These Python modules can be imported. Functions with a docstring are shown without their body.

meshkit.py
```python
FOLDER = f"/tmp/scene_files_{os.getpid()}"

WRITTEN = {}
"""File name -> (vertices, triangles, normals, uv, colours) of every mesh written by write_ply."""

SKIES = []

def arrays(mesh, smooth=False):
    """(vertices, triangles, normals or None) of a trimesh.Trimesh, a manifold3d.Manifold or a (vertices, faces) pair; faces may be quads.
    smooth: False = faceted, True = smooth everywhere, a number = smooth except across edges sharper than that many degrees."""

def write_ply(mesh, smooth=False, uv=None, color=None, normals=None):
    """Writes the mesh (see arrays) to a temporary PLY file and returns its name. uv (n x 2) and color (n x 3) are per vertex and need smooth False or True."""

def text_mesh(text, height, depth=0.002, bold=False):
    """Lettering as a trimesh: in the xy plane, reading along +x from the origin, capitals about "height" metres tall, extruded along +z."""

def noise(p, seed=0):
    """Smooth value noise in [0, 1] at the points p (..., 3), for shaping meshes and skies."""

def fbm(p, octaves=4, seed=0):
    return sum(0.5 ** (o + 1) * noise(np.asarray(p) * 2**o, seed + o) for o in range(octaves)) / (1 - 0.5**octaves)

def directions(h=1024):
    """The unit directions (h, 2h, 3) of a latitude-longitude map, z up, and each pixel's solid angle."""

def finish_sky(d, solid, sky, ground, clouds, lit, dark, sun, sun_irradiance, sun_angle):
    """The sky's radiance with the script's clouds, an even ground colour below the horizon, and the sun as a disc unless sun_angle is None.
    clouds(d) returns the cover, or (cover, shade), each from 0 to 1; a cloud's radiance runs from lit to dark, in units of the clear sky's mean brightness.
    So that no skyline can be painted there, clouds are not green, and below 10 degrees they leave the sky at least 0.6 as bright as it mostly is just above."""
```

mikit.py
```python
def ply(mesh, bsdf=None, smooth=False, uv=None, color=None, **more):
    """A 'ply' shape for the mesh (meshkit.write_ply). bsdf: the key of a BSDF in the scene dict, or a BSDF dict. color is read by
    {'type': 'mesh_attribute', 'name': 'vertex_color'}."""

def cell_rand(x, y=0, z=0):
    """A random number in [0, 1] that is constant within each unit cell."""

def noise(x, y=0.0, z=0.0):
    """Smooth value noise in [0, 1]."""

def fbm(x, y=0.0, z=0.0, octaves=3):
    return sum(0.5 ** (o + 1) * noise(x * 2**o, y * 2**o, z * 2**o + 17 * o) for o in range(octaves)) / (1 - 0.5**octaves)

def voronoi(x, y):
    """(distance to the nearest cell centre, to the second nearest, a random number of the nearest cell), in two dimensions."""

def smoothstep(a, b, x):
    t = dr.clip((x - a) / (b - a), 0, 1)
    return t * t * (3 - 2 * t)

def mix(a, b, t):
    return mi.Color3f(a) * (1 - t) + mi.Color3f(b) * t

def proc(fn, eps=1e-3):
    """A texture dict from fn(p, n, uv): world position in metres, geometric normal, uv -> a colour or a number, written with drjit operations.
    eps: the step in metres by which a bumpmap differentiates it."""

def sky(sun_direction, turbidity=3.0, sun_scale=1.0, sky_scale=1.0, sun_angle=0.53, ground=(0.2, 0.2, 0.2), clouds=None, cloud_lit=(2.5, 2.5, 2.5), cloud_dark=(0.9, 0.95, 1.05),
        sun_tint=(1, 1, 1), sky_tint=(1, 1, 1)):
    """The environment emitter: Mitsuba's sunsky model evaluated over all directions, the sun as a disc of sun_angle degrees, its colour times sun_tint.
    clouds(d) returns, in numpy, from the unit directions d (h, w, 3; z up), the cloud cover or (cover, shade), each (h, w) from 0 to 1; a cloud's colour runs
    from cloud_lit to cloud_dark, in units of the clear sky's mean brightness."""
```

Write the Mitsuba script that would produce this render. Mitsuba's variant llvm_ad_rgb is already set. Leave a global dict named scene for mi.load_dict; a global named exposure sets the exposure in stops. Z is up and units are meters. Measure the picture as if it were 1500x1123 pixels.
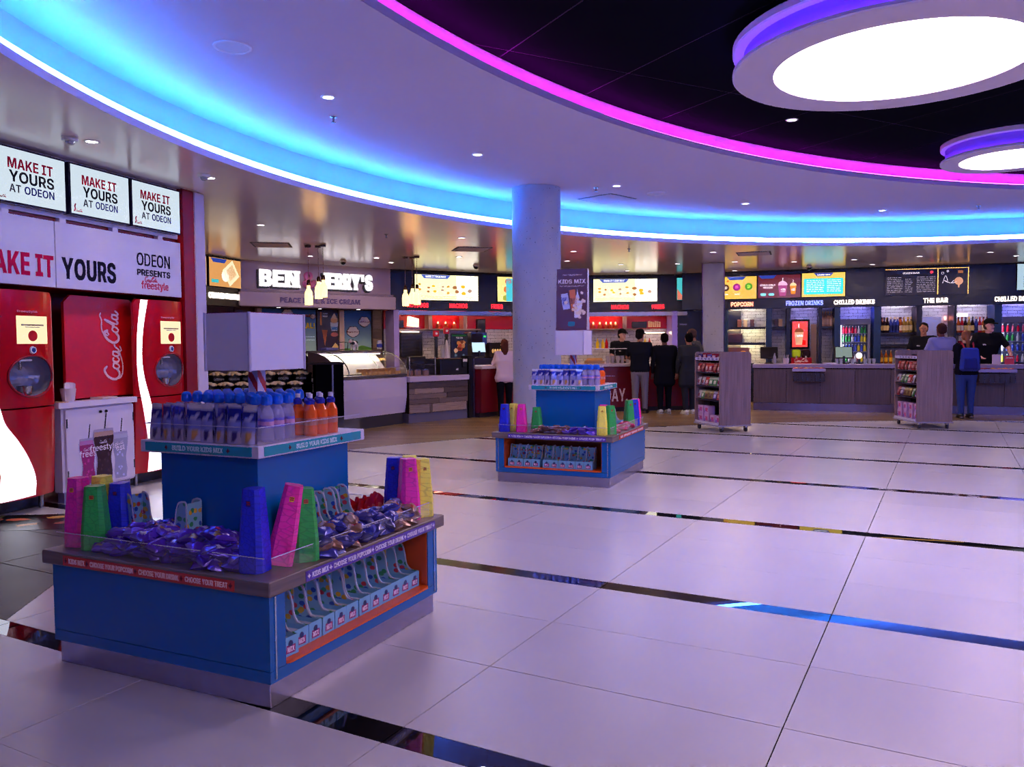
import math, random
import numpy as np, trimesh, manifold3d
import drjit as dr, mitsuba as mi
import mikit, meshkit
from mikit import noise, fbm, voronoi, cell_rand, smoothstep, mix, proc
from shapely.geometry import Polygon, LineString, Point, box as sbox, MultiPolygon
from shapely import affinity
from shapely.ops import unary_union

T = mi.ScalarTransform4f
rng = random.Random(7)
scene, labels = {}, {}

# ---------------------------------------------------------------- camera, lights, exposure
EYE = (0.0, 0.0, 1.4)
FWD = (0.0, 0.99887551, -0.04741007)          # level heading +y, looking 2.7 degrees down
UPV = (0.00671126, 0.04740901, 0.99885301)    # 0.4 degrees of roll
scene['camera'] = {'type': 'perspective', 'fov': 64.70, 'fov_axis': 'x', 'near_clip': 0.05, 'far_clip': 200.0,
                   'to_world': T().look_at(origin=list(EYE), target=[EYE[k] + FWD[k] for k in range(3)], up=list(UPV))}
exposure = 0.46
DISC_L = (9.3, 6.8, 7.9)        # the big round lamps
DOWN_L = (260.0, 215.0, 260.0)        # recessed downlights over the hall
DOWN_W = (620.0, 450.0, 330.0)       # recessed downlights over the counters
CYAN_L = (0.6, 20.0, 76.0)      # LED bar in the outer cove, upward face
CYAN_F = (1.6, 8.0, 54.0)      # its face towards the hall
PINK_L = (22.0, 0.35, 24.0)      # LED strip in the inner rim
SCREEN = 0.82                    # brightness factor of the menu screens
NEON = 1.8


def S(r, g=None, b=None):
    """sRGB 0..255 -> linear"""
    if g is None:
        g = b = r
    return tuple(((c / 255 + 0.055) / 1.055) ** 2.4 if c > 10 else c / 255 / 12.92 for c in (r, g, b))


# ---------------------------------------------------------------- materials
VC = {'type': 'mesh_attribute', 'name': 'vertex_color'}


def mat(name, base_color, roughness, specular=0.5, metallic=0.0):
    if metallic == 1.0:
        b = {'type': 'roughconductor', 'material': 'none', 'specular_reflectance': base_color, 'alpha': roughness ** 2}
    elif name == 'foil':
        b = {'type': 'principled', 'base_color': base_color, 'roughness': roughness, 'specular': 0.9, 'metallic': 0.35}
    else:
        b = {'type': 'roughplastic', 'diffuse_reflectance': base_color, 'alpha': max(0.02, roughness ** 2), 'int_ior': 1.35 + 0.3 * specular}
    scene[name] = {'type': 'twosided', 'b': b}


scene['matte'] = {'type': 'twosided', 'b': {'type': 'diffuse', 'reflectance': VC}}
def _packed(p, n, uv):
    """plain paint: the piece's one colour, carried in its uv (red and green in u, blue in v, 8 bits of the square root each)"""
    u = dr.floor(uv.x + 0.25)
    r = dr.floor(u / 256.0)
    c = mi.Color3f(r, u - 256.0 * r, dr.floor(uv.y + 0.25)) / 255.0
    return c * c


PAINT = proc(_packed)
mat('satin', base_color=PAINT, roughness=0.38, specular=0.5)
mat('gloss', base_color=PAINT, roughness=0.12, specular=0.6)
mat('foil', base_color=VC, roughness=0.24)
mat('metal', base_color=VC, roughness=0.28, metallic=1.0)
scene['acrylic'] = {'type': 'thindielectric', 'int_ior': 1.35}
scene['bottle_glass'] = {'type': 'blendbsdf', 'weight': 0.30, 'a': {'type': 'thindielectric', 'int_ior': 1.4, 'specular_transmittance': {'type': 'rgb', 'value': [0.9, 0.9, 0.98]}},
                         'b': {'type': 'twosided', 'b': {'type': 'diffuse', 'reflectance': {'type': 'rgb', 'value': [0.66, 0.62, 0.84]}}}}


def _tile(p, n, uv):
    v = fbm(p.x * 1.3, p.y * 1.3, uv.x * 31.0, 3)
    return mix((0.54, 0.505, 0.535), (0.60, 0.565, 0.595), v) * (0.96 + 0.06 * uv.x)


mat('floor_tile', base_color=proc(_tile), roughness=0.32, specular=0.35)
scene['black_tile'] = {'type': 'twosided', 'b': {'type': 'plastic', 'diffuse_reflectance': {'type': 'rgb', 'value': [0.004, 0.004, 0.006]}, 'int_ior': 1.5}}


def _grey(p, n, uv):
    return mix((0.020, 0.019, 0.020), (0.036, 0.034, 0.035), fbm(p.x * 2, p.y * 2, uv.x * 9, 3))


mat('dark_tile', base_color=proc(_grey), roughness=0.5, specular=0.4)


def _plank(p, n, uv):
    g = fbm(p.x * 3.0 + 40, p.y * 22.0, 0.0, 3)
    row = cell_rand(dr.floor(p.y / 0.18), dr.floor((p.x + 0.7 * cell_rand(dr.floor(p.y / 0.18))) / 1.4), 3)
    return mix((0.14, 0.082, 0.036), (0.27, 0.17, 0.08), 0.55 * g + 0.45 * row)


mat('wood_floor', base_color=proc(_plank), roughness=0.35, specular=0.4)


def _wv(p, n, uv):          # vertical grain; uv.x runs from dark to pale, uv.y offsets the figure
    g = fbm(p.x * 55 + uv.y * 7, p.y * 55, p.z * 2.2, 3)
    c = mix((0.062, 0.034, 0.030), (0.36, 0.215, 0.175), uv.x)
    return c * (0.62 + 0.76 * g)


mat('wood_upright', base_color=proc(_wv), roughness=0.5, specular=0.35)


def _wh(p, n, uv):          # horizontal grain
    g = fbm((p.x - p.y) * 4.0 + uv.y * 7, (p.x + p.y) * 4.0, p.z * 60, 3)
    c = mix((0.040, 0.022, 0.018), (0.42, 0.29, 0.22), uv.x)
    return c * (0.6 + 0.8 * g)


mat('wood_flat', base_color=proc(_wh), roughness=0.45, specular=0.35)


def _conc(p, n, uv):
    a = fbm(p.x * 3, p.y * 3, p.z * 1.5, 4)
    pits = smoothstep(0.86, 0.90, noise(p.x * 55, p.y * 55, p.z * 40))
    return mix((0.40, 0.38, 0.38), (0.60, 0.57, 0.57), a) * (1 - 0.5 * pits)


mat('concrete', base_color=proc(_conc), roughness=0.7, specular=0.3)


def _brick(p, n, uv):
    u, v = uv.x / 0.2, uv.y / 0.075
    u = u + 0.5 * (dr.floor(v) - 2 * dr.floor(v / 2))
    fu, fv = u - dr.floor(u), v - dr.floor(v)
    j = dr.minimum(dr.minimum(fu, 1 - fu) * 0.2, dr.minimum(fv, 1 - fv) * 0.075)
    t = cell_rand(dr.floor(u), dr.floor(v), 5)
    return mix((0.20, 0.17, 0.16), mix((0.52, 0.48, 0.45), (0.66, 0.62, 0.59), t), smoothstep(0.002, 0.006, j))


mat('wall_tile', base_color=proc(_brick), roughness=0.18, specular=0.5)


def _carton(p, n, uv):      # printed popcorn cartons: uv.x picks the colour, light scallop pattern
    d1, d2, r = voronoi((p.x - p.y) * 32.0, p.z * 42.0 + p.x * 9)
    k = dr.floor(uv.x + 0.5)
    c = dr.select(k < 0.5, mi.Color3f(0.86, 0.012, 0.30), dr.select(k < 1.5, mi.Color3f(0.02, 0.36, 0.04), dr.select(k < 2.5, mi.Color3f(0.006, 0.016, 0.60), mi.Color3f(0.92, 0.78, 0.06))))
    return c * (0.86 + 0.22 * smoothstep(0.04, 0.2, d2 - d1)) + 0.02 * smoothstep(0.0, 0.3, d1)


mat('popcorn_print', base_color=proc(_carton), roughness=0.35, specular=0.45)


def _confetti(p, n, uv):    # pale blue card with coloured sweets
    d1, d2, r = voronoi((p.x + 0.6 * p.y) * 38.0, p.z * 34.0)
    k = dr.floor(r * 5)
    c = dr.select(k < 1, mi.Color3f(0.60, 0.05, 0.06), dr.select(k < 2, mi.Color3f(0.75, 0.42, 0.03), dr.select(k < 3, mi.Color3f(0.03, 0.09, 0.42), dr.select(k < 4, mi.Color3f(0.05, 0.30, 0.10), mi.Color3f(0.26, 0.50, 0.62)))))
    return dr.lerp(mi.Color3f(0.26, 0.50, 0.62), c, smoothstep(0.42, 0.34, d1))


mat('sweet_print', base_color=proc(_confetti), roughness=0.45, specular=0.4)


def _soffit(p, n, uv):
    return mix((0.70, 0.62, 0.63), (0.78, 0.69, 0.70), fbm(p.x * 0.7, p.y * 0.7, 0.0, 2))


mat('soffit', base_color=proc(_soffit), roughness=0.22, specular=0.65)

# ---------------------------------------------------------------- mesh builder


class Mesh:
    """Collects pieces; every piece carries its own flat colour and, if wanted, one uv for the procedural materials."""

    def __init__(s, col=(0.5, 0.5, 0.5), uv=None):
        s.v, s.f, s.c, s.u, s.n, s.col, s.uv = [], [], [], [], 0, col, uv

    def raw(s, v, f, col=None, uv=None, flat=False):
        v, f = np.asarray(v, float), np.asarray(f, int)
        if f.shape[1] == 4:
            f = np.vstack([f[:, [0, 1, 2]], f[:, [0, 2, 3]]])
        if uv is not None:
            uv = np.asarray(uv, float)
        if flat:
            if uv is not None and uv.ndim == 2:
                uv = uv[f].reshape(-1, 2)
            v, f = v[f].reshape(-1, 3), np.arange(3 * len(f)).reshape(-1, 3)
        s.v.append(v)
        s.f.append(f + s.n)
        s.n += len(v)
        s.c.append(np.broadcast_to(col if col is not None else s.col, (len(v), 3)))
        uv = uv if uv is not None else s.uv if s.uv is not None else (0, 0)
        s.u.append(np.broadcast_to(uv, (len(v), 2)))
        return s

    def box(s, c, sz, col=None, rz=0.0, bev=0.0, uv=None):
        """box by centre and size; bev chamfers its edges"""
        h = np.asarray(sz, float) / 2
        if bev > 0:
            b = min(bev, 0.49 * min(sz))
            pts = [[sx * (h[0] - (k != 0) * b), sy * (h[1] - (k != 1) * b), sz_ * (h[2] - (k != 2) * b)] for sx in (-1, 1) for sy in (-1, 1) for sz_ in (-1, 1) for k in range(3)]
            m = trimesh.convex.convex_hull(np.array(pts))
            v, f = np.array(m.vertices), np.array(m.faces)
        else:
            v = np.array([[x, y, z] for x in (-1, 1) for y in (-1, 1) for z in (-1, 1)]) * h
            f = np.array([[0, 1, 3, 2], [4, 6, 7, 5], [0, 4, 5, 1], [2, 3, 7, 6], [0, 2, 6, 4], [1, 5, 7, 3]])
        if rz:
            a = math.radians(rz)
            v = v @ np.array([[math.cos(a), math.sin(a), 0], [-math.sin(a), math.cos(a), 0], [0, 0, 1]])
        return s.raw(v + np.asarray(c, float), f, col, uv, flat=True)

    def bb(s, x0, x1, y0, y1, z0, z1, col=None, bev=0.0, uv=None):
        return s.box(((x0 + x1) / 2, (y0 + y1) / 2, (z0 + z1) / 2), (x1 - x0, y1 - y0, z1 - z0), col, 0, bev, uv)

    def cyl(s, p, q, r0, r1=None, n=14, col=None, caps=True, uv=None):
        p, q = np.asarray(p, float), np.asarray(q, float)
        r1 = r0 if r1 is None else r1
        t = (q - p) / np.linalg.norm(q - p)
        a = np.cross(t, [0, 0, 1.0] if abs(t[2]) < 0.9 else [1.0, 0, 0])
        a /= np.linalg.norm(a)
        b = np.cross(t, a)
        w = np.arange(n) * 2 * np.pi / n
        ring = np.cos(w)[:, None] * a + np.sin(w)[:, None] * b
        i = np.arange(n)
        j = (i + 1) % n
        s.raw(np.vstack([p + r0 * ring, q + r1 * ring]), np.stack([i, j, j + n, i + n], 1), col, uv)
        if caps:
            for o, r, sg in ((p, r0, 1), (q, r1, 0)):
                if r > 1e-5:
                    f = np.stack([i, j, i * 0 + n], 1)
                    s.raw(np.vstack([o + r * ring, [o]]), f[:, ::-1] if sg else f, col, uv)
        return s

    def lathe(s, prof, n=16, at=(0, 0, 0), col=None, uv=None, cols=None):
        """profile of (r, z) from bottom to top, round the z axis; sharp corners keep their edge"""
        w = np.arange(n) * 2 * np.pi / n
        i = np.arange(n)
        j = (i + 1) % n
        for k in range(len(prof) - 1):
            (r0, z0), (r1, z1) = prof[k], prof[k + 1]
            v = np.vstack([np.stack([r * np.cos(w), r * np.sin(w), 0 * w + z], 1) for r, z in ((r0, z0), (r1, z1))])
            s.raw(v + np.asarray(at, float), np.stack([i, j, j + n, i + n], 1), cols[k] if cols else col, uv)
        return s

    def prism(s, poly, z0, z1, col=None, m=None, uv=None):
        """shapely polygon extruded from z0 to z1, then moved by the 4 x 4 matrix m"""
        for g in getattr(poly, 'geoms', [poly]):
            if g.area < 1e-9 or g.geom_type != 'Polygon':
                continue
            e = trimesh.creation.extrude_polygon(g, z1 - z0, engine='earcut')
            v = np.array(e.vertices) + [0, 0, z0]
            if m is not None:
                v = v @ m[:3, :3].T + m[:3, 3]
            s.raw(v, np.array(e.faces), col, uv, flat=True)
        return s

    def sph(s, c, r, n=2, col=None, uv=None):
        e = trimesh.creation.icosphere(subdivisions=n)
        return s.raw(np.array(e.vertices) * np.asarray(r, float) + np.asarray(c, float), np.array(e.faces), col, uv)

    def tube(s, pts, r, n=8, col=None):
        pts = np.asarray(pts, float)
        t = np.gradient(pts, axis=0)
        t /= np.linalg.norm(t, axis=1, keepdims=True)
        a = np.cross(t, [0.31, 0.17, 0.93])
        a /= np.linalg.norm(a, axis=1, keepdims=True)
        b = np.cross(t, a)
        w = np.arange(n) * 2 * np.pi / n
        r = np.broadcast_to(r, (len(pts),))
        v = pts[:, None] + r[:, None, None] * (np.cos(w)[None, :, None] * a[:, None] + np.sin(w)[None, :, None] * b[:, None])
        i, j = np.meshgrid(np.arange(len(pts) - 1), np.arange(n), indexing='ij')
        f = np.stack([i * n + j, i * n + (j + 1) % n, (i + 1) * n + (j + 1) % n, (i + 1) * n + j], -1).reshape(-1, 4)
        return s.raw(v.reshape(-1, 3), f, col)

    def tm(s, e, col=None, flat=False, m=None, uv=None):
        v, f = np.array(e.vertices), np.array(e.faces)
        if m is not None:
            v = v @ m[:3, :3].T + m[:3, 3]
        return s.raw(v, f, col, uv, flat)

    def quad(s, a, b, c, d, col=None, uv=None):
        return s.raw([a, b, c, d], [[0, 1, 2], [0, 2, 3]], col, uv)

    def move(s, m):
        s.v = [v @ m[:3, :3].T + m[:3, 3] for v in s.v]
        return s

    def dict(s, bsdf, **more):
        uv, col = np.vstack(s.u), np.vstack(s.c)
        if bsdf in ('satin', 'gloss'):
            q = np.round(np.sqrt(np.clip(col, 0, 1)) * 255)
            uv = np.stack([q[:, 0] * 256 + q[:, 1], q[:, 2]], 1)
        return mikit.ply((np.vstack(s.v), np.vstack(s.f)), bsdf, True, uv=uv, color=col, **more)


def Mx(loc=(0, 0, 0), rz=0.0, rx=0.0, ry=0.0, sc=1.0):
    a, b, c = math.radians(rz), math.radians(rx), math.radians(ry)
    Z = np.array([[math.cos(a), -math.sin(a), 0], [math.sin(a), math.cos(a), 0], [0, 0, 1]])
    X = np.array([[1, 0, 0], [0, math.cos(b), -math.sin(b)], [0, math.sin(b), math.cos(b)]])
    Y = np.array([[math.cos(c), 0, math.sin(c)], [0, 1, 0], [-math.sin(c), 0, math.cos(c)]])
    m = np.eye(4)
    m[:3, :3] = Z @ X @ Y * sc
    m[:3, 3] = loc
    return m


_count = {}


def numbered(name):
    k = _count.get(name, 0)
    _count[name] = k + 1
    return name if k == 0 else f'{name}_{k:03d}'


def thing(name, label, cat=None, group=None, kind=None):
    """the key of a top-level thing; its parts follow with part()"""
    key = numbered(name)
    labels[key] = {'label': label}
    if cat:
        labels[key]['category'] = cat
    if group:
        labels[key]['group'] = group
    if kind:
        labels[key]['kind'] = kind
    return key


def put(key, mesh, bsdf='matte', m=None, emit=None, w=0.0):
    bsdf = {'dull': 'matte', 'skin': 'matte'}.get(bsdf, bsdf)
    d = mesh if isinstance(mesh, dict) else mesh.dict(bsdf)
    d = dict(d)
    if m is not None:
        d['to_world'] = T(np.asarray(m).tolist())
    if emit is not None:
        rad = VC if isinstance(emit, str) else {'type': 'rgb', 'value': [float(x) for x in emit]}
        d['emitter'] = {'type': 'area', 'radiance': rad, 'sampling_weight': float(w)}
    scene[key] = d
    return key


def part(parent, name, mesh, bsdf='matte', m=None, label=None, emit=None, w=0.0, kind=None):
    key = numbered(f'{parent}__{name}')
    put(key, mesh, bsdf, m, emit, w)
    if label or kind:
        labels[key] = {}
        if label:
            labels[key]['label'] = label
        if kind:
            labels[key]['kind'] = kind
    return key


def solo(name, label, cat, mesh, bsdf='matte', m=None, group=None, kind=None, emit=None, w=0.0):
    return put(thing(name, label, cat, group, kind), mesh, bsdf, m, emit, w)


class Proto:
    """a thing with parts made once and set down many times"""

    def __init__(s, name, cat):
        s.name, s.cat, s.parts = name, cat, []

    def part(s, name, mesh, bsdf='matte', label=None, emit=None, w=0.0):
        s.parts.append((name, mesh.dict(bsdf), label, emit, w))
        return s

    def at(s, m, label, group=None, name=None):
        key = thing(name or s.name, label, s.cat, group)
        if len(s.parts) == 1 and s.parts[0][0] is None:
            put(key, s.parts[0][1], None, m, s.parts[0][3], s.parts[0][4])
        else:
            for n, d, l, e, w in s.parts:
                part(key, n, d, None, m, l, e, w)
        return key


class Frame:
    """a wall line: local x to the right along it, y away from the hall, z up"""

    def __init__(s, o, q):
        o, q = np.array(o, float), np.array(q, float)
        s.o, s.len = o, float(np.hypot(*(q - o)))
        s.yaw = math.degrees(math.atan2(*(q - o)[::-1]))
        s.m = Mx((o[0], o[1], 0), s.yaw)

    def at(s, x, y, z, rz=0.0, rx=0.0):
        return s.m @ Mx((x, y, z), rz, rx)


# ---------------------------------------------------------------- lettering
from PIL import Image, ImageDraw, ImageFont
import glob
_FONT = glob.glob('/opt/blender-*/*/datafiles/fonts/Inter.woff2')[0]
_cache = {}


def _font(wght):
    if wght not in _cache:
        f = ImageFont.truetype(_FONT, 96)
        try:
            f.set_variation_by_axes([14, wght])
        except Exception:
            try:
                f.set_variation_by_axes([wght])
            except Exception:
                pass
        _cache[wght] = f
    return _cache[wght]


def glyphs(text, height, wght=600, squeeze=1.0, grow=0.0):
    """the outline of a line of lettering, capitals 'height' tall, starting at the origin"""
    f = _font(wght)
    x0, y0, x1, y1 = f.getbbox(text, anchor='ls', stroke_width=3)
    im = Image.new('L', (int(x1 - x0) + 12, int(y1 - y0) + 12))
    ImageDraw.Draw(im).text((6 - x0, 6 - y0), text, 255, font=f, anchor='ls')
    on = np.pad(np.asarray(im) > 127, ((0, 0), (1, 1))).astype(np.int8)
    rows, starts = np.nonzero(np.diff(on, axis=1) == 1)
    ends = np.nonzero(np.diff(on, axis=1) == -1)[1]
    from shapely import box as vbox, union_all
    shape = union_all(vbox(starts, -rows - 1, ends, -rows)).buffer(0.7 + grow).buffer(-0.7).simplify(0.9)
    k = height / 70.0
    return affinity.affine_transform(shape, [k * squeeze, 0, 0, k, 0, (6 - y0) * k])


def width(shape):
    return shape.bounds[2] - shape.bounds[0]


def fit(shape, x0, x1):
    """squeezed to run from x0 to x1"""
    a, _, b, _ = shape.bounds
    return affinity.translate(affinity.scale(shape, (x1 - x0) / (b - a), 1, origin=(a, 0)), x0 - a, 0)


def centred(shape, x):
    a, _, b, _ = shape.bounds
    return affinity.translate(shape, x - (a + b) / 2, 0)


STAND = np.array([[1, 0, 0, 0], [0, 0, -1, 0], [0, 1, 0, 0], [0, 0, 0, 1.0]])   # drawing plane -> upright, facing -y


def stand(x, y, z):
    m = STAND.copy()
    m[:3, 3] = (x, y, z)
    return m


def sign(parent, text, x, y, z, h, col, F, depth=0.004, wght=700, x1=None, squeeze=1.0, emit=None, bsdf='matte', name='lettering', centre=False, grow=0.0, w=0.0):
    """lettering standing on the plane y of frame F (matrix), from x (to x1), base line at z"""
    g = glyphs(text, h, wght, squeeze, grow)
    g = fit(g, 0, x1 - x) if x1 is not None else g
    if centre:
        g = centred(g, 0)
    return part(parent, name, Mesh(col).prism(g, 0, depth, m=stand(x, y, z)), bsdf, F, emit=emit, w=w)


def blob(n, r, seed, k=0.25):
    q = random.Random(seed)
    return Polygon([(r * (1 + k * (q.random() - 0.5)) * math.cos(2 * math.pi * i / n), r * (1 + k * (q.random() - 0.5)) * math.sin(2 * math.pi * i / n)) for i in range(n)])


def rrect(w, h, r):
    return sbox(-w / 2 + r, -h / 2 + r, w / 2 - r, h / 2 - r).buffer(r, 4)


ORD = ['first', 'second', 'third', 'fourth', 'fifth', 'sixth', 'seventh', 'eighth', 'ninth', 'tenth', 'eleventh', 'twelfth', 'thirteenth', 'fourteenth']
# ================================================================ the room
LIP_C, LIP_R = (6.08, 5.25), 9.02          # outer ceiling's inner edge
COVE_R = 9.30                              # cove wall behind the light trough
RIM_C, RIM_R = (9.636, 0.081), 11.709      # inner edge of the raised ring
WOOD_C, WOOD_R = (6.962, 0.772), 13.659    # edge of the tiled floor
Z_OUT, Z_RING, Z_BLACK = 3.10, 3.55, 3.80
A = np.array([0.8794, -0.4761])
B = np.array([0.4759, 0.8795])


def circle(c, r, n=180, a0=0.0, a1=360.0):
    w = np.radians(np.linspace(a0, a1, n + 1))
    return np.stack([c[0] + r * np.cos(w), c[1] + r * np.sin(w)], 1)


def band(mesh, p, z0, q, z1, col=None, uv=None):
    """a strip between two rings of points"""
    n = len(p)
    v = np.vstack([np.c_[p, np.full(n, z0)], np.c_[q, np.full(n, z1)]])
    i = np.arange(n - 1)
    return mesh.raw(v, np.stack([i, i + 1, i + 1 + n, i + n], 1), col, uv)


# ---- floor: slab, tiles one by one, black strips, timber beyond the tiles
tile_disc = Point(*WOOD_C).buffer(WOOD_R, 90)
fl = Mesh((0.02, 0.02, 0.022))
fl.prism(Point(5, 6).buffer(17.4, 48), -0.06, -0.006)
put('floor', fl, 'matte')
labels['floor'] = {'kind': 'structure'}
wood = Point(5, 6).buffer(17.3, 48).difference(tile_disc.buffer(0.02)).intersection(sbox(-13, 4.5, 23, 24))
part('floor', 'timber', Mesh((0.2, 0.12, 0.06)).prism(wood, -0.03, 0.0), 'wood_floor', label='brown timber flooring curving round the tiles')
part('floor', 'timber_edge', Mesh((0.10, 0.09, 0.10)).prism(tile_disc.buffer(0.02).difference(tile_disc).intersection(sbox(-13, 4.5, 23, 24)), -0.03, 0.002), 'satin', label='dark trim strip at the edge of the tiles')
dark_zone = Polygon([(-6.5, 3.2), (-2.52, 3.6), (-2.62, 4.12), (-2.72, 4.7), (-2.86, 5.3), (-3.05, 6.0), (-3.25, 6.55), (-3.9, 6.35), (-6.0, 6.0)])
A0, PA, B0, PB, WS = -0.512, 1.232, 2.30, 2.04, 0.13
TILE_H = (PB - WS) / 3
near = []
for i in range(-8, 9):
    for k in range(-2, 8):
        for r in range(4):
            b0, b1 = (B0 + PB * k - WS / 2, B0 + PB * k + WS / 2) if r == 3 else (B0 + PB * k + WS / 2 + r * TILE_H, B0 + PB * k + WS / 2 + (r + 1) * TILE_H)
            ga, gb = 0.0026, 0.0009 + (0.0014 if (k == 0 and r in (0, 1)) else 0)
            lo = gb if not (k == 0 and r == 1) else 0.0022
            q = [np.array(a) for a in ((A0 + PA * i + ga, b0 + gb), (A0 + PA * (i + 1) - ga, b0 + gb), (A0 + PA * (i + 1) - ga, b1 - gb), (A0 + PA * i + ga, b1 - gb))]
            P = Polygon([tuple(u[0] * A + u[1] * B) for u in q]).intersection(tile_disc)
            if P.is_empty or P.geom_type != 'Polygon' or P.area < 0.01:
                continue
            c = P.centroid
            d = math.hypot(c.x, c.y)
            vis = c.y > 1.7 and abs(c.x) < 0.70 * c.y + 0.9
            near.append((d if vis else d + 100, P, r == 3, vis))
near.sort(key=lambda t: t[0])
rest = {'t': Mesh((0.7, 0.7, 0.7)), 's': Mesh((0.01, 0.01, 0.01))}
nt = ns = nd = 0
for d, P, strip, vis in near:
    tone = rng.random()
    sub = P.difference(dark_zone)
    D = P.intersection(dark_zone)
    if D.area > 0.01 and not strip:
        part('floor', 'dark_tile', Mesh((0.02, 0.02, 0.02), uv=(tone, 0)).prism(D.buffer(-0.002), -0.03, 0.0), 'dark_tile')
        P = sub
        if P.area < 0.01:
            continue
    if strip:
        if vis and ns < 90:
            part('floor', 'black_strip', Mesh((0.01, 0.01, 0.01)).prism(P, -0.03, 0.0), 'black_tile')
            ns += 1
        else:
            rest['s'].prism(P, -0.03, 0.0)
    elif vis and nt < 290:
        part('floor', 'tile', Mesh((0.7, 0.7, 0.7), uv=(tone, 0)).prism(P, -0.03, 0.0), 'floor_tile')
        nt += 1
    else:
        rest['t'].prism(P, -0.03, 0.0, uv=(tone, 0))
part('floor', 'tile_field', rest['t'], 'floor_tile', kind='stuff')
part('floor', 'strip_field', rest['s'], 'black_tile', kind='stuff')

# ---- walls that close the hall behind the counters and behind the viewer
wl = Mesh(S(186, 176, 206))
band(wl, circle((5, 6), 17.2, 96), 0, circle((5, 6), 17.2, 96), Z_OUT)
put('wall_outer', wl, 'matte')
labels['wall_outer'] = {'kind': 'structure'}

# ---- ceiling: outer soffit, cove, raised ring, inner rim, black tiles
lip = circle(LIP_C, LIP_R)
so = Mesh(S(170, 150, 150))
so.prism(Point(5, 6).buffer(17.4, 48).difference(Polygon(lip)), Z_OUT, Z_OUT + 0.02)
put('ceiling', so, 'soffit')
labels['ceiling'] = {'kind': 'structure'}
white = S(204, 192, 206)
cv = Mesh(white)
inn = circle(LIP_C, LIP_R - 0.001)
band(cv, inn, Z_OUT - 0.005, inn, Z_OUT + 0.055)
band(cv, inn, Z_OUT + 0.055, circle(LIP_C, LIP_R + 0.03), Z_OUT + 0.055)
band(cv, circle(LIP_C, LIP_R + 0.03), Z_OUT + 0.055, circle(LIP_C, LIP_R + 0.03), Z_OUT + 0.021)
part('ceiling', 'cove_lip', cv, 'matte', label='thin violet-lit lip round the outer ceiling')
cw = Mesh(white)
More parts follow.
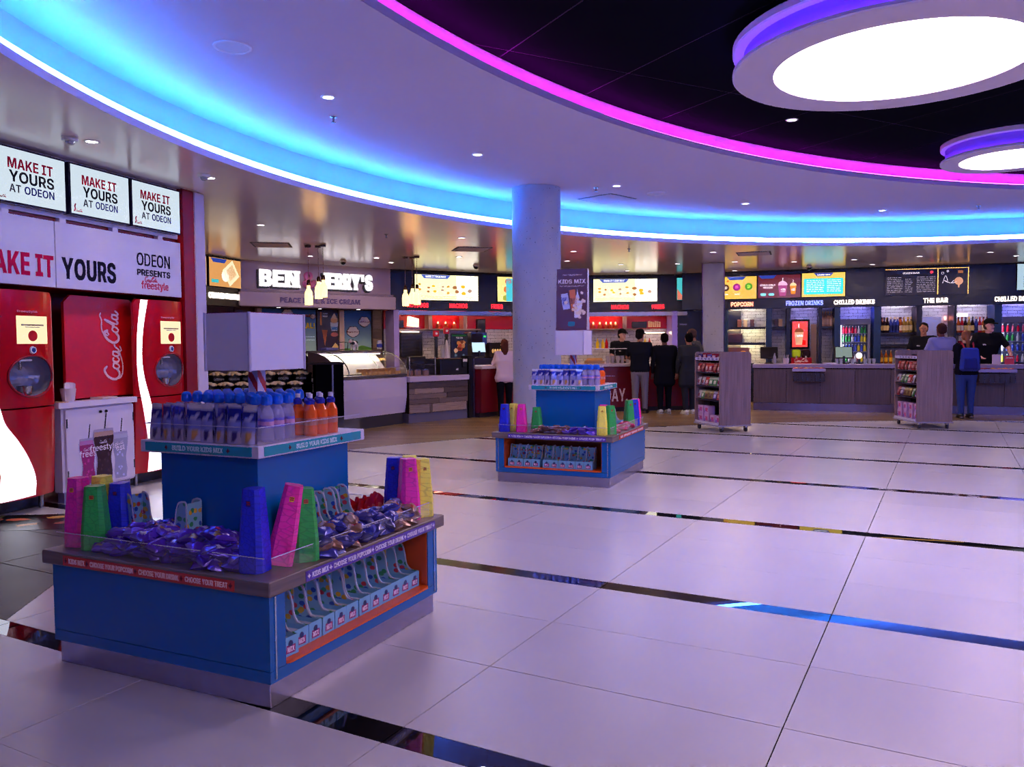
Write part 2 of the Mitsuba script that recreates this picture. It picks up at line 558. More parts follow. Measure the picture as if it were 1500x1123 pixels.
band(cw, circle(LIP_C, LIP_R + 0.03), Z_OUT + 0.022, circle(LIP_C, COVE_R), Z_OUT + 0.022)
band(cw, circle(LIP_C, COVE_R), Z_OUT + 0.022, circle(LIP_C, COVE_R), Z_RING)
part('ceiling', 'cove_wall', cw, 'matte', label='upright cove wall washed with cyan light')
rim = circle(RIM_C, RIM_R)
ring_poly = Point(*LIP_C).buffer(COVE_R + 0.02, 90).difference(Polygon(rim))
part('ceiling', 'ring', Mesh(white).prism(ring_poly, Z_RING, Z_RING + 0.02), 'matte', label='raised white ring of plaster ceiling')
rl = Mesh(S(190, 175, 195))
band(rl, circle(RIM_C, RIM_R - 0.001), Z_RING - 0.004, circle(RIM_C, RIM_R - 0.001), Z_RING + 0.06)
band(rl, circle(RIM_C, RIM_R - 0.001), Z_RING + 0.06, circle(RIM_C, RIM_R + 0.02), Z_RING + 0.06)
part('ceiling', 'rim_lip', rl, 'matte', label='mauve lip at the inner edge of the raised ring')
rw = Mesh(S(228, 204, 230))  # pinkish tint puts some of the magenta light into the wall colour
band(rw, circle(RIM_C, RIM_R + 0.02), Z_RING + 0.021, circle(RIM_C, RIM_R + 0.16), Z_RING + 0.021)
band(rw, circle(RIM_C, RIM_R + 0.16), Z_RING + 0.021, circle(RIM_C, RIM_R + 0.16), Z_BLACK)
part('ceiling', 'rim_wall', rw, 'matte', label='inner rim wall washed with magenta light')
# LED bars standing in the two troughs
for c, r, z0, z1, e, ef, lab in ((LIP_C, LIP_R + 0.075, Z_OUT + 0.03, Z_OUT + 0.14, CYAN_L, CYAN_F, 'cyan LED bar light running round the outer ceiling cove'), (RIM_C, RIM_R + 0.05, Z_RING + 0.03, Z_RING + 0.085, PINK_L, PINK_L, 'magenta LED bar light running round the black ceiling')):
    p, q = circle(c, r), circle(c, r + 0.03)
    k = thing('led_bar', lab, 'strip light')
    part(k, 'front_diffuser', band(Mesh((.8, .8, .8)), p[::-1], z0, p[::-1], z1), 'matte', emit=ef, w=1.0)
    part(k, 'top_diffuser', band(Mesh((.8, .8, .8)), q, z1, p, z1), 'matte', emit=e, w=1.0)
    part(k, 'back', band(Mesh(S(200)), q, z0, q, z1), 'matte')
# black lay-in tiles inside the rim, each its own piece on a thin grid
rim_poly = Polygon(circle(RIM_C, RIM_R + 0.15)).intersection(Point(5, 6).buffer(17.3))
part('ceiling', 'grid', Mesh(S(62, 50, 68)).prism(rim_poly, Z_BLACK + 0.004, Z_BLACK + 0.02), 'dull', label='thin grid of the black lay-in ceiling')
GA, GB = 0.6, 2.4
gd = np.array([math.cos(math.radians(-61.6)), math.sin(math.radians(-61.6))])
gn = np.array([-gd[1], gd[0]])
black_rest, nb = Mesh((0.006, 0.006, 0.009)), 0
todo = []
for i in range(-30, 40):
    for k in range(-14, 16):
        P = Polygon([tuple(np.array([1.05, 7.3]) + gd * (GB * (k + u) + (0.010 if u == 0 else -0.010)) + gn * (1.2 * (i + v) + (0.010 if v == 0 else -0.010))) for u, v in ((0, 0), (1, 0), (1, 1), (0, 1))]).intersection(rim_poly)
        if P.is_empty or P.geom_type != 'Polygon' or P.area < 0.005:
            continue
        todo.append((math.hypot(P.centroid.x, P.centroid.y) + (100 if P.centroid.y < 2 or abs(P.centroid.x) > 0.8 * P.centroid.y + 1.5 else 0), P))
todo.sort(key=lambda t: t[0])
for d, P in todo:
    if d < 100 and nb < 150:
        part('ceiling', 'black_tile', Mesh((0.006, 0.006, 0.009)).prism(P, Z_BLACK, Z_BLACK + 0.01), 'dull')
        nb += 1
    else:
        black_rest.prism(P, Z_BLACK, Z_BLACK + 0.01)
part('ceiling', 'black_field', black_rest, 'dull', kind='stuff')


# ---- pendant disc lamps: upper plate, neck tinted with violet light, lower ring, glowing disc
def disc_lamp(x, y, r, z, label):
    k = thing('disc_lamp', label, 'ceiling lamp', 'round disc lamps under the black ceiling')
    c = np.array([0, 0, 0])
    ri = r * 0.745
    up = Mesh(white).lathe([(0, 0.17), (r * 0.99, 0.17), (r, 0.18), (r, 0.225), (r * 0.99, 0.235), (0.0, 0.235)], 72)
    part(k, 'upper_plate', up, 'matte', Mx((x, y, z)))
    nk = Mesh(S(150, 110, 215)).lathe([(r * 0.93, 0.035), (r * 0.93, 0.17)], 72)  # violet LED light is put into the neck colour
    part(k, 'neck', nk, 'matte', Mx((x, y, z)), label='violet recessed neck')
    lo = Mesh(white).lathe([(ri, 0.012), (ri, 0.0), (r * 0.99, 0.0), (r, 0.008), (r, 0.030), (r * 0.985, 0.036), (0, 0.036)], 72)
    lr = Mesh((0.8, 0.8, 0.9))
    w_ = np.linspace(0, 2 * np.pi, 73)
    band(lr, np.stack([r * 0.968 * np.cos(w_), r * 0.968 * np.sin(w_)], 1), 0.038, np.stack([r * 0.945 * np.cos(w_), r * 0.945 * np.sin(w_)], 1), 0.038)
    part(k, 'led_ring', lr, 'matte', Mx((x, y, z)), label='violet light strip in the groove', emit=(2.2, 0.7, 11.0), w=0.06)
    part(k, 'lower_ring', lo, 'matte', Mx((x, y, z)))
    em = Mesh((0.9, 0.9, 0.9))
    w = np.arange(72) * 2 * np.pi / 72
    v = np.vstack([np.stack([ri * np.cos(w), ri * np.sin(w), 0 * w], 1), [[0, 0, 0]]])
    i = np.arange(72)
    em.raw(v, np.stack([(i + 1) % 72, i, i * 0 + 72], 1))
    part(k, 'diffuser', em, 'matte', Mx((x, y, z + 0.010)), label='glowing white diffuser', emit=DISC_L, w=1.2)
    for a in (30, 150, 270):
        rod = Mesh(S(60)).cyl((r * 0.6 * math.cos(math.radians(a)), r * 0.6 * math.sin(math.radians(a)), 0.235), (r * 0.6 * math.cos(math.radians(a)), r * 0.6 * math.sin(math.radians(a)), Z_BLACK - z), 0.008, n=6)
        part(k, 'hanger', rod, 'satin', Mx((x, y, z)))


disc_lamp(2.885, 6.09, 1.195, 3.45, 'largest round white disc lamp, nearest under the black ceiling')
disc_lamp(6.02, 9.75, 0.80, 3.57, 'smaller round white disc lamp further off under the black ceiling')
disc_lamp(3.6, 1.2, 1.195, 3.45, 'added unseen disc lamp above the near part of the hall')  # from here on the disc lamps are unseen, added to light the hall
disc_lamp(9.0, 6.0, 1.195, 3.45, 'added unseen disc lamp towards the right of the hall')
disc_lamp(0.9, -2.2, 1.195, 3.45, 'added disc lamp, unseen just behind the viewer')  # lamps behind the viewer, added as fill on the upright faces
disc_lamp(4.6, -3.6, 0.80, 3.57, 'small added disc lamp, unseen behind the viewer to the right')
disc_lamp(0.9, -4.9, 1.195, 3.45, 'added disc lamp, unseen far behind the viewer to the left')
disc_lamp(3.4, -6.9, 1.195, 3.45, 'added disc lamp, unseen far behind the viewer')
disc_lamp(8.0, -1.5, 0.80, 3.57, 'small added disc lamp, unseen far to the right of the viewer')

# ---- recessed downlights
dl = Proto('downlight', 'downlight')
dl.part('trim', Mesh(S(225)).lathe([(0.045, -0.001), (0.047, -0.006), (0.062, -0.006), (0.066, 0.0)], 20), 'satin')
dn = {}
for nm, e in (('cool', DOWN_L), ('warm', DOWN_W)):
    q = Proto('downlight', 'downlight')
    q.part('trim', Mesh(S(225)).lathe([(0.066, 0.0), (0.062, -0.006), (0.047, -0.006), (0.045, -0.001)], 20), 'satin')
    w_ = np.arange(18) * 2 * np.pi / 18
    i_ = np.arange(18)
    e_ = Mesh((0.9, 0.9, 0.9)).raw(np.vstack([np.stack([0.046 * np.cos(w_), 0.046 * np.sin(w_), 0 * w_ - 0.002], 1), [[0, 0, -0.002]]]), np.stack([(i_ + 1) % 18, i_, i_ * 0 + 18], 1))
    q.part('lens', e_, 'matte', label='bright lens', emit=e, w=0.2)
    dn[nm] = q
for x, y, lab in ((-1.57, 7.09, 'ring downlight nearest the viewer, above the near kiosk'), (-0.37, 9.23, 'ring downlight in front of the round column'), (1.44, 11.09, 'ring downlight just right of the round column'),
                  (3.61, 12.55, 'ring downlight above the left snack trolley'), (6.05, 13.28, 'ring downlight above the right snack trolley'), (-1.9, 4.6, 'ring downlight over the left edge of the hall')):
    dn['cool'].at(Mx((x, y, Z_RING)), lab, 'downlights in the raised ring')
dn['cool'].at(Mx((3.03, 8.82, Z_BLACK)), 'single downlight in the black ceiling tiles below the largest disc lamp', 'downlight in the black ceiling')
for x, y, lab in ((-3.45, 6.75, 'downlight before the three drink screens'), (-3.02, 8.21, 'downlight beside the red wall end'), (-3.49, 11.37, 'downlight left of the ice cream pendants'), (-3.78, 15.3, 'downlight close before the ice cream sign'),
                  (-0.78, 12.87, 'larger downlight left of the round column'), (-1.0, 15.6, 'small downlight left of the round column'), (1.14, 14.84, 'larger downlight right of the round column'), (1.14, 16.51, 'small downlight right of the round column'),
                  (2.33, 17.29, 'small downlight above the grill screen'), (2.68, 18.73, 'downlight close above the grill screen'), (3.52, 17.22, 'small downlight left of the square pillar'), (3.75, 15.1, 'larger downlight before the square pillar'),
                  (4.64, 16.88, 'small downlight right of the square pillar'), (5.2, 18.91, 'downlight close above the popcorn screen'), (5.9, 16.96, 'small downlight above the frozen drinks counter'), (7.02, 16.63, 'small downlight before the chilled drinks sign'),
                  (7.85, 17.66, 'downlight close to the bar fascia'), (8.06, 16.05, 'small downlight above the bar counter'), (9.08, 15.41, 'small downlight above the right part of the bar'), (10.0, 16.1, 'downlight at the far right of the bar'),
                  (-2.6, 15.7, 'downlight above the ice cream freezer'), (-2.45, 16.6, 'downlight beside the ice cream board')):
    dn['warm'].at(Mx((x, y, Z_OUT)), lab, 'downlights in the outer ceiling')

# ---- detectors, sprinklers, speakers, hatches
sm = Proto('smoke_detector', 'smoke detector')
sm.part('base', Mesh(S(225)).lathe([(0.0, -0.03), (0.055, -0.03), (0.062, -0.02), (0.062, 0.0)], 20), 'satin')
sm.part('chamber', Mesh(S(170)).lathe([(0.0, -0.062), (0.022, -0.06), (0.034, -0.05), (0.036, -0.03)], 16), 'satin')
for x, y, lab in ((-3.56, 6.62, 'smoke detector beside the downlight before the drink screens'), (-3.02, 8.05, 'smoke detector beside the downlight at the red wall end')):
    sm.at(Mx((x, y, Z_OUT)), lab)
sp = Proto('sprinkler', 'sprinkler')
sp.part('plate', Mesh(S(150)).lathe([(0.0, -0.008), (0.03, -0.006), (0.034, 0.0)], 14), 'metal')
sp.part('head', Mesh(S(130)).lathe([(0.0, -0.055), (0.022, -0.053), (0.022, -0.05), (0.007, -0.048), (0.009, -0.006)], 12), 'metal')
for x, y, z, lab in ((-1.66, 7.7, Z_RING, 'sprinkler head over the near kiosk'), (1.17, 11.2, Z_RING, 'sprinkler head right of the round column'), (-1.9, 12.4, Z_OUT, 'sprinkler head left of the round column'), (7.4, 12.9, Z_RING, 'sprinkler head above the right trolley'), (2.1, 14.5, Z_OUT, 'sprinkler head before the square pillar')):
    sp.at(Mx((x, y, z)), lab)
spk = Proto('ceiling_speaker', 'speaker')
spk.part('rim', Mesh(S(225, 218, 228)).lathe([(0.135, 0.0), (0.132, -0.007), (0.118, -0.007), (0.116, -0.003)], 36), 'matte')
spk.part('grille', Mesh(S(206, 200, 210)).lathe([(0.0, -0.0035), (0.118, -0.0035)][::-1], 36), 'matte')
spk.at(Mx((-1.99, 5.91, Z_RING)), 'round speaker grille in the raised ring near the viewer')
spk.at(Mx((2.08, 11.65, Z_RING)), 'round speaker grille in the raised ring beyond the column')
hp = Proto('access_panel', 'ceiling panel')
hp.part('frame', Mesh(S(120)).bb(-0.31, 0.31, -0.31, 0.31, -0.006, 0.0), 'matte')
hp.part('door', Mesh(S(200, 190, 200)).bb(-0.28, 0.28, -0.28, 0.28, -0.012, -0.004), 'matte')
hp.at(Mx((1.42, 12.05, Z_RING), 45), 'square access panel in the raised ring right of the column')
hp.at(Mx((-4.0, 13.6, Z_OUT), 10), 'square access panel above the ice cream counter')
hp.at(Mx((-0.7, 14.4, Z_OUT), 15), 'square access panel left of the round column')
hp.at(Mx((4.6, 15.4, Z_OUT), -20), 'square access panel right of the square pillar')
dc = Proto('dome_camera', 'security camera')
dc.part('base', Mesh(S(220)).lathe([(0.06, -0.03), (0.065, 0.0)], 18), 'satin')
dc.part('dome', Mesh(S(20)).lathe([(0.0, -0.085), (0.025, -0.08), (0.045, -0.062), (0.053, -0.03)], 18), 'gloss')
for x, y, lab in ((-3.35, 16.2, 'dark dome camera before the ice cream sign'), (-0.75, 17.3, 'dark dome camera above the hot dog screen'), (6.6, 18.0, 'dark dome camera above the frozen drinks screen')):
    dc.at(Mx((x, y, Z_OUT)), lab)

# ---- round concrete column and square pillar
ck = thing('column', 'round bare concrete column standing behind the far kiosk', 'column')
part(ck, 'shaft', Mesh((0.5, 0.48, 0.48)).cyl((0.35, 11.25, 0), (0.35, 11.25, Z_RING - 0.002), 0.335, n=64, caps=False), 'concrete')
part(ck, 'base_trim', Mesh(S(90, 85, 92)).lathe([(0.345, 0.0), (0.345, 0.1), (0.336, 0.1)], 64, at=(0.35, 11.25, 0)), 'satin')
pk = thing('pillar', 'square concrete pillar beside the popcorn counter', 'pillar')
PF = Mx((4.02, 17.12, 0), -14)
part(pk, 'shaft', Mesh((0.5, 0.48, 0.48)).bb(0, 0.46, 0.0, 0.75, 0, Z_OUT - 0.002, bev=0.008), 'concrete', PF)
tr = Mesh(S(70, 40, 60))
for x in (0.0, 0.45):
    tr.bb(x - 0.004, x + 0.014, -0.008, 0.02, 0, Z_OUT - 0.004)
part(pk, 'corner_strip', tr, 'metal', PF, label='dark metal corner strips')
part(pk, 'skirting', Mesh(S(80, 74, 84)).bb(-0.01, 0.47, -0.012, 0.76, 0, 0.09), 'satin', PF)
# ================================================================ drinks station on the left
LF = Frame((-4.2, 6.6), (-3.5, 8.95))
RED, DKRED = S(176, 8, 20), S(120, 6, 16)
PAPER = S(222, 216, 228)
INK, ROSE, PINKRED = S(24, 24, 40), S(206, 26, 52), S(196, 30, 72)


def spline(pts, n=10):
    p = np.array([2 * np.array(pts[0]) - np.array(pts[1]), *pts, 2 * np.array(pts[-1]) - np.array(pts[-2])], float)
    out = []
    for i in range(1, len(p) - 2):
        for t in np.linspace(0, 1, n, endpoint=False):
            out.append(0.5 * (2 * p[i] + (p[i + 1] - p[i - 1]) * t + (2 * p[i - 1] - 5 * p[i] + 4 * p[i + 1] - p[i + 2]) * t**2 + (3 * p[i] - p[i - 1] - 3 * p[i + 1] + p[i + 2]) * t**3))
    out.append(p[-2])
    return out


def script_logo(length):
    """the drinks brand's flowing script, drawn as brush strokes, reading along +x"""
    st = [([(1.95, 2.45), (1.55, 2.85), (0.95, 2.6), (0.4, 1.9), (0.15, 1.0), (0.45, 0.25), (1.0, 0.12), (1.6, 0.55)], .17),
          ([(0.15, 0.9), (0.35, 0.0), (1.0, -0.45), (2.2, -0.55), (3.3, -0.25), (3.95, -0.05), (4.3, -0.35), (4.75, -0.1)], .10),
          ([(2.0, 1.25), (1.7, 0.95), (1.65, 0.4), (1.95, 0.12), (2.3, 0.5), (2.35, 1.05), (2.0, 1.25), (2.6, 1.1)], .12),
          ([(3.15, 1.15), (2.85, 1.25), (2.6, 0.8), (2.65, 0.3), (2.95, 0.12), (3.35, 0.5)], .13),
          ([(4.0, 1.2), (3.6, 1.2), (3.4, 0.6), (3.6, 0.12), (3.95, 0.5), (4.1, 1.2), (4.05, 0.3), (4.25, 0.12), (4.6, 0.6)], .12),
          ([(4.7, 0.8), (5.1, 0.95)], .11),
          ([(7.0, 2.2), (6.7, 2.75), (6.1, 2.5), (5.55, 1.8), (5.3, 0.95), (5.6, 0.22), (6.15, 0.1), (6.7, 0.55)], .18),
          ([(6.45, 1.9), (6.85, 2.3), (6.5, 2.5), (6.3, 2.1), (6.6, 2.9), (7.4, 3.2), (8.4, 3.15), (9.0, 3.45), (9.35, 3.3)], .10),
          ([(7.15, 1.25), (6.85, 0.95), (6.8, 0.4), (7.1, 0.12), (7.45, 0.5), (7.5, 1.05), (7.15, 1.25), (7.75, 1.1)], .12),
          ([(7.7, 0.9), (8.15, 1.9), (8.5, 2.55), (8.35, 1.9), (7.95, 0.7), (8.05, 0.15), (8.45, 0.5)], .12),
          ([(9.15, 1.2), (8.75, 1.2), (8.55, 0.6), (8.75, 0.12), (9.1, 0.5), (9.25, 1.2), (9.2, 0.3), (9.4, 0.12), (9.75, 0.6)], .12)]
    g = unary_union([LineString(spline(p)).buffer(w, 4) for p, w in st])
    return affinity.scale(g, length / 9.75, length / 9.75, origin=(0, 0))


# wall behind it: red, with a pale fascia, a red end post and its pale end face
wk = put('wall_left', Mesh(S(128, 8, 18)).bb(-3.2, 2.26, 0.64, 0.72, 0, Z_OUT - 0.002), 'satin', LF.m)
we = put('wall_end', Mesh(S(128, 8, 18)).bb(2.265, 2.44, -0.03, 0.62, 0, Z_OUT - 0.002), 'satin', LF.m)
labels['wall_left'] = {'kind': 'structure'}
labels['wall_end'] = {'kind': 'structure'}
part(we, 'end_face', Mesh(S(206, 196, 214)).bb(2.44, 2.6, -0.05, 0.72, 0, Z_OUT - 0.004, bev=0.004), 'satin', LF.m, label='pale end face of the red wall')
put('trim_1', Mesh(PAPER).bb(-3.2, 2.25, 0.032, 0.62, 2.558, Z_OUT - 0.003), 'satin', LF.m)
labels['trim_1'] = {'kind': 'structure'}
put('trim_2', Mesh(DKRED).bb(-3.2, 2.25, 0.052, 0.62, 1.93, 2.553), 'satin', LF.m)
labels['trim_2'] = {'kind': 'structure'}

# sign panels, each on its own
for x0, x1, txt in ((-1.42, 0.595, 0), (0.605, 2.235, 1)):
    k = thing('wall_sign', ('pale sign panel ending in red AKE IT at the left edge' if not txt else 'pale sign panel reading YOURS and ODEON PRESENTS'), 'sign')
    part(k, 'board', Mesh(PAPER).bb(x0, x1, -0.012, 0.02, 1.935, 2.515, bev=0.002), 'satin', LF.m)
    for x in np.arange(x0 + 0.1, x1 - 0.05, 0.62 if txt else 0.72):
        part(k, 'bracket', Mesh(PAPER).bb(x - 0.035, x + 0.035, 0.0, 0.05, 2.515, 2.556), 'satin', LF.m)
    if not txt:
        sign(k, 'MAKE IT', -0.17, -0.0125, 2.02, 0.19, PINKRED, LF.m, x1=0.575, wght=800)
    else:
        sign(k, 'YOURS', 0.665, -0.0125, 2.02, 0.19, INK, LF.m, x1=1.30, wght=800)
        sign(k, 'ODEON', 1.585, -0.0125, 2.225, 0.125, INK, LF.m, x1=2.06, wght=500)
        sign(k, 'PRESENTS', 1.585, -0.0125, 2.125, 0.062, INK, LF.m, x1=2.06, wght=700)
        sign(k, 'freestyle', 1.64, -0.0125, 1.995, 0.075, PINKRED, LF.m, x1=2.03, wght=500)
        part(k, 'script', Mesh(PINKRED).prism(script_logo(0.18), 0, 0.004, m=stand(1.69, -0.0125, 2.066)), 'satin', LF.m)

# three screens
for i, (x0, x1) in enumerate(((-0.05, 0.70), (0.735, 1.465), (1.485, 2.195))):
    k = thing('menu_screen', ('wide screen at the left edge of the photo reading MAKE IT YOURS AT ODEON', 'middle one of the three MAKE IT YOURS screens', 'MAKE IT YOURS screen next to the red wall end')[i], 'screen', 'screens over the drinks station')
    part(k, 'housing', Mesh(S(16, 16, 40)).bb(x0, x1, -0.055, 0.03, 2.595, 3.06, bev=0.006), 'gloss', LF.m)
    part(k, 'display', Mesh((0.02, 0.02, 0.02)).quad((x0 + 0.014, -0.0565, 2.61), (x1 - 0.014, -0.0565, 2.61), (x1 - 0.014, -0.0565, 3.046), (x0 + 0.014, -0.0565, 3.046)), 'gloss', LF.m, label='lit pale display', emit=tuple(SCREEN * c for c in S(196, 212, 222)), w=0.15)
    a = (0.10, 0.80 - 0.71 + 0.0, 0.12)[i] if i != 1 else 0.13
    xs = x0 + (0.16, 0.14, 0.125)[i]
    xe = x0 + (0.615, 0.565, 0.555)[i]
    sign(k, 'MAKE IT', xs, -0.0575, 2.885, 0.085, S(196, 40, 60), LF.m, 0.002, x1=xe - 0.01, wght=700)
    sign(k, 'YOURS', xs + 0.01, -0.0575, 2.775, 0.092, S(24, 26, 34), LF.m, 0.002, x1=xe, wght=700)
    sign(k, 'AT', xs + 0.01, -0.0575, 2.69, 0.064, S(40, 42, 60), LF.m, 0.002, x1=xs + 0.12, wght=600)
    sign(k, 'ODEON', xs + 0.155, -0.0575, 2.69, 0.064, S(44, 50, 110), LF.m, 0.002, x1=xe, wght=600)
    part(k, 'emblem', Mesh(S(200, 60, 84)).prism(LineString([(0, 0), (0.012, 0.02), (0.004, 0.04), (0.014, 0.06)]).buffer(0.006), 0, 0.002, m=stand(x0 + 0.045, -0.0575, 2.635)), 'matte', LF.m)
    part(k, 'emblem', Mesh(S(200, 60, 84)).prism(script_logo(0.07), 0, 0.002, m=stand(x0 + 0.065, -0.0575, 2.632)), 'matte', LF.m)


def curved(poly, depth, fy, col, step=0.07):
    """a sheet cut to the polygon (x, z), bowed by y = fy(x, z)"""
    e = trimesh.creation.extrude_polygon(poly, depth, engine='earcut')
    v, f = trimesh.remesh.subdivide_to_size(e.vertices, e.faces, step)
    y = -v[:, 2] + fy(v[:, 0], v[:, 1])
    return Mesh(col).raw(np.stack([v[:, 0], y, v[:, 1]], 1), f, flat=True)


def drinks_machine(x0, label):
    xc, hw = x0 + 0.36, 0.36

    def bow(x, z):
        u = np.clip((x - xc) / hw, -1, 1)
        return -0.075 * (1 - u * u) + 0.10 * np.clip((1.0 - z), 0, 1) ** 2 * 0.5

    k = thing('drinks_machine', label, 'drinks machine', 'red drinks machines')
    M = LF.m
    part(k, 'cabinet', Mesh(S(130, 6, 16)).bb(x0 + 0.18, x0 + 0.70, 0.19, 0.6, 0.12, 1.88, bev=0.01).bb(x0 + 0.18, x0 + 0.20, 0.05, 0.19, 0.12, 1.87).bb(x0 + 0.69, x0 + 0.71, 0.05, 0.19, 0.12, 1.87), 'satin', M)
    hole = affinity.scale(Point(x0 + 0.445, 1.165).buffer(1, 24), 0.235, 0.172)
    upper = Polygon([(x0, 0.905), (x0 + 0.72, 0.905), (x0 + 0.72, 1.84), (x0 + 0.69, 1.885), (x0 + 0.03, 1.885), (x0, 1.84)]).difference(hole)
    part(k, 'front', curved(upper, 0.03, lambda x, z: bow(x, z) + 0.03, RED), 'gloss', M, label='glossy bowed red front')
    lower = Polygon([(x0, 0.13), (x0 + 0.72, 0.13), (x0 + 0.72, 0.893), (x0, 0.893)])
    part(k, 'lower_door', curved(lower, 0.03, lambda x, z: bow(x, z) + 0.032, S(176, 10, 22)), 'gloss', M, label='glossy red lower door')
    bowl = Mesh(S(120, 118, 130))
    ph = np.linspace(0, math.pi / 2, 9)
    for a, b in zip(ph[:-1], ph[1:]):
        w = np.linspace(0, 2 * math.pi, 33)
        f0, f1 = math.cos(a), math.cos(b)
        v = np.vstack([np.stack([x0 + 0.445 + 0.236 * r * np.cos(w), np.full(33, -0.035 + 0.19 * math.sin(q)), 1.165 + 0.173 * r * np.sin(w)], 1) for r, q in ((f0, a), (f1, b))])
        i = np.arange(32)
        bowl.raw(v, np.stack([i, i + 1, i + 34, i + 33], 1))
    part(k, 'bowl', bowl, 'foil', M, label='steel dispensing bowl')
    ring = [(x0 + 0.445 + 0.238 * math.cos(t), bow(x0 + 0.445 + 0.238 * math.cos(t), 1.165) - 0.004, 1.165 + 0.175 * math.sin(t)) for t in np.linspace(0, 2 * math.pi, 41)]
    part(k, 'bowl_ring', Mesh(S(150, 20, 34)).tube(ring, 0.009), 'gloss', M)
    part(k, 'nozzle', Mesh(S(225)).box((x0 + 0.40, -0.02, 1.30), (0.15, 0.03, 0.018), bev=0.004), 'satin', M)
    part(k, 'nozzle', Mesh(S(200)).cyl((x0 + 0.37, -0.01, 1.29), (x0 + 0.37, -0.01, 1.22), 0.012), 'metal', M)
    part(k, 'drip_tray', Mesh(S(176)).cyl((x0 + 0.44, 0.02, 1.01), (x0 + 0.44, 0.02, 1.08), 0.05, 0.062), 'metal', M)
    yb = bow(np.array([x0 + 0.3]), np.array([1.5]))[0]
    part(k, 'touch_screen', Mesh((0.02, 0.02, 0.02)).box((x0 + 0.445, yb + 0.0, 1.555), (0.30, 0.012, 0.235), bev=0.003), 'gloss', M, label='lit cream touch screen', emit=tuple(0.9 * c for c in S(238, 222, 176)), w=0.05)
    part(k, 'touch_badge', Mesh(S(206, 40, 44)).prism(Point(0, 0).buffer(0.045), 0, 0.002, m=stand(x0 + 0.445, yb - 0.0065, 1.505)), 'matte', M)
    part(k, 'touch_line', Mesh(S(150, 130, 110)).prism(sbox(-0.11, 0, 0.11, 0.012), 0, 0.002, m=stand(x0 + 0.445, yb - 0.0065, 1.59)), 'matte', M)
    part(k, 'touch_line', Mesh(S(180, 160, 140)).prism(sbox(-0.07, 0, 0.07, 0.006), 0, 0.002, m=stand(x0 + 0.445, yb - 0.0065, 1.575)), 'matte', M)
    part(k, 'push_button', Mesh(S(220)).lathe([(0.034, 0), (0.03, 0.012), (0.02, 0.014)], 18).lathe([(0.02, 0.014), (0.0, 0.016)], 18, col=S(40, 60, 120)), 'gloss', M @ Mx((x0 + 0.445, yb - 0.0, 1.385), rx=90))
    edge = [(0.13, 0.13), (0.46, 0.15), (0.455, 0.30), (0.38, 0.47), (0.28, 0.63), (0.18, 0.77), (0.14, 0.90), (0.09, 1.10), (0.07, 1.32), (0.092, 1.6), (0.145, 1.88)]
    back = [(0.07, 1.88), (0.035, 1.6), (0.02, 1.32), (0.03, 1.05), (0.07, 0.8), (0.11, 0.55), (0.14, 0.35)]
    sw = Polygon(spline([(x0 + x, z) for x, z in edge[1:]], 5) + spline([(x0 + x, z) for x, z in back], 5) + [(x0 + 0.13, 0.135)])
    part(k, 'light_swoosh', curved(sw, 0.004, lambda x, z: bow(x, z) - 0.001, (0.9, 0.9, 0.9)), 'gloss', M, label='lit white ribbon running down the front', emit=(1.3, 1.35, 1.5), w=0.05)
    sign(k, 'freestyle', x0 + 0.30, yb - 0.002, 1.70, 0.02, S(230, 150, 160), M, 0.004, x1=x0 + 0.50)
    for x in (x0 + 0.08, x0 + 0.64):
        part(k, 'foot', Mesh(S(150)).cyl((x, 0.10, 0), (x, 0.10, 0.125), 0.022), 'metal', M)
    part(k, 'plinth', Mesh(S(12)).bb(x0 + 0.02, x0 + 0.70, 0.16, 0.55, 0.0, 0.12), 'satin', M)


drinks_machine(-0.17, 'red drinks machine cut by the left edge of the photo')
drinks_machine(1.53, 'red drinks machine beside the red wall end')

k = thing('brand_panel', 'plain red upright panel with white script lettering between the drinks machines', 'panel')
part(k, 'board', curved(Polygon([(0.80, 0.93), (1.66, 0.93), (1.66, 1.82), (1.61, 1.88), (0.88, 1.89), (0.80, 1.82)]), 0.03, lambda x, z: 0.15 + 0 * x, S(196, 16, 16)), 'satin', LF.m)
rot = stand(1.46, 0.119, 1.08) @ Mx((0, 0, 0), 90)
part(k, 'script', Mesh(S(236, 190, 190)).prism(script_logo(0.68), 0, 0.004, m=rot), 'satin', LF.m, label='pale script lettering reading upwards')
part(k, 'edge_strip', Mesh(S(150, 90, 60)).bb(1.63, 1.655, 0.10, 0.122, 0.93, 1.86), 'satin', LF.m)

# cabinet between the machines
k = thing('cabinet', 'low white cabinet printed with three drinks glasses', 'cabinet')
CW = S(214, 206, 222)
part(k, 'carcass', Mesh(CW).bb(0.63, 1.50, 0.02, 0.11, 0.10, 0.86), 'satin', LF.m)
part(k, 'plinth', Mesh(S(120, 108, 140)).bb(0.66, 1.47, 0.04, 0.11, 0.0, 0.10), 'satin', LF.m)
part(k, 'worktop', Mesh(S(222, 214, 228)).bb(0.565, 1.52, -0.03, 0.11, 0.86, 0.915, bev=0.004), 'satin', LF.m)
dk = part(k, 'door', Mesh(CW).bb(0.66, 1.49, -0.005, 0.02, 0.115, 0.845, bev=0.003), 'satin', LF.m)
for x in (1.06, 1.13):
    part(k + '__door', 'knob', Mesh(S(50)).cyl((x, -0.005, 0.80), (x, -0.018, 0.80), 0.012), 'metal', LF.m)
for z in (0.72, 0.25):
    part(k + '__door', 'hinge', Mesh(S(90)).bb(0.664, 0.676, -0.009, -0.004, z - 0.04, z + 0.04), 'metal', LF.m)
    part(k + '__door', 'hinge', Mesh(S(90)).bb(1.474, 1.486, -0.009, -0.004, z - 0.04, z + 0.04), 'metal', LF.m)


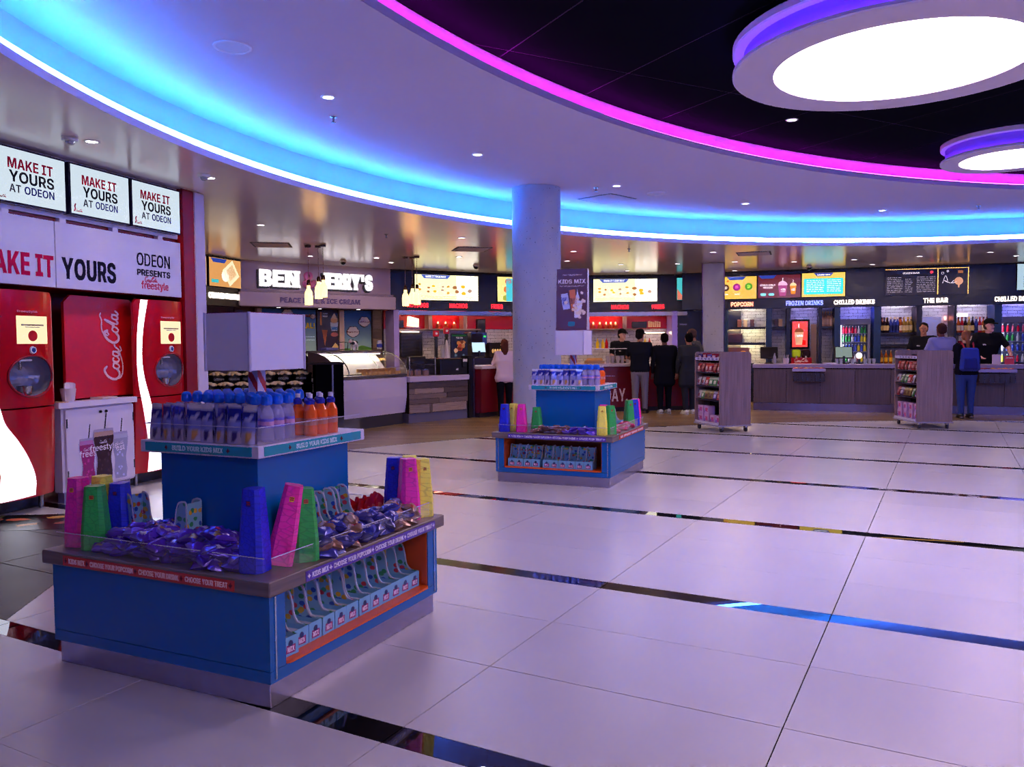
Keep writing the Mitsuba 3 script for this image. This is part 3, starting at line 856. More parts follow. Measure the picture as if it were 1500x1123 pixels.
def tumbler(cx, w, h, col, top, wordtxt, order):
    o = [(-0.36, 0), (-0.42, 0.18), (-0.36, 0.42), (-0.44, 0.62), (-0.52, 0.82), (-0.47, 1.0)]
    pts = spline([(a * w, b * h) for a, b in o], 5) + spline([(-a * w, b * h) for a, b in o[::-1]], 5)
    g = Polygon(pts)
    M = LF.m
    z0, y = 0.135, -0.0055 - 0.002 * order
    p_ = part(k, 'glass_print', Mesh(S(168, 160, 190)).prism(g, 0, 0.0012, m=stand(cx, y, z0)), 'satin', M)
    part(k, 'drink_print', Mesh(col).prism(g.buffer(-0.008).intersection(sbox(-1, 0, 1, h * 0.86)), 0, 0.0006, m=stand(cx, y - 0.0012, z0)), 'satin', M)
    part(k, 'foam_print', Mesh(top).prism(g.buffer(-0.008).intersection(sbox(-1, h * 0.86, 1, h * 0.95)), 0, 0.0006, m=stand(cx, y - 0.0012, z0)), 'satin', M)
    part(k, 'straw_print', Mesh(S(36, 24, 34)).prism(LineString([(0.06 * w, h * 0.98), (0.16 * w, h * 1.28)]).buffer(0.006), 0, 0.001, m=stand(cx, y, z0)), 'satin', M)
    for q in range(9):
        part(k, 'bubble_print', Mesh(tuple(min(1, c * 1.8 + 0.01) for c in col)).prism(affinity.translate(blob(6, 0.013, q + order * 11, 0.6), rng.uniform(-0.25, 0.25) * w, rng.uniform(0.06, 0.55) * h), 0, 0.0005, m=stand(cx, y - 0.0018, z0)), 'satin', M)
    t = glyphs(wordtxt, 0.058, 600)
    part(k, 'lettering', Mesh(S(236, 226, 240)).prism(centred(t, 0), 0, 0.0006, m=stand(cx, y - 0.0020, z0 + h * 0.60)), 'satin', M)
    part(k, 'script', Mesh(S(236, 226, 240)).prism(script_logo(0.09), 0, 0.0006, m=stand(cx - 0.05, y - 0.0020, z0 + h * 0.73)), 'satin', M)


tumbler(0.90, 0.20, 0.43, S(150, 30, 96), S(190, 120, 170), 'frees', 0)
tumbler(1.30, 0.20, 0.45, S(150, 150, 176), S(176, 176, 196), 'est', 0)
tumbler(1.09, 0.25, 0.50, S(52, 20, 22), S(176, 140, 120), 'freestyle', 2)

# on the cabinet
cp = thing('napkin_cup', 'white crinkled cup of napkins on the white cabinet', 'cup')
part(cp, 'cup', Mesh(S(226, 208, 210)).lathe([(0.0, 0.0), (0.05, 0.0), (0.068, 0.12), (0.062, 0.118), (0.046, 0.01)], 18), 'satin', LF.m @ Mx((0.74, 0.04, 0.915)))
nk = Mesh(S(236, 220, 224))
for i in range(7):
    nk.prism(Polygon([(-0.03, 0), (0.03, 0), (0.035, 0.15), (0.0, 0.165), (-0.03, 0.15)]), 0, 0.002, m=Mx((0.01 * (i - 3), 0.008 * ((i * 5) % 7 - 3), 0.012), i * 50) @ STAND)
part(cp, 'napkins', nk, 'matte', LF.m @ Mx((0.74, 0.04, 0.915)), kind='stuff')
solo('leaflet', 'pale leaflets lying on the white cabinet beside the red panel', 'leaflet', Mesh(S(214, 190, 170)).bb(-0.10, 0.10, -0.07, 0.07, 0, 0.02, bev=0.002), 'satin', LF.at(1.16, 0.04, 0.915, 4))
solo('leaflet', 'single leaflet lying left of the napkin cup', 'leaflet', Mesh(S(206, 160, 120)).bb(-0.08, 0.08, -0.05, 0.05, 0, 0.006), 'satin', LF.at(0.625, 0.04, 0.915, 80))
# floor graphic of scattered popcorn at the foot of the left machine
k = thing('floor_sticker', 'dark floor sticker with orange popcorn shapes before the left drinks machine', 'floor sticker')
part(k, 'sheet', Mesh(S(14)).bb(-0.62, 0.62, -0.30, 0.30, 0.0006, 0.002), 'satin', Mx((-4.0, 6.45, 0), 5))
for i in range(16):
    c = (S(190, 90, 50), S(196, 140, 70), S(150, 80, 60), S(120, 120, 60))[i % 4]
    part(k, 'popcorn_print', Mesh(c).prism(affinity.scale(blob(8, 0.07, i, 0.7), 1.3, 0.7), 0.002, 0.003, m=Mx((-4.0 + rng.uniform(-0.5, 0.5), 6.45 + rng.uniform(-0.22, 0.22), 0), i * 40)), 'satin')
# ================================================================ fascias, signs and screens over the counters
NAVY, BLK = S(8, 9, 18), S(8, 7, 10)
F0 = Frame((-6.04, 13.48), (-5.28, 15.84))
F1 = Frame((-5.28, 15.84), (-2.68, 18.01))
F2 = Frame((-2.68, 18.01), (0.05, 19.42))
F3 = Frame((1.0, 20.0), (4.35, 19.8))
F4 = Frame((4.98, 19.32), (9.99, 17.77))
CREAM = S(250, 240, 214)


def fascia(n, fr, x0, x1, z0, col, thick=0.25):
    k = f'wall_{n}'
    put(k, Mesh(col).bb(x0, x1, 0, thick, z0, Z_OUT - 0.002), 'satin', fr.m)
    labels[k] = {'kind': 'structure'}
    return k


fascia('popcorn_fascia', F0, -1.5, F0.len, 2.18, BLK)
fascia('ice_cream_fascia', F1, 0.0, F1.len, 2.20, S(176, 152, 162))
fascia('grill_fascia', F2, 0.0, F2.len + 0.25, 2.2, BLK)
fascia('grill_fascia_far', F3, -0.72, F3.len + 0.1, 2.2, BLK)
fascia('bar_fascia', F4, -0.9, F4.len + 1.6, 2.22, NAVY)


def screen(fr, x0, x1, z0, z1, label, col, cat='screen', group=None, y=-0.03, w=0.12, k_=1.0, bez=S(12)):
    k = thing('menu_screen', label, cat, group)
    part(k, 'housing', Mesh(bez).bb(x0, x1, y, -0.002, z0, z1, bev=0.004), 'gloss', fr.m)
    part(k, 'display', Mesh((0.02, 0.02, 0.02)).quad((x0 + 0.012, y - 0.001, z0 + 0.012), (x1 - 0.012, y - 0.001, z0 + 0.012), (x1 - 0.012, y - 0.001, z1 - 0.012), (x0 + 0.012, y - 0.001, z1 - 0.012)), 'gloss', fr.m, label='lit display',
         emit=tuple(SCREEN * k_ * c for c in col), w=w)
    return k


def glow(k, name, polys, fr, y=-0.0335, f=1.0, depth=0.001):
    """flat shapes shown on a display: [(polygon in x-z, colour)]"""
    for g, c in polys:
        part(k, name, Mesh(c).prism(g, 0, depth, m=stand(0, y, 0)), 'matte', fr.m, emit=tuple(SCREEN * f * q for q in c))


def menu_lines(k, fr, x0, x1, z, n, dz, col, seed, y=-0.034, f=1.0, h=0.016):
    """rows of small print on a display"""
    q = random.Random(seed)
    m = Mesh(col)
    for i in range(n):
        x = x0
        while x < x1 - 0.02:
            l = q.uniform(0.03, 0.11)
            m.prism(sbox(x, z - i * dz, min(x + l, x1), z - i * dz + h), 0, 0.001, m=stand(0, y, 0))
            x += l + 0.018
    part(k, 'small_print', m, 'matte', fr.m, emit=tuple(SCREEN * f * c for c in col), kind='stuff')


def tab(x, z1, wd, h=0.075):
    return Polygon([(x - wd / 2, z1), (x + wd / 2, z1), (x + wd / 2 - h * 0.9, z1 - h), (x - wd / 2 + h * 0.9, z1 - h)])


BLUE_TAB = S(40, 60, 140)
# --- popcorn counter end (far left): screen plus CHILLED DRINKS
k = screen(F0, 1.24 + 0.27, 2.48 - 0.02, 2.52, 3.07, 'small menu screen showing a sandwich, left of the ice cream sign', S(214, 150, 84))
glow(k, 'picture', [(tab(1.80, 3.05, 0.46), BLUE_TAB), (affinity.rotate(sbox(1.97, 2.62, 2.33, 2.98), 35), S(232, 214, 170)), (affinity.rotate(sbox(2.04, 2.70, 2.27, 2.92), 35), S(200, 160, 110)), (affinity.translate(Point(0, 0).buffer(0.11), 1.98, 2.74), S(246, 236, 210)), (sbox(1.58, 2.60, 1.78, 2.66), S(60, 170, 170))], F0)
k = screen(F0, 0.6, 1.46, 2.52, 3.07, 'menu screen cut by the pale wall end at the left', S(190, 150, 120))
glow(k, 'picture', [(affinity.translate(blob(9, 0.16, 3), 1.22, 2.75), S(230, 120, 90))], F0)
k = thing('neon_sign', 'white CHILLED DRINKS lettering left of the ice cream sign', 'sign')
sign(k, 'CHILLED DRINKS', 1.52, -0.002, 2.31, 0.105, (1, 1, 1), F0.m, 0.02, 800, x1=2.42, emit=tuple(NEON * c for c in S(255, 236, 206)), w=0.05, grow=1.5)
k = thing('neon_sign', 'blue DRINKS lettering cut off by the pale wall end', 'sign')
sign(k, 'FROZEN DRINKS', 0.25, -0.002, 2.31, 0.105, (0.1, 0.2, 1), F0.m, 0.02, 800, x1=1.36, emit=tuple(NEON * c for c in S(40, 90, 240)), w=0.02)

# --- ice cream counter sign: slab lettering standing off a mauve board
def slab_serif(text, height):
    g = glyphs(text, height, 900, 1.0, 1.0)
    ext = []
    for p in getattr(g, 'geoms', [g]):
        x0, y0, x1, y1 = p.bounds
        for ya, yb in ((y0, y0 + height * 0.15), (y1 - height * 0.15, y1)):
            if y1 - y0 < height * 0.6:
                continue
            b = p.intersection(sbox(x0 - 1, ya, x1 + 1, yb))
            for q in getattr(b, 'geoms', [b]):
                if q.is_empty:
                    continue
                a, _, c, _ = q.bounds
                if c - a < height * 0.42:
                    ext.append(sbox(a - height * 0.075, ya, c + height * 0.075, yb))
    return unary_union([g, *ext])


k = thing('ice_cream_sign', 'large white slab lettering sign reading BEN & JERRY\'S with a lit ampersand', 'sign')
part(k, 'cornice', Mesh(S(190, 168, 182)).bb(-0.06, 3.46, -0.10, -0.002, 2.20, 2.475, bev=0.006), 'satin', F1.m)
part(k, 'cornice_step', Mesh(S(150, 130, 142)).bb(-0.03, 3.43, -0.055, -0.002, 2.477, 2.53, bev=0.006), 'satin', F1.m)
ben, jer = slab_serif('BEN', 0.33), slab_serif("JERRY'S", 0.33)
for g, a, b in ((ben, 0.36, 1.22), (jer, 1.66, 2.90)):
    g = fit(g, 0, b - a)
    for p in getattr(g, 'geoms', [g]):
        part(k, 'letter', Mesh(S(250)).prism(p, 0.03, 0.075, m=stand(a, 0, 2.60)), 'satin', F1.m, label='white slab letter with a black edge', emit=(0.75, 0.72, 0.72), w=0.02)
        part(k, 'letter_edge', Mesh(S(26)).prism(affinity.translate(p, -0.022, -0.022).buffer(0.016), 0.0, 0.03, m=stand(a, 0, 2.60)), 'satin', F1.m)
part(k, 'ampersand', Mesh(S(200, 90, 140)).prism(centred(glyphs('&', 0.33, 800), 0), 0.0, 0.05, m=stand(1.44, 0, 2.60)), 'satin', F1.m, label='pink and gold ampersand')
sign(k, 'PEACE LOVE & ICE CREAM', 0.76, -0.101, 2.285, 0.105, S(110, 92, 140), F1.m, 0.008, 900, x1=2.56)
for x in (0.75, 1.65, 2.55):
    q = thing('spot_lamp', {0.75: 'left', 1.65: 'middle', 2.55: 'right'}[x] + ' small spot lamp under the ice cream cornice', 'spot lamp')
    part(q, 'body', Mesh(S(200)).lathe([(0.04, -0.02), (0.045, 0.0)], 14), 'satin', F1.at(x, -0.05, 2.198))
    w_ = np.arange(14) * 2 * np.pi / 14
    part(q, 'lens', Mesh((.9, .9, .9)).raw(np.vstack([np.stack([0.038 * np.cos(w_), 0.038 * np.sin(w_), 0 * w_ - 0.021], 1), [[0, 0, -0.021]]]), np.stack([(np.arange(14) + 1) % 14, np.arange(14), np.full(14, 14)], 1)), 'matte', F1.at(x, -0.05, 2.198), emit=(30, 24, 18), w=0.08)

# --- grill fascias: two long screens, red lettering
for fr, x0, x1, z0, z1, lab, seed in ((F2, 0.55, 2.14, 2.42, 3.02, 'long bright grill menu screen left of the round column', 1), (F3, 1.0, 2.58, 2.43, 3.01, 'long bright grill menu screen right of the round column', 2)):
    k = screen(fr, x0, x1, z0, z1, lab, S(252, 240, 176), k_=1.35)
    g = [(tab(x0 + 0.52, z1 - 0.015, 0.72, 0.085), S(70, 90, 170))]
    glow(k, 'picture', g, fr)
    part(k, 'bright_half', Mesh((1, 1, 1)).prism(sbox(x0 + 1.03, z0 + 0.02, x1 - 0.02, z1 - 0.02), 0, 0.0008, m=stand(0, -0.032, 0)), 'matte', fr.m, emit=tuple(1.3 * c for c in S(255, 248, 222)), w=0.05)
    sign(k, 'MAKE IT YOUR WAY', x0 + 0.27, -0.0345, z1 - 0.078, 0.045, (1, 1, 1), fr.m, 0.001, 800, x1=x0 + 0.77, emit=(1, 1, 1))
    q = random.Random(seed)
    for i in range(15):
        x, z = x0 + 0.14 + (i % 8) * 0.175 + q.uniform(-0.03, 0.03), z0 + 0.20 + 0.11 * (i // 8) + q.uniform(-0.02, 0.06)
        c = (S(190, 140, 50), S(150, 100, 60), S(220, 170, 40), S(160, 130, 110))[i % 4]
        glow(k, 'dish_picture', [(affinity.scale(affinity.translate(blob(8, 0.042 if i % 8 > 4 else 0.028, i + seed * 20, 0.6), x, z), 1.3, 0.9), c)], fr, f=1.1)
    menu_lines(k, fr, x0 + 0.06, x1 - 0.1, z0 + 0.09, 2, 0.035, S(200, 170, 110), seed, f=1.0, h=0.010)
for fr, txt, xa, xb in ((F2, 'HOTDOGS', 0.385, 0.89), (F2, 'NACHOS', 1.405, 1.86), (F2, 'FRIES', 2.475, 2.775), (F3, 'HOTDOGS', 0.30, 0.82), (F3, 'NACHOS', 1.45, 1.88), (F3, 'FRIES', 2.44, 2.745)):
    k = thing('neon_sign', f'red {txt} lettering under the grill screen ' + ('left' if fr is F2 else 'right') + ' of the round column', 'sign')
    sign(k, txt, xa, -0.002, 2.262, 0.105, (1, 0.05, 0.05), fr.m, 0.02, 800, x1=xb, emit=tuple(1.3 * NEON * c for c in S(255, 30, 44)), w=0.03)
k = screen(F2, 2.62, 3.28, 2.42, 3.03, 'menu screen half hidden behind the left edge of the round column', S(240, 214, 130), k_=1.2)
glow(k, 'picture', [(sbox(2.86, 2.44, 3.27, 2.98), S(70, 190, 200)), (affinity.translate(blob(10, 0.08, 5), 2.92, 2.98 - 0.08), S(190, 70, 60)), (affinity.translate(blob(10, 0.07, 6), 2.86, 2.72), S(210, 120, 60)), (affinity.translate(blob(10, 0.07, 9), 2.84, 2.52), S(150, 160, 60))], F2)
k = screen(F3, 3.03, 3.42, 2.46, 3.02, 'turquoise menu screen half hidden by the square pillar', S(70, 186, 190), k_=1.0)
glow(k, 'picture', [(Polygon([(3.05, 2.48), (3.25, 2.48), (3.05, 2.74)]), S(196, 110, 90)), (affinity.translate(blob(12, 0.08, 8), 3.32, 2.74), S(222, 150, 80)), (sbox(3.24, 2.60, 3.40, 2.615), S(220, 240, 240))], F3)

# --- bar fascia
k = screen(F4, -0.30, 0.83, 2.44, 2.99, 'yellow menu screen with three round tubs, right of the square pillar', S(232, 178, 66), k_=1.15)
glow(k, 'picture', [(tab(0.36, 2.975, 0.44), BLUE_TAB), (Point(0.12, 2.72).buffer(0.078), S(60, 40, 30)), (Point(0.37, 2.73).buffer(0.084), S(130, 30, 110)), (Point(0.64, 2.74).buffer(0.084), S(60, 130, 40)), (Point(0.12, 2.72).buffer(0.04), S(240, 230, 210)), (Point(0.37, 2.73).buffer(0.04), S(230, 90, 170)), (Point(0.64, 2.74).buffer(0.045), S(170, 220, 80)), (sbox(0.08, 2.55, 0.18, 2.58), S(250, 220, 190)), (sbox(0.32, 2.55, 0.44, 2.58), S(250, 220, 190)), (affinity.translate(blob(7, 0.03, 2), 0.17, 2.87), S(200, 110, 40))], F4)
k = screen(F4, 0.84, 1.80, 2.45, 3.0, 'dark red menu screen with two iced drinks', S(106, 26, 34), k_=0.9)


def iced_cup(x, z, w, h, c, lid):
    return [(Polygon([(x - w * .34, z), (x + w * .34, z), (x + w * .5, z + h * .68), (x - w * .5, z + h * .68)]), c), (Point(x, z + h * .68).buffer(w * .52).intersection(sbox(x - w, z + h * .68, x + w, z + h)), lid), (sbox(x - w * .04, z + h * .9, x + w * .04, z + h * 1.18), S(246, 230, 230)), (sbox(x - w * .3, z + h * .25, x + w * .3, z + h * .48), S(240, 226, 236))]


glow(k, 'picture', [(tab(1.06, 2.985, 0.40), BLUE_TAB), *iced_cup(1.40, 2.50, 0.20, 0.36, S(150, 70, 120), S(214, 170, 196)), *iced_cup(1.63, 2.54, 0.14, 0.28, S(224, 130, 50), S(240, 200, 150)), (rrect(0.13, 0.06, 0.03).__class__(affinity.translate(rrect(0.13, 0.06, 0.03), 0.97, 2.54).exterior.coords), S(120, 220, 226)), (Polygon(affinity.translate(rrect(0.13, 0.06, 0.03), 1.15, 2.54).exterior.coords), S(120, 220, 226))], F4)
sign(k, 'COCA-COLA', 0.90, -0.0345, 2.74, 0.04, (1, 1, 1), F4.m, 0.001, 800, x1=1.24, emit=S(250, 230, 230))
sign(k, 'FROZEN', 0.97, -0.0345, 2.68, 0.038, (1, 1, 1), F4.m, 0.001, 800, x1=1.18, emit=S(250, 230, 230))
k = screen(F4, 1.81, 2.76, 2.45, 3.02, 'menu screen with a turquoise price list framed in yellow', S(236, 196, 84), k_=1.1)
glow(k, 'picture', [(tab(2.29, 3.005, 0.42), BLUE_TAB), (Polygon(affinity.translate(rrect(0.84, 0.36, 0.03), 2.285, 2.70).exterior.coords), S(60, 206, 206))], F4)
sign(k, 'SUMMER MENU', 2.15, -0.0345, 2.945, 0.03, (1, 1, 1), F4.m, 0.001, 800, x1=2.43, emit=(1, 1, 1))
menu_lines(k, F4, 1.92, 2.30, 2.83, 7, 0.042, S(226, 250, 250), 4, y=-0.0355)
menu_lines(k, F4, 2.36, 2.66, 2.83, 7, 0.042, S(226, 250, 250), 5, y=-0.0355)
# framed bar menu board: black panels in a lit gold frame
k = thing('menu_board', 'black bar menu board in a lit gold frame above THE BAR', 'menu board')
bx0, bx1, bz0, bz1, bxm = 3.58, 5.25, 2.455, 3.035, 4.64
part(k, 'panel', Mesh(S(34, 28, 36)).bb(bx0, bxm, -0.03, -0.002, bz0, bz1), 'satin', F4.m)
part(k, 'panel', Mesh(S(34, 28, 36)).bb(bxm + 0.01, bx1, -0.03, -0.002, bz0, bz1), 'satin', F4.m)
for a in ((bx0, bx1, bz1 - 0.014, bz1), (bxm - 0.004, bxm + 0.014, bz0, bz1), (bx1 - 0.014, bx1, bz0, bz1)):
    part(k, 'frame_edge', Mesh(S(220, 160, 70)).bb(a[0], a[1], -0.045, -0.03, a[2], a[3]), 'metal', F4.m, emit=tuple(1.1 * c for c in S(240, 170, 80)), w=0.02)
sign(k, 'ODEON', 3.94, -0.0305, 2.92, 0.04, S(220, 210, 214), F4.m, 0.001, 800, x1=4.13, emit=S(190, 180, 186))
sign(k, 'BAR', 4.15, -0.0305, 2.92, 0.04, S(220, 210, 214), F4.m, 0.001, 800, x1=4.28, emit=S(190, 180, 186))
menu_lines(k, F4, 3.62, 3.94, 2.84, 9, 0.04, S(150, 140, 150), 6, y=-0.031, h=0.011)
menu_lines(k, F4, 3.99, 4.14, 2.80, 8, 0.04, S(150, 140, 150), 7, y=-0.031, h=0.011)
menu_lines(k, F4, 4.22, 4.60, 2.84, 9, 0.04, S(150, 140, 150), 8, y=-0.031, h=0.011)
glow(k, 'drawing', [(LineString(spline([(4.74, 2.70), (4.80, 2.86), (4.84, 2.72), (4.78, 2.76), (4.90, 2.70), (4.96, 2.76), (4.93, 2.70), (5.02, 2.72)])).buffer(0.006), S(200, 190, 200)), (Point(5.06, 2.74).buffer(0.085), S(196, 140, 110)), (sbox(5.045, 2.60, 5.075, 2.66), S(196, 140, 110)), (Point(4.74, 2.92).buffer(0.03).difference(Point(4.74, 2.92).buffer(0.02)), S(190, 180, 190)), (sbox(5.04, 2.91, 5.14, 2.97), S(150, 90, 60)), (affinity.translate(blob(7, 0.03, 3), 4.84, 2.96), S(170, 160, 170))], F4, y=-0.031)
glow(k, 'drawing', [(Point(4.52, 2.95).buffer(0.035), S(210, 60, 80))], F4, y=-0.031)
k = screen(F4, 6.17, 7.2, 2.50, 3.08, 'pale menu screen cut by the right edge of the photo', S(176, 204, 220), k_=0.9)
sign(k, 'TEA & COFFEE', 6.30, -0.0345, 2.86, 0.06, S(40, 40, 60), F4.m, 0.001, 800)
menu_lines(k, F4, 6.3, 6.9, 2.78, 5, 0.05, S(70, 70, 90), 9, f=0.1)
WARMN = tuple(NEON * c for c in S(255, 232, 204))
for txt, xa, xb, c, lab in (('POPCORN', 0.24, 0.745, tuple(1.2 * NEON * c for c in S(255, 108, 30)), 'orange POPCORN lettering right of the square pillar'), ('FROZEN DRINKS', 1.475, 2.285, tuple(NEON * c for c in S(30, 90, 250)), 'blue FROZEN DRINKS lettering above the bar shelves'),
                            ('CHILLED DRINKS', 2.515, 3.375, WARMN, 'white CHILLED DRINKS lettering above the left drinks fridge'), ('THE BAR', 4.365, 4.86, WARMN, 'white THE BAR lettering under the framed menu board'), ('CHILLED DRINKS', 5.765, 6.62, WARMN, 'white CHILLED DRINKS lettering cut by the right edge')):
    k = thing('neon_sign', lab, 'sign')
    sign(k, txt, xa, -0.002, 2.275, 0.105, (1, 1, 1), F4.m, 0.02, 800, x1=xb, emit=c, w=0.04, grow=1.2)

# --- bottle pendants in front of the ice cream sign and the grill
bp = Proto('pendant', 'pendant lamp')
bp.part('canopy', Mesh(S(70, 50, 46)).lathe([(0.0, -0.03), (0.05, -0.03), (0.055, 0.0)], 16), 'satin')
bp.part('cord', Mesh(S(150, 110, 90)).cyl((0, 0, -0.03), (0, 0, -0.52), 0.0045, n=6), 'satin')
bp.part('cap', Mesh(S(90, 60, 40)).lathe([(0.022, -0.52), (0.03, -0.56), (0.03, -0.60)], 12), 'metal')
bp.part('shade', Mesh(S(255, 220, 150)).lathe([(0.0, -0.90), (0.066, -0.895), (0.068, -0.76), (0.06, -0.70), (0.032, -0.65), (0.030, -0.60)], 18), 'satin', label='glowing amber glass', emit=(2.4, 1.35, 0.42), w=0.12)
for i, (x, y, dz, lab) in enumerate(((-3.42, 13.70, -0.10, 'left pendant of the cluster before the ice cream sign'), (-3.27, 13.78, 0.0, 'middle pendant of the cluster before the ice cream sign'), (-3.16, 13.66, 0.02, 'right pendant of the cluster before the ice cream sign'),
                                     (-2.03, 15.55, -0.04, 'left pendant of the cluster before the grill screen'), (-1.90, 15.60, 0.0, 'middle pendant of the cluster before the grill screen'), (-1.80, 15.50, -0.02, 'right pendant of the cluster before the grill screen'))):
    m = Mx((x, y, Z_OUT))
    m[2, 2] = 1.0 - 1.2 * dz
    bp.at(m, lab, 'amber bottle pendants')
# ================================================================ counters, kitchens and the bar
C1 = Frame((-2.5, 13.53), (-1.88, 14.6))
C2 = Frame((-1.85, 14.55), (-0.86, 15.57))
C3 = Frame((-0.66, 15.55), (0.07, 16.43))
C3B = Frame((0.07, 16.43), (3.6, 17.1))
C4 = Frame((5.12, 17.05), (9.75, 15.35))
STEEL = S(170, 168, 178)
LILAC = S(208, 198, 220)
WARMB = (9.0, 6.6, 4.4)


def lamp_bar(fr, x0, x1, y, z, label, e, w=0.15, dz=0.02):
    k = thing('strip_lamp', label, 'strip lamp')
    part(k, 'housing', Mesh(S(190)).bb(x0, x1, y, y + 0.05, z, z + 0.02), 'satin', fr.m)
    part(k, 'tube', Mesh((.9, .9, .9)).bb(x0 + 0.01, x1 - 0.01, y + 0.01, y + 0.04, z - dz, z - 0.001), 'matte', fr.m, emit=e, w=w)
    return k


# ---- popcorn cabinet at the far left: black stepped shelves of popcorn tubs
PF_ = Frame((-4.75, 11.25), (-2.49, 11.95))
L0 = PF_.len
k = thing('popcorn_cabinet', 'black stepped cabinet holding tubs of popcorn left of the ice cream freezer', 'cabinet')
BK = S(9, 8, 10)
part(k, 'base', Mesh(BK).bb(0, L0, 0.02, 0.75, 0, 0.62), 'dull', PF_.m)
for z, y in ((0.72, 0.05), (0.86, 0.28), (1.0, 0.5)):
    part(k, 'shelf', Mesh(BK).bb(0, L0 - 0.42, y, y + 0.26, z - 0.02, z), 'dull', PF_.m)
    part(k, 'riser', Mesh(BK).bb(0, L0 - 0.42, y + 0.22, y + 0.24, 0.62, z - 0.02), 'dull', PF_.m)
part(k, 'side_panel', Mesh(BK).bb(L0 - 0.40, L0, 0.03, 0.72, 0.62, 1.13), 'dull', PF_.m)
part(k, 'top_board', Mesh(S(40, 34, 36)).bb(L0 - 0.62, L0 + 0.01, 0.0, 0.76, 1.13, 1.155), 'dull', PF_.m)
part(k, 'post', Mesh(S(120, 112, 116)).bb(L0 - 0.17, L0 - 0.145, 0.005, 0.03, 0.1, 1.13), 'metal', PF_.m)
for i in range(7):
    part(k, 'rail', Mesh(S(90, 84, 84)).cyl((0.25 + i * 0.24, 0.06, 1.02), (0.42 + i * 0.24, 0.74, 1.20), 0.006, n=6), 'metal', PF_.m)
tub = Proto('popcorn_tub', 'popcorn tub')
tub.part('tub', Mesh(S(18, 16, 20)).lathe([(0.0, 0.0), (0.078, 0.0), (0.105, 0.13), (0.101, 0.13), (0.08, 0.02)], 18), 'satin')
pp = Mesh(S(240, 214, 160))
q = random.Random(3)
for i in range(34):
    a, r = q.uniform(0, 6.28), 0.102 * math.sqrt(q.random())
    pp.sph((r * math.cos(a), r * math.sin(a), 0.13 + 0.035 * (1 - (r / 0.11) ** 2)), (0.022, 0.020, 0.017), 1, col=S(*q.choice([(244, 222, 172), (236, 204, 140), (250, 232, 196)])))
tub.part('popcorn', pp, 'matte')
tub.part('logo', Mesh(S(150, 150, 156)).prism(centred(glyphs('ODEON', 0.03, 600), 0), 0, 0.003, m=stand(0, -0.093, 0.055)), 'satin')
q = random.Random(11)
for z, y, n in ((0.72, 0.17, 7), (0.86, 0.40, 7), (1.0, 0.62, 7)):
    for i in range(n):
        x = 0.22 + i * 0.245 + (0.10 if z == 0.86 else 0) + q.uniform(-0.02, 0.02)
        if x > L0 - 0.55 or (z == 1.0 and i in (2, 5)):
            continue
        tub.at(PF_.at(x, y, z, q.uniform(-20, 20)), ORD[i] + ' popcorn tub from the left on the ' + {0.72: 'front', 0.86: 'middle', 1.0: 'top'}[z] + ' step of the black cabinet', 'popcorn tubs on the black stepped cabinet')

# ---- ice cream freezer
k = thing('ice_cream_freezer', 'curved glass ice cream freezer with a lilac front', 'freezer')
x0, x1 = -0.62, 1.20
part(k, 'plinth', Mesh(S(46, 44, 52)).bb(x0 + 0.02, x1 - 0.05, 0.06, 0.95, 0, 0.2), 'satin', C1.m)
pr = Polygon([(0.05, 0.2), (0.98, 0.2), (0.98, 0.84), (0.0, 0.84), (0.0, 0.5)])
EX = np.array([[0, 0, 1, 0], [1, 0, 0, 0], [0, 1, 0, 0], [0, 0, 0, 1.0]])      # (y, z) profile swept along x
part(k, 'body', Mesh(S(200, 188, 220)).prism(pr, x0, x1, m=EX), 'satin', C1.m)
part(k, 'sill', Mesh(S(196, 196, 206)).bb(x0 - 0.01, x1 + 0.01, -0.015, 0.5, 0.842, 0.90, bev=0.01), 'metal', C1.m)
part(k, 'rear_counter', Mesh(S(60, 50, 50)).bb(x0, x1, 0.72, 0.99, 0.842, 1.30), 'satin', C1.m)
part(k, 'well', Mesh(S(238, 236, 226)).bb(x0 + 0.03, x1 - 0.03, 0.5, 0.70, 0.842, 0.87), 'satin', C1.m)
bk_ = Mesh(S(236, 234, 222)).quad((x0 + 0.03, 0.40, 0.91), (x1 - 0.03, 0.40, 0.91), (x1 - 0.03, 0.70, 1.27), (x0 + 0.03, 0.70, 1.27))
part(k, 'inner_back', bk_, 'satin', C1.m, label='pale sloping inner panel')
part(k, 'lid', Mesh(S(70, 62, 60)).bb(x0, x1, 0.62, 1.0, 1.302, 1.325, bev=0.004), 'gloss', C1.m)
arc = [(-0.005 + 0.62 * (1 - math.cos(t)), 0.905 + 0.40 * math.sin(t)) for t in np.linspace(0, math.pi / 2, 13)]
gl = Mesh((0.9, 0.9, 0.9))
for (ya, za), (yb, zb) in zip(arc[:-1], arc[1:]):
    gl.quad((x0, ya, za), (x1, ya, za), (x1, yb, zb), (x0, yb, zb))
part(k, 'curved_glass', gl, 'acrylic', C1.m, label='curved front glass')
part(k, 'end_glass', Mesh((.9, .9, .9)).prism(Polygon(arc + [(0.62, 0.905)]), x1 - 0.004, x1 - 0.0035, m=EX), 'acrylic', C1.m, label='clear quarter round end pane')
part(k, 'end_board', Mesh(S(84, 66, 64)).prism(Polygon(arc + [(0.62, 0.905)]), x0 - 0.02, x0 - 0.002, m=EX), 'satin', C1.m, label='brown quarter round end board')
for x in (x0 + 0.28, x1 - 0.005):
    part(k, 'glass_rib', Mesh(S(120, 118, 112) if x < 1 else S(206, 214, 206)).tube([(x, y, z) for y, z in arc], 0.009, 6), 'metal', C1.m)
part(k, 'prop', Mesh(S(206, 206, 200)).cyl((0.52, 0.08, 1.02), (0.80, 0.60, 1.29), 0.008, n=8), 'metal', C1.m)
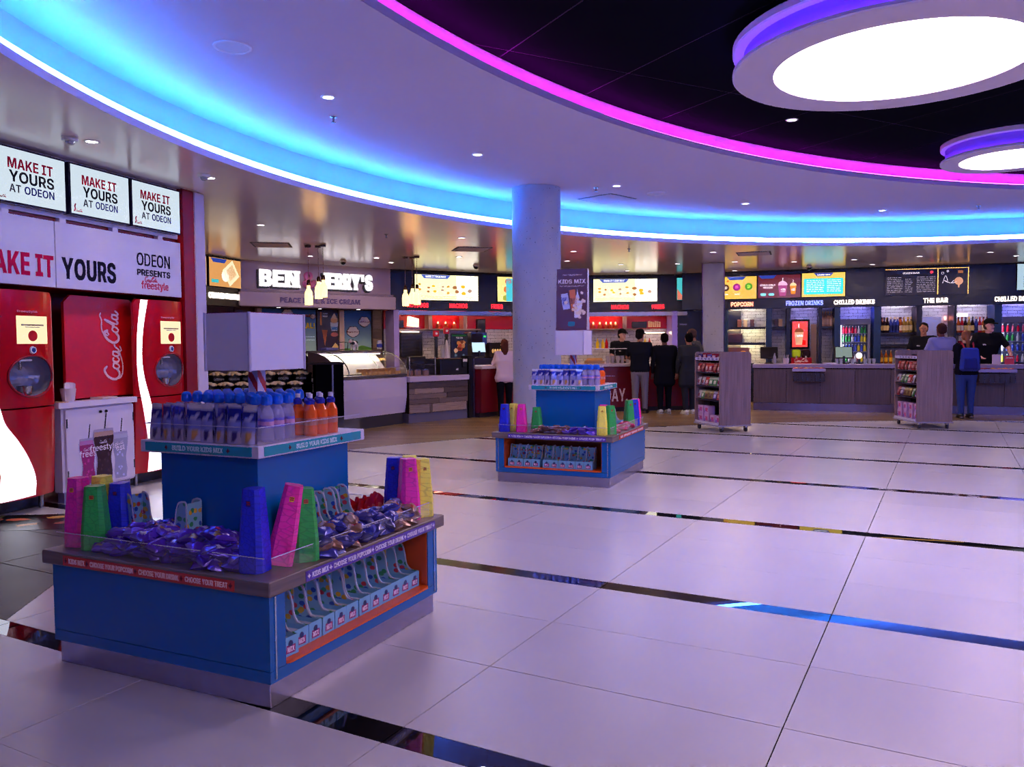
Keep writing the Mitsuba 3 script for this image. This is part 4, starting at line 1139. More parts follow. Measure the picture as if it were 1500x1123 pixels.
part(k, 'glass_shelf', Mesh((.9, .9, .9)).bb(x0 + 0.05, x1 - 0.05, 0.03, 0.30, 1.015, 1.02), 'acrylic', C1.m)
lamp_bar(C1, x0 + 0.05, x1 - 0.05, 0.55, 1.27, 'bright lamp inside the ice cream freezer', (16, 15.4, 12.6), 0.2)
wf = Mesh(S(206, 150, 76)).lathe([(0.0, 0.0), (0.045, 0.0), (0.052, 0.05), (0.046, 0.052), (0.0, 0.05)], 10)
wfd = wf.dict('satin')
for r in range(2):
    for i in range(11):
        put(thing('wafer_cone', ORD[i] + ' waffle cup from the left in the ' + ('front' if r == 0 else 'back') + ' row inside the ice cream freezer', 'waffle cup', 'waffle cups in the freezer'), wfd, None, C1.at(0.16 + i * 0.092, 0.10 + r * 0.11, 0.903 + 0.05 * r))
pan = Proto('ice_cream_pan', 'ice cream tub')
pan.part('pan', Mesh(S(200)).bb(-0.10, 0.10, -0.12, 0.12, 0, 0.02), 'satin')
# things on top of the freezer
cow = Proto('toy_cow', 'toy cow')
cw = Mesh(S(236, 230, 226))
cw.sph((0, 0, 0.12), (0.095, 0.045, 0.05), 2).sph((0.03, 0.0, 0.135), (0.05, 0.047, 0.04), 2, col=S(20)).sph((-0.06, 0, 0.125), (0.035, 0.046, 0.035), 2, col=S(20))
for x in (-0.065, 0.06):
    for y in (-0.025, 0.025):
        cw.cyl((x, y, 0.0), (x, y, 0.10), 0.013, 0.017, n=8)
cow.part('body', cw, 'satin')
hd = Mesh(S(236, 228, 224)).sph((-0.115, 0, 0.165), (0.04, 0.03, 0.032), 2).sph((-0.145, 0, 0.150), (0.022, 0.024, 0.02), 2, col=S(226, 170, 170)).sph((-0.105, 0.034, 0.185), (0.012, 0.018, 0.01), 1, col=S(20)).sph((-0.105, -0.034, 0.185), (0.012, 0.018, 0.01), 1, col=S(20))
hd.sph((-0.135, -0.022, 0.172), 0.006, 1, col=S(10)).sph((-0.135, 0.022, 0.172), 0.006, 1, col=S(10))
cow.part('head', hd, 'satin')
cow.part('tail', Mesh(S(20)).tube([(0.09, 0, 0.14), (0.11, 0, 0.11), (0.108, 0, 0.06)], 0.005, 6), 'satin')
cow.at(C1.at(0.78, 0.85, 1.327, 8), 'black and white toy cow standing on the freezer')
k = thing('card_stand', 'black wire card stand with a pink card on the freezer', 'card stand')
for a, b in (((0.38, 1.33), (0.38, 1.47)), ((0.60, 1.33), (0.60, 1.47)), ((0.38, 1.47), (0.60, 1.47)), ((0.38, 1.345), (0.60, 1.345))):
    part(k, 'wire', Mesh(S(16)).cyl((a[0], 0.85, a[1]), (b[0], 0.85, b[1]), 0.006, n=6), 'satin', C1.m)
part(k, 'card', Mesh(S(226, 170, 170)).bb(0.39, 0.46, 0.856, 0.862, 1.345, 1.44), 'satin', C1.m)
solo('cup_tray', 'low tray of blue paper cups on the left of the freezer', 'tray', Mesh(S(96, 96, 150)).bb(-0.02, 0.28, 0.78, 0.92, 1.327, 1.375, bev=0.008), 'satin', C1.m)

# ---- behind the ice cream counter
k = 'wall_ice_cream_back'
put(k, Mesh(S(96, 56, 34)).bb(0.2, 3.58, 0.86, 0.92, 0.0, 2.6), 'satin', F1.m)
labels[k] = {'kind': 'structure'}


def clouds(k, fr, y, lst, col=S(236, 226, 220)):
    for x, z, r in lst:
        g = unary_union([Point(x + dx * r, z + dz * r).buffer(rr * r) for dx, dz, rr in ((0, 0, .6), (-.55, -.05, .45), (.55, -.02, .45), (-.28, .35, .4), (.28, .35, .42), (0, -.35, .45), (-.35, -.3, .35), (.35, -.3, .35))])
        part(k, 'cloud', Mesh(S(70, 40, 30)).prism(g.buffer(0.012), 0, 0.006, m=stand(0, y, 0)), 'matte', fr.m)
        part(k, 'cloud', Mesh(col).prism(g, 0.006, 0.010, m=stand(0, y, 0)), 'matte', fr.m)
        part(k, 'lettering', Mesh(S(120, 40, 40)).prism(affinity.translate(centred(glyphs('PEACE LOVE', 0.035, 800), 0), x, z - 0.02), 0.010, 0.012, m=stand(0, y, 0)), 'matte', fr.m)


def _sky(p, n, uv):
    return mix((0.30, 0.48, 0.42), (0.02, 0.13, 0.36), smoothstep(0.05, 0.95, uv.y))


mat('poster_sky', base_color=proc(_sky), roughness=0.5, specular=0.4)


def sky_board(k, x0, x1, z0, z1, y, fr):
    m = Mesh((.1, .3, .5)).raw([(x0, y, z0), (x1, y, z0), (x1, y, z1), (x0, y, z1)], [[0, 1, 2], [0, 2, 3]], uv=np.array([(0, 0), (1, 0), (1, 1), (0, 1.0)]))
    m.bb(x0, x1, y + 0.002, y + 0.03, z0, z1, uv=(0, 1))
    part(k, 'board', m, 'poster_sky', fr.m)


k = thing('cloud_board', 'blue board with two cream clouds right of the beige post', 'poster')
sky_board(k, 2.62, 3.30, 1.22, 2.2, 0.72, F1)
clouds(k, F1, 0.718, [(2.83, 1.72, 0.15), (3.12, 1.95, 0.14)])
part(k, 'grass', Mesh(S(90, 140, 60)).prism(Polygon([(2.62, 1.22), (3.30, 1.22), (3.30, 1.36), (3.05, 1.42), (2.85, 1.34), (2.62, 1.36)]), 0, 0.002, m=stand(0, 0.719, 0)), 'matte', F1.m)
k = thing('offer_board', 'blue board with yellow DEAL lettering left of the dark dessert menu', 'poster')
sky_board(k, 0.72, 1.93, 1.22, 2.2, 0.72, F1)
clouds(k, F1, 0.718, [(1.28, 2.09, 0.13), (1.86, 2.05, 0.06)])
sign(k, 'DEAL!', 1.52, 0.718, 1.79, 0.12, S(250, 214, 40), F1.m, 0.004, 900, x1=1.9)
sign(k, 'NEW', 1.66, 0.718, 2.04, 0.05, S(230, 120, 60), F1.m, 0.004, 800, x1=1.82)
part(k, 'stripe', Mesh(S(190, 226, 236)).prism(unary_union([sbox(1.5, 1.60, 1.9, 1.625), sbox(1.5, 1.53, 1.9, 1.55)]), 0, 0.002, m=stand(0, 0.718, 0)), 'matte', F1.m)
k = thing('dessert_menu', 'dark brown dessert menu board showing an ice cream sundae', 'poster')
part(k, 'board', Mesh(S(44, 20, 18)).bb(1.95, 2.46, 0.70, 0.735, 1.22, 2.2), 'satin', F1.m)
for g, c in ((affinity.scale(Point(2.36, 1.98).buffer(0.075), 1.1, 1.0), S(220, 170, 110)), (Polygon([(2.28, 2.0), (2.36, 2.14), (2.44, 2.0)]), S(236, 214, 180)), (Polygon([(2.29, 1.74), (2.43, 1.74), (2.46, 1.93), (2.26, 1.93)]), S(214, 220, 226)), (sbox(2.29, 1.76, 2.44, 1.83), S(60, 120, 180)), (affinity.scale(Point(2.36, 1.66).buffer(0.09), 1.0, 0.55), S(190, 110, 100)), (sbox(2.02, 1.86, 2.06, 2.15), S(220, 140, 60)), (Polygon([(2.06, 1.76), (2.20, 1.76), (2.13, 1.40)]), S(150, 90, 60)), (sbox(2.09, 2.1, 2.2, 2.13), S(220)), (sbox(2.09, 2.04, 2.2, 2.07), S(220)), (Polygon([(2.26, 1.24), (2.45, 1.24), (2.45, 1.40), (2.38, 1.48), (2.30, 1.38)]), S(240, 200, 130))):
    part(k, 'picture', Mesh(c).prism(g, 0, 0.003, m=stand(0, 0.699, 0)), 'matte', F1.m)
for x0_, x1_, lab in ((2.48, 2.60, 'beige post between the dessert menu and the cloud board'), (0.60, 0.70, 'beige post at the left of the ice cream back wall')):
    solo('post', lab, 'post', Mesh(S(222, 190, 160)).bb(x0_, x1_, 0.68, 0.80, 0.0, 2.2, bev=0.005), 'satin', F1.m)
k = thing('wood_cupboard', 'brown wooden cupboard right of the cloud board', 'cupboard')
part(k, 'body', Mesh((.2, .1, .06), uv=(0.25, 1)).bb(3.32, 3.57, 0.70, 0.84, 0.9, 2.2), 'wood_flat', F1.m)
for i in range(4):
    part(k, 'panel', Mesh((.2, .1, .06), uv=((0.5, 0.2, 0.42, 0.3)[i], i)).bb(3.33, 3.56, 0.69, 0.70, 1.35 + 0.22 * i, 1.56 + 0.22 * i, bev=0.003), 'wood_flat', F1.m)
solo('scoop_jar', 'blue and white jar before the brown cupboard', 'jar', Mesh(S(220, 214, 214)).lathe([(0, 0), (0.06, 0), (0.065, 0.14), (0.05, 0.17), (0.05, 0.2), (0, 0.2)], 16).lathe([(0.066, 0.04), (0.068, 0.12)], 16, col=S(50, 60, 170)), 'satin', F1.at(3.38, 0.5, 1.33))
solo('post', 'post with violet light in its colour between the ice cream counter and the grill', 'post', Mesh(S(170, 150, 220)).bb(-0.06, 0.06, -0.02, 0.55, 0, 2.2), 'satin', F2.at(0.12, 0.0, 0))  # violet light on the post is painted into its colour
for x in (0.75, 1.65, 2.55):
    pass
solo('back_worktop', 'dark worktop behind the ice cream freezer', 'worktop', Mesh(S(60, 44, 40)).bb(0.3, 3.3, 0.5, 0.67, 0.86, 0.90), 'satin', F1.m)

# ---- plank counter with sneeze glass
k = thing('plank_counter', 'counter clad in mixed wooden planks beside the ice cream freezer', 'counter')
part(k, 'core', Mesh(S(40, 26, 22)).bb(0.03, 1.44, 0.02, 0.7, 0.17, 0.74), 'satin', C2.m)
part(k, 'worktop', Mesh(S(196, 180, 206)).bb(-0.01, 1.45, -0.03, 0.75, 0.742, 0.845, bev=0.006), 'satin', C2.m)
part(k, 'plinth', Mesh(S(104, 98, 112)).bb(0.01, 1.45, 0.04, 0.7, 0.0, 0.168), 'satin', C2.m)
rows = [(0.62, 0.735, [(0, 0.5, .12), (0.5, 1.44, .10)]), (0.525, 0.615, [(0, 0.12, .4), (0.125, 0.83, .82), (0.835, 1.44, .16)]), (0.43, 0.52, [(0, 0.9, .42), (0.905, 1.44, .10)]), (0.335, 0.425, [(0, 0.70, .26), (0.705, 1.44, .34)]), (0.175, 0.33, [(0, 0.48, .62), (0.485, 0.535, .3), (0.54, 1.40, .85)])]
for z0, z1, pl in rows:
    for a, b, t in pl:
        part(k, 'plank', Mesh((.3, .2, .1), uv=(t, a * 3 + z0)).bb(a + 0.003, b - 0.003, 0.0 + 0.006 * ((a * 7 + z0 * 9) % 1), 0.02, z0, z1, bev=0.002), 'wood_flat', C2.m)
k = thing('sneeze_guard', 'glass guard on steel posts on the plank counter', 'glass guard')
for x in (0.05, 0.66):
    part(k, 'post', Mesh(STEEL).cyl((x, 0.05, 0.846), (x, 0.05, 1.2), 0.014, n=10), 'metal', C2.m)
part(k, 'pane', Mesh((.9, .9, .9)).bb(0.065, 0.645, 0.047, 0.053, 0.87, 1.16), 'acrylic', C2.m)
part(k, 'shelf_pane', Mesh((.9, .9, .9)).bb(0.05, 0.66, 0.06, 0.34, 1.05, 1.056), 'acrylic', C2.m)
q = random.Random(5)
jar = Proto('topping_jar', 'jar')
jar.part('jar', Mesh(S(150, 110, 90)).lathe([(0, 0), (0.045, 0), (0.048, 0.09), (0.04, 0.1), (0, 0.1)], 12), 'satin')
jar.part('lid', Mesh(S(196, 190, 196)).lathe([(0.044, 0.1), (0.044, 0.12), (0, 0.12)], 12), 'metal')
for i in range(6):
    jar.at(C2.at(0.12 + 0.095 * i, 0.17 + 0.06 * (i % 2), 0.846), ORD[i] + ' topping jar from the left behind the glass guard', 'topping jars on the plank counter')


def till(fr, x, y, z, rz, label, lit=None):
    k = thing('till', label, 'till')
    M = fr.at(x, y, z, rz)
    part(k, 'foot', Mesh(S(20)).lathe([(0, 0), (0.10, 0), (0.09, 0.02), (0.03, 0.03), (0.025, 0.16), (0, 0.16)], 16), 'satin', M)
    part(k, 'screen_shell', Mesh(S(18)).box((0, 0, 0.24), (0.36, 0.05, 0.25), bev=0.012), 'satin', M @ Mx((0, 0, 0), rx=-14))
    if lit:
        part(k, 'display', Mesh((.02, .02, .02)).quad((-0.16, -0.027, 0.13), (0.16, -0.027, 0.13), (0.16, -0.027, 0.35), (-0.16, -0.027, 0.35)), 'gloss', M @ Mx((0, 0, 0), rx=-14), emit=lit, w=0.03)
    return k


till(C2, 0.50, 0.45, 0.846, 160, 'dark till turned away on the plank counter behind the glass guard')
k = thing('service_unit', 'black service unit standing on the plank counter', 'unit')
part(k, 'body', Mesh(S(14)).bb(0.76, 1.44, 0.02, 0.6, 0.847, 1.155, bev=0.006), 'satin', C2.m)
part(k, 'card_reader', Mesh(S(30)).box((1.34, 0.0, 1.06), (0.08, 0.03, 0.14), bev=0.008), 'satin', C2.m)
part(k, 'label', Mesh(S(220)).prism(sbox(0, 0, 0.11, 0.05), 0, 0.002, m=stand(1.30, -0.016, 1.09)), 'matte', C2.m)
part(k, 'label', Mesh(S(200)).prism(sbox(0, 0, 0.06, 0.035), 0, 0.002, m=stand(1.15, 0.019, 0.93)), 'matte', C2.m)
k = thing('corner_unit', 'tall black corner unit with a steel edge beside the red counter', 'unit')
part(k, 'body', Mesh(S(13)).bb(1.46, 1.62, 0.0, 0.22, 0.0, 1.2), 'satin', C2.m)
part(k, 'edge_strip', Mesh(STEEL).bb(1.575, 1.60, -0.012, 0.0, 0.0, 1.16), 'metal', C2.m)
k = thing('poster_stand', 'black standing poster with a pizza picture and green heading', 'poster')
part(k, 'board', Mesh(S(20, 18, 20)).bb(1.17, 1.58, 0.0, 0.03, 1.12, 1.67, bev=0.004), 'satin', F2.at(0, -0.62, 0))
part(k, 'heading', Mesh(S(40, 110, 50)).prism(sbox(1.2, 1.605, 1.55, 1.64), 0, 0.002, m=stand(0, -0.001, 0)), 'matte', F2.at(0, -0.62, 0))
sign(k, 'PIZZA', 1.30, -0.001, 1.55, 0.04, S(230), F2.at(0, -0.62, 0), 0.002, 800, x1=1.47)
q = random.Random(2)
for i in range(14):
    part(k, 'pizza_picture', Mesh((S(214, 150, 90), S(190, 80, 60), S(236, 206, 160), S(120, 60, 40))[i % 4]).prism(affinity.translate(blob(7, 0.05, i, .6), 1.385 + q.uniform(-0.1, 0.1), 1.38 + q.uniform(-0.1, 0.1)), 0, 0.0015 + 0.0002 * i, m=stand(0, -0.001, 0)), 'matte', F2.at(0, -0.62, 0))
for x in (1.29, 1.48):
    part(k, 'badge', Mesh(S(110, 150, 170)).prism(Point(x, 1.18).buffer(0.03), 0, 0.002, m=stand(0, -0.001, 0)), 'matte', F2.at(0, -0.62, 0))
solo('back_counter', 'dark back counter under the pizza poster', 'counter', Mesh(S(30, 24, 26)).bb(0.3, 3.1, -0.82, -0.1, 0.0, 1.115), 'satin', F2.m)
k = thing('oven', 'steel countertop oven with a green display', 'oven')
part(k, 'body', Mesh(S(110, 108, 112)).bb(1.70, 2.10, -0.55, -0.15, 1.42, 1.70, bev=0.01), 'metal', F2.m)
part(k, 'door', Mesh(S(40, 34, 36)).bb(1.72, 1.98, -0.565, -0.55, 1.45, 1.67, bev=0.004), 'gloss', F2.m)
part(k, 'display', Mesh((.02, .1, .02)).bb(2.01, 2.07, -0.56, -0.55, 1.58, 1.62), 'matte', F2.m, emit=S(60, 220, 90), w=0)
part(k, 'stand', Mesh(S(30)).bb(1.74, 2.06, -0.5, -0.2, 1.117, 1.418), 'satin', F2.m)
till(F2, 1.83, -0.70, 1.117, 0, 'till with a lit pale blue screen beside the pizza poster', tuple(1.1 * c for c in S(180, 214, 240)))
k = thing('hot_cabinet', 'dark glass hot cabinet with self-glowing food right of the till', 'hot cabinet')
part(k, 'body', Mesh(S(36, 30, 30)).bb(2.15, 2.62, -0.55, -0.2, 1.117, 1.46, bev=0.008), 'gloss', F2.m)
for i in range(6):
    part(k, 'food', Mesh(S(190, 130, 70)).sph((2.24 + 0.062 * i, -0.56, 1.27), (0.028, 0.012, 0.05), 1), 'matte', F2.m, emit=(0.35, 0.22, 0.09), w=0)  # food emits a little itself, standing in for the cabinet light
cup = Mesh(S(150, 146, 156))
k = thing('cup_stack', 'tall grey stack of paper cups left of the pizza poster', 'paper cups')
part(k, 'cups', cup.lathe([(0.05, 0), (0.042, 0.26), (0, 0.26)], 14), 'satin', F2.at(0.98, -0.6, 1.117))
k = thing('cup_stack', 'pointed pale stack of cones left of the pizza poster', 'paper cups')
part(k, 'cups', Mesh(S(190, 180, 190)).lathe([(0.085, 0), (0.02, 0.40), (0, 0.42)], 14), 'satin', F2.at(1.10, -0.55, 1.117))
for x, z, lab in ((0.92, 1.60, 'red drink carton standing left on the grill pass'), (1.17, 1.66, 'red drink carton above the pale cones')):
    k = thing('drink_carton', lab, 'carton')
    part(k, 'holder', Mesh(S(40)).bb(x - 0.03, x + 0.03, -0.40, -0.34, 1.117, z), 'satin', F2.m)
    part(k, 'carton', Mesh(S(206, 26, 36)).box((x, -0.37, z + 0.07), (0.12, 0.09, 0.138), bev=0.006), 'satin', F2.m)
    part(k, 'label', Mesh(S(240, 226, 220)).prism(blob(8, 0.03, 4), 0, 0.002, m=stand(x, -0.416, z + 0.07)), 'satin', F2.m)


# ---- kitchen recesses behind the two grill fascias
def kitchen(n, fr, x0, x1, xshelf, lab):
    k = f'wall_{n}'
    W = x1 - x0
    m = Mesh((.6, .6, .6))
    m.raw([(x0, 1.12, 0.0), (x1, 1.12, 0), (x1, 1.12, 1.80), (x0, 1.12, 1.80)], [[0, 1, 2], [0, 2, 3]], uv=np.array([(0, 0), (W, 0), (W, 1.80), (0, 1.80)]))
    m.bb(x0, x1, 1.122, 1.2, 0, 1.80, uv=(0, 0))
    put(k, m, 'wall_tile', fr.m)
    labels[k] = {'kind': 'structure'}
    part(k, 'red_band', Mesh(S(170, 10, 22)).bb(x0, x1, 1.10, 1.2, 1.802, 2.6), 'satin', fr.m)
    s = thing('wall_shelf', 'wooden shelf along the ' + lab, 'shelf')
    part(s, 'board', Mesh((.3, .2, .1), uv=(0.5, 0)).bb(xshelf[0], xshelf[1], 0.82, 1.098, 1.77, 1.805, bev=0.003), 'wood_flat', fr.m)
    for x in xshelf[2:]:
        part(s, 'divider', Mesh((.3, .2, .1), uv=(0.7, x)).bb(x - 0.05, x + 0.05, 0.84, 1.097, 1.806, 2.2), 'wood_upright', fr.m)
    hd = thing('extractor_hood', 'brushed steel strip along the front of the ' + lab, 'hood')
    part(hd, 'strip', Mesh(STEEL).bb(x0 - 0.05, x1, -0.02, 0.02, 2.09, 2.198, bev=0.006), 'metal', fr.m)
    return k


kitchen('grill_back', F2, 0.20, 4.1, (1.1, 2.6, 1.27, 2.18), 'left grill kitchen')
kitchen('grill_back_far', F3, -0.9, 3.3, (0.7, 2.2, 1.85), 'far grill kitchen')
lamp_bar(F2, 0.52, 0.95, 0.75, 1.74, 'bright warm lamp bar under the left kitchen shelf', (22, 15, 9), 0.15)
lamp_bar(F2, 0.5, 3.3, 0.42, 2.26, 'added warm light bar hidden behind the left steel hood', (46, 32, 25), 0.5)  # unseen bars behind both hoods, added to brighten the kitchens
lamp_bar(F3, -0.6, 2.8, 0.42, 2.26, 'added warm light bar hidden behind the far steel hood', (46, 32, 25), 0.5)
lamp_bar(F3, 2.25, 2.85, 0.75, 1.70, 'bright warm lamp bar under the far kitchen shelf', (20, 14, 8), 0.12)
lamp_bar(F2, 1.36, 2.10, 0.95, 2.17, 'added red light bar above the left wooden shelf', (14, 1.2, 0.6), 0.1)  # red bars above both shelves, added to tint the recess
lamp_bar(F3, 0.9, 1.7, 0.95, 2.17, 'added red light bar above the far wooden shelf', (14, 1.6, 0.7), 0.1)
k = thing('wall_lamp', 'glowing cream slanted shade above the left lamp bar', 'lamp')
part(k, 'shade', Mesh(S(255, 200, 150)).prism(Polygon([(0.72, 1.86), (0.98, 1.84), (0.99, 2.04), (0.74, 2.10)]), 0, 0.12, m=stand(0, 0.98, 0)), 'satin', F2.m, emit=(1.5, 0.95, 0.55), w=0.05)
part(k, 'bracket', Mesh(S(200)).bb(0.66, 1.02, 0.86, 1.09, 1.81, 1.83), 'metal', F2.m)
solo('speaker_box', 'black box left of the glowing slanted shade', 'speaker', Mesh(S(12)).bb(0.46, 0.64, 0.95, 1.09, 1.82, 2.0, bev=0.006), 'satin', F2.m)
g_ = thing('grill', 'dark grill with a mesh front under the left lamp bar', 'grill')
part(g_, 'body', Mesh(S(42, 38, 36)).bb(0.52, 1.04, 0.78, 1.09, 1.12, 1.71), 'satin', F2.m)
for i in range(7):
    part(g_, 'bar', Mesh(S(100, 92, 84)).bb(0.5, 1.02, 0.765, 0.775, 1.18 + 0.075 * i, 1.20 + 0.075 * i), 'metal', F2.m)
solo('wall_telephone', 'black wall unit above the oven', 'wall unit', Mesh(S(14)).bb(2.58, 2.8, 1.0, 1.098, 1.70, 2.05, bev=0.008), 'satin', F2.m)
shp = Proto('shelf_pot', 'pot')
shp.part('pot', Mesh(S(170, 60, 30)).lathe([(0, 0), (0.05, 0), (0.06, 0.08), (0.045, 0.12), (0, 0.12)], 12), 'satin')
shp.part('flame', Mesh(S(255, 170, 60)).sph((0, 0, 0.14), (0.02, 0.02, 0.035), 1), 'matte', emit=(5, 2.6, 0.7), w=0.0)
for i, x in enumerate((1.50, 1.70, 1.92)):
    shp.at(F2.at(x, 0.93, 1.806), ORD[i] + ' glowing pot from the left on the left wooden shelf', 'glowing pots on the left shelf')
for i, x in enumerate((1.05, 1.22, 1.38, 1.50, 1.62)):
    shp.at(F3.at(x, 0.93, 1.806), ORD[i] + ' glowing pot from the left on the far wooden shelf', 'glowing pots on the far shelf')
solo('menu_pad', 'black tablet leaning on the far kitchen wall', 'tablet', Mesh(S(12)).bb(2.05, 2.42, 1.02, 1.098, 1.82, 1.98, bev=0.006), 'satin', F3.m)
for i in range(6):
    solo('order_slip', ORD[i] + ' cream order slip from the left at the far kitchen shelf', 'paper slip', Mesh(S(240, 200, 150)).bb(2.46 + 0.055 * i, 2.505 + 0.055 * i, 1.03, 1.034, 1.84, 2.0 - 0.012 * (i % 3)), 'matte', F3.m, group='order slips at the far kitchen')
solo('post', 'jamb with violet light in its colour at the right end of the far grill kitchen', 'post', Mesh(S(150, 130, 240)).bb(2.93, 3.06, -0.02, 1.0, 0, 2.2), 'satin', F3.m)  # jamb colour carries the violet light falling on it
for n, a in (('dark_door', (F3, 3.08, 4.6, 0.05, 0.15, S(14, 15, 34))),):
    k = f'door_1'
    put(k, Mesh(a[5]).bb(a[1], a[2], a[3], a[4], 0, 2.2), 'satin', a[0].m)
    labels[k] = {'kind': 'structure'}
    part(k, 'sign_plate', Mesh(S(90, 90, 130)).bb(3.12, 3.30, 0.035, 0.048, 1.86, 1.90), 'satin', a[0].m)

# ---- red counters
CR = S(104, 8, 20)


def red_counter(fr, x0, x1, label):
    k = thing('red_counter', label, 'counter')
    part(k, 'front', Mesh(CR).bb(x0, x1, 0.0, 0.6, 0.09, 0.938), 'satin', fr.m)
    part(k, 'worktop', Mesh(S(196, 180, 186)).bb(x0, x1, -0.04, 0.66, 0.94, 1.0, bev=0.006), 'satin', fr.m)
    part(k, 'plinth', Mesh(S(40, 30, 36)).bb(x0, x1, 0.04, 0.6, 0, 0.088), 'satin', fr.m)
    return k


red_counter(C3, 0.10, C3.len - 0.05, 'red fronted counter left of the round column')
k = red_counter(C3B, 0.0, C3B.len + 0.35, 'red fronted counter behind the queue with pale DAY lettering')
sign(k, 'DAY.', 1.90, -0.001, 0.21, 0.27, S(214, 190, 196), C3B.m, 0.004, 700, x1=2.39)
k = thing('sneeze_guard', 'long glass guard with a pale top edge on the red counter behind the queue', 'glass guard')
part(k, 'pane', Mesh((.9, .9, .9)).bb(1.2, 3.3, 0.40, 0.406, 1.0, 1.30), 'acrylic', C3B.m)
part(k, 'top_shelf', Mesh(S(220, 216, 220)).bb(1.2, 3.3, 0.30, 0.52, 1.302, 1.318), 'satin', C3B.m)
for x in (1.25, 2.25, 3.25):
    part(k, 'post', Mesh(STEEL).cyl((x, 0.42, 1.0), (x, 0.42, 1.30), 0.012, n=8), 'metal', C3B.m)
sb = Proto('sauce_bottle', 'sauce bottle')
sbm = [('yellow', S(230, 190, 40)), ('red', S(170, 20, 30))]
for nm, c in sbm:
    p_ = Proto('sauce_bottle', 'sauce bottle')
    p_.part('bottle', Mesh(c).lathe([(0, 0), (0.034, 0), (0.036, 0.12), (0.02, 0.15), (0.018, 0.165), (0, 0.165)], 12), 'gloss')
    p_.part('nozzle', Mesh(c).lathe([(0.016, 0.166), (0.004, 0.21), (0, 0.21)], 10), 'gloss')
    for x in ((1.98, 2.92, 1.86) if nm == 'yellow' else (2.06, 3.02)):
        p_.at(C3B.at(x, 0.41, 1.319), f'{nm} squeezy bottle on the glass guard behind the queue', f'{nm} sauce bottles on the far counter')
solo('bread_tray', 'wooden tray of rolls on the red counter behind the far kiosk', 'tray', Mesh(S(150, 110, 70)).bb(1.55, 1.92, 0.1, 0.36, 1.001, 1.06, bev=0.006), 'satin', C3B.m)
bn = Mesh(S(196, 140, 80)).sph((0, 0, 0), (0.06, 0.045, 0.04), 2).dict('satin')
for i in range(4):
    put(thing('bread_roll', ORD[i] + ' bread roll from the left in the wooden tray on the red counter', 'bread roll', 'bread rolls in the tray'), bn, None, C3B.at(1.62 + 0.08 * i, 0.23, 1.08))
cj = Mesh(S(150, 140, 150)).lathe([(0, 0), (0.035, 0), (0.045, 0.16), (0, 0.16)], 12).dict('satin')
for i in range(5):
    put(thing('cutlery_pot', ORD[i] + ' grey cutlery pot from the left on the red counter', 'pot', 'cutlery pots on the red counter'), cj, None, C3B.at(2.02 + 0.11 * i, 0.2 + 0.03 * (i % 2), 1.001))

# ---- bar: counter, back wall, bays, shelves
k = thing('bar_counter', 'long bar counter clad in dark upright wooden panels with a lilac top', 'counter')
for i in range(9):
    a, b = -0.02 + 0.66 * i, -0.02 + 0.66 * (i + 1) - 0.006
    part(k, 'panel', Mesh((.1, .07, .06), uv=(0.20 + 0.05 * (i % 3), i)).bb(a, b, 0.0, 0.03, 0.16, 0.87, bev=0.002), 'wood_upright', C4.m)
part(k, 'core', Mesh(S(40, 30, 34)).bb(-0.02, 5.92, 0.031, 0.6, 0.0, 0.88), 'matte', C4.m)
part(k, 'worktop', Mesh(S(150, 134, 166)).bb(-0.04, 5.95, -0.05, 0.66, 0.885, 0.965, bev=0.006), 'satin', C4.m)
part(k, 'plinth', Mesh(S(128, 118, 134)).bb(-0.02, 5.92, 0.01, 0.03, 0.0, 0.155), 'metal', C4.m)
k = 'wall_bar_back'
m = Mesh((.6, .6, .6))
m.raw([(-0.9, 0.72, 0.0), (7.2, 0.72, 0), (7.2, 0.72, 2.6), (-0.9, 0.72, 2.6)], [[0, 1, 2], [0, 2, 3]], uv=np.array([(0, 0), (8.1, 0), (8.1, 2.6), (0, 2.6)]))
m.bb(-0.9, 7.2, 0.722, 0.8, 0, 2.6, uv=(0, 0))
put(k, m, 'wall_tile', F4.m)
labels[k] = {'kind': 'structure'}
solo('back_counter', 'dark back counter below the bar shelves', 'counter', Mesh(S(22, 22, 36)).bb(-0.3, 7.1, 0.28, 0.70, 0.0, 0.92), 'satin', F4.m)
TEAL = S(18, 40, 70)
for i, (a, b, c) in enumerate(((-0.3, 0.16, TEAL), (1.04, 1.17, TEAL), (1.49, 1.58, NAVY), (2.20, 2.27, NAVY), (2.54, 2.66, TEAL), (3.38, 3.52, TEAL), (4.25, 4.36, BLK), (5.0, 5.05, BLK), (5.79, 5.93, TEAL), (6.9, 7.1, TEAL))):
    solo('bar_upright', ['teal upright beside the square pillar', 'teal upright at the right of the POPCORN bay', 'narrow dark upright left of the red drinks screen', 'narrow dark upright right of the red drinks screen', 'teal upright left of the left drinks fridge', 'teal upright right of the left drinks fridge', 'black upright left of the mirror', 'black upright right of the mirror', 'teal upright left of the right drinks fridge', 'teal upright at the far right end of the bar'][i], 'upright', Mesh(c).bb(a, b, 0.06, 0.715, 0.921, 2.22, bev=0.004), 'satin', F4.m)


def shelf(x0, x1, z, lab, y0=0.40):
    k = thing('bar_shelf', lab, 'shelf')
    part(k, 'board', Mesh(S(24, 20, 26)).bb(x0, x1, y0, 0.715, z - 0.02, z, bev=0.003), 'satin', F4.m)
    part(k, 'front_edge', Mesh(S(24, 20, 26)).bb(x0, x1, y0 - 0.012, y0, z - 0.055, z), 'satin', F4.m)


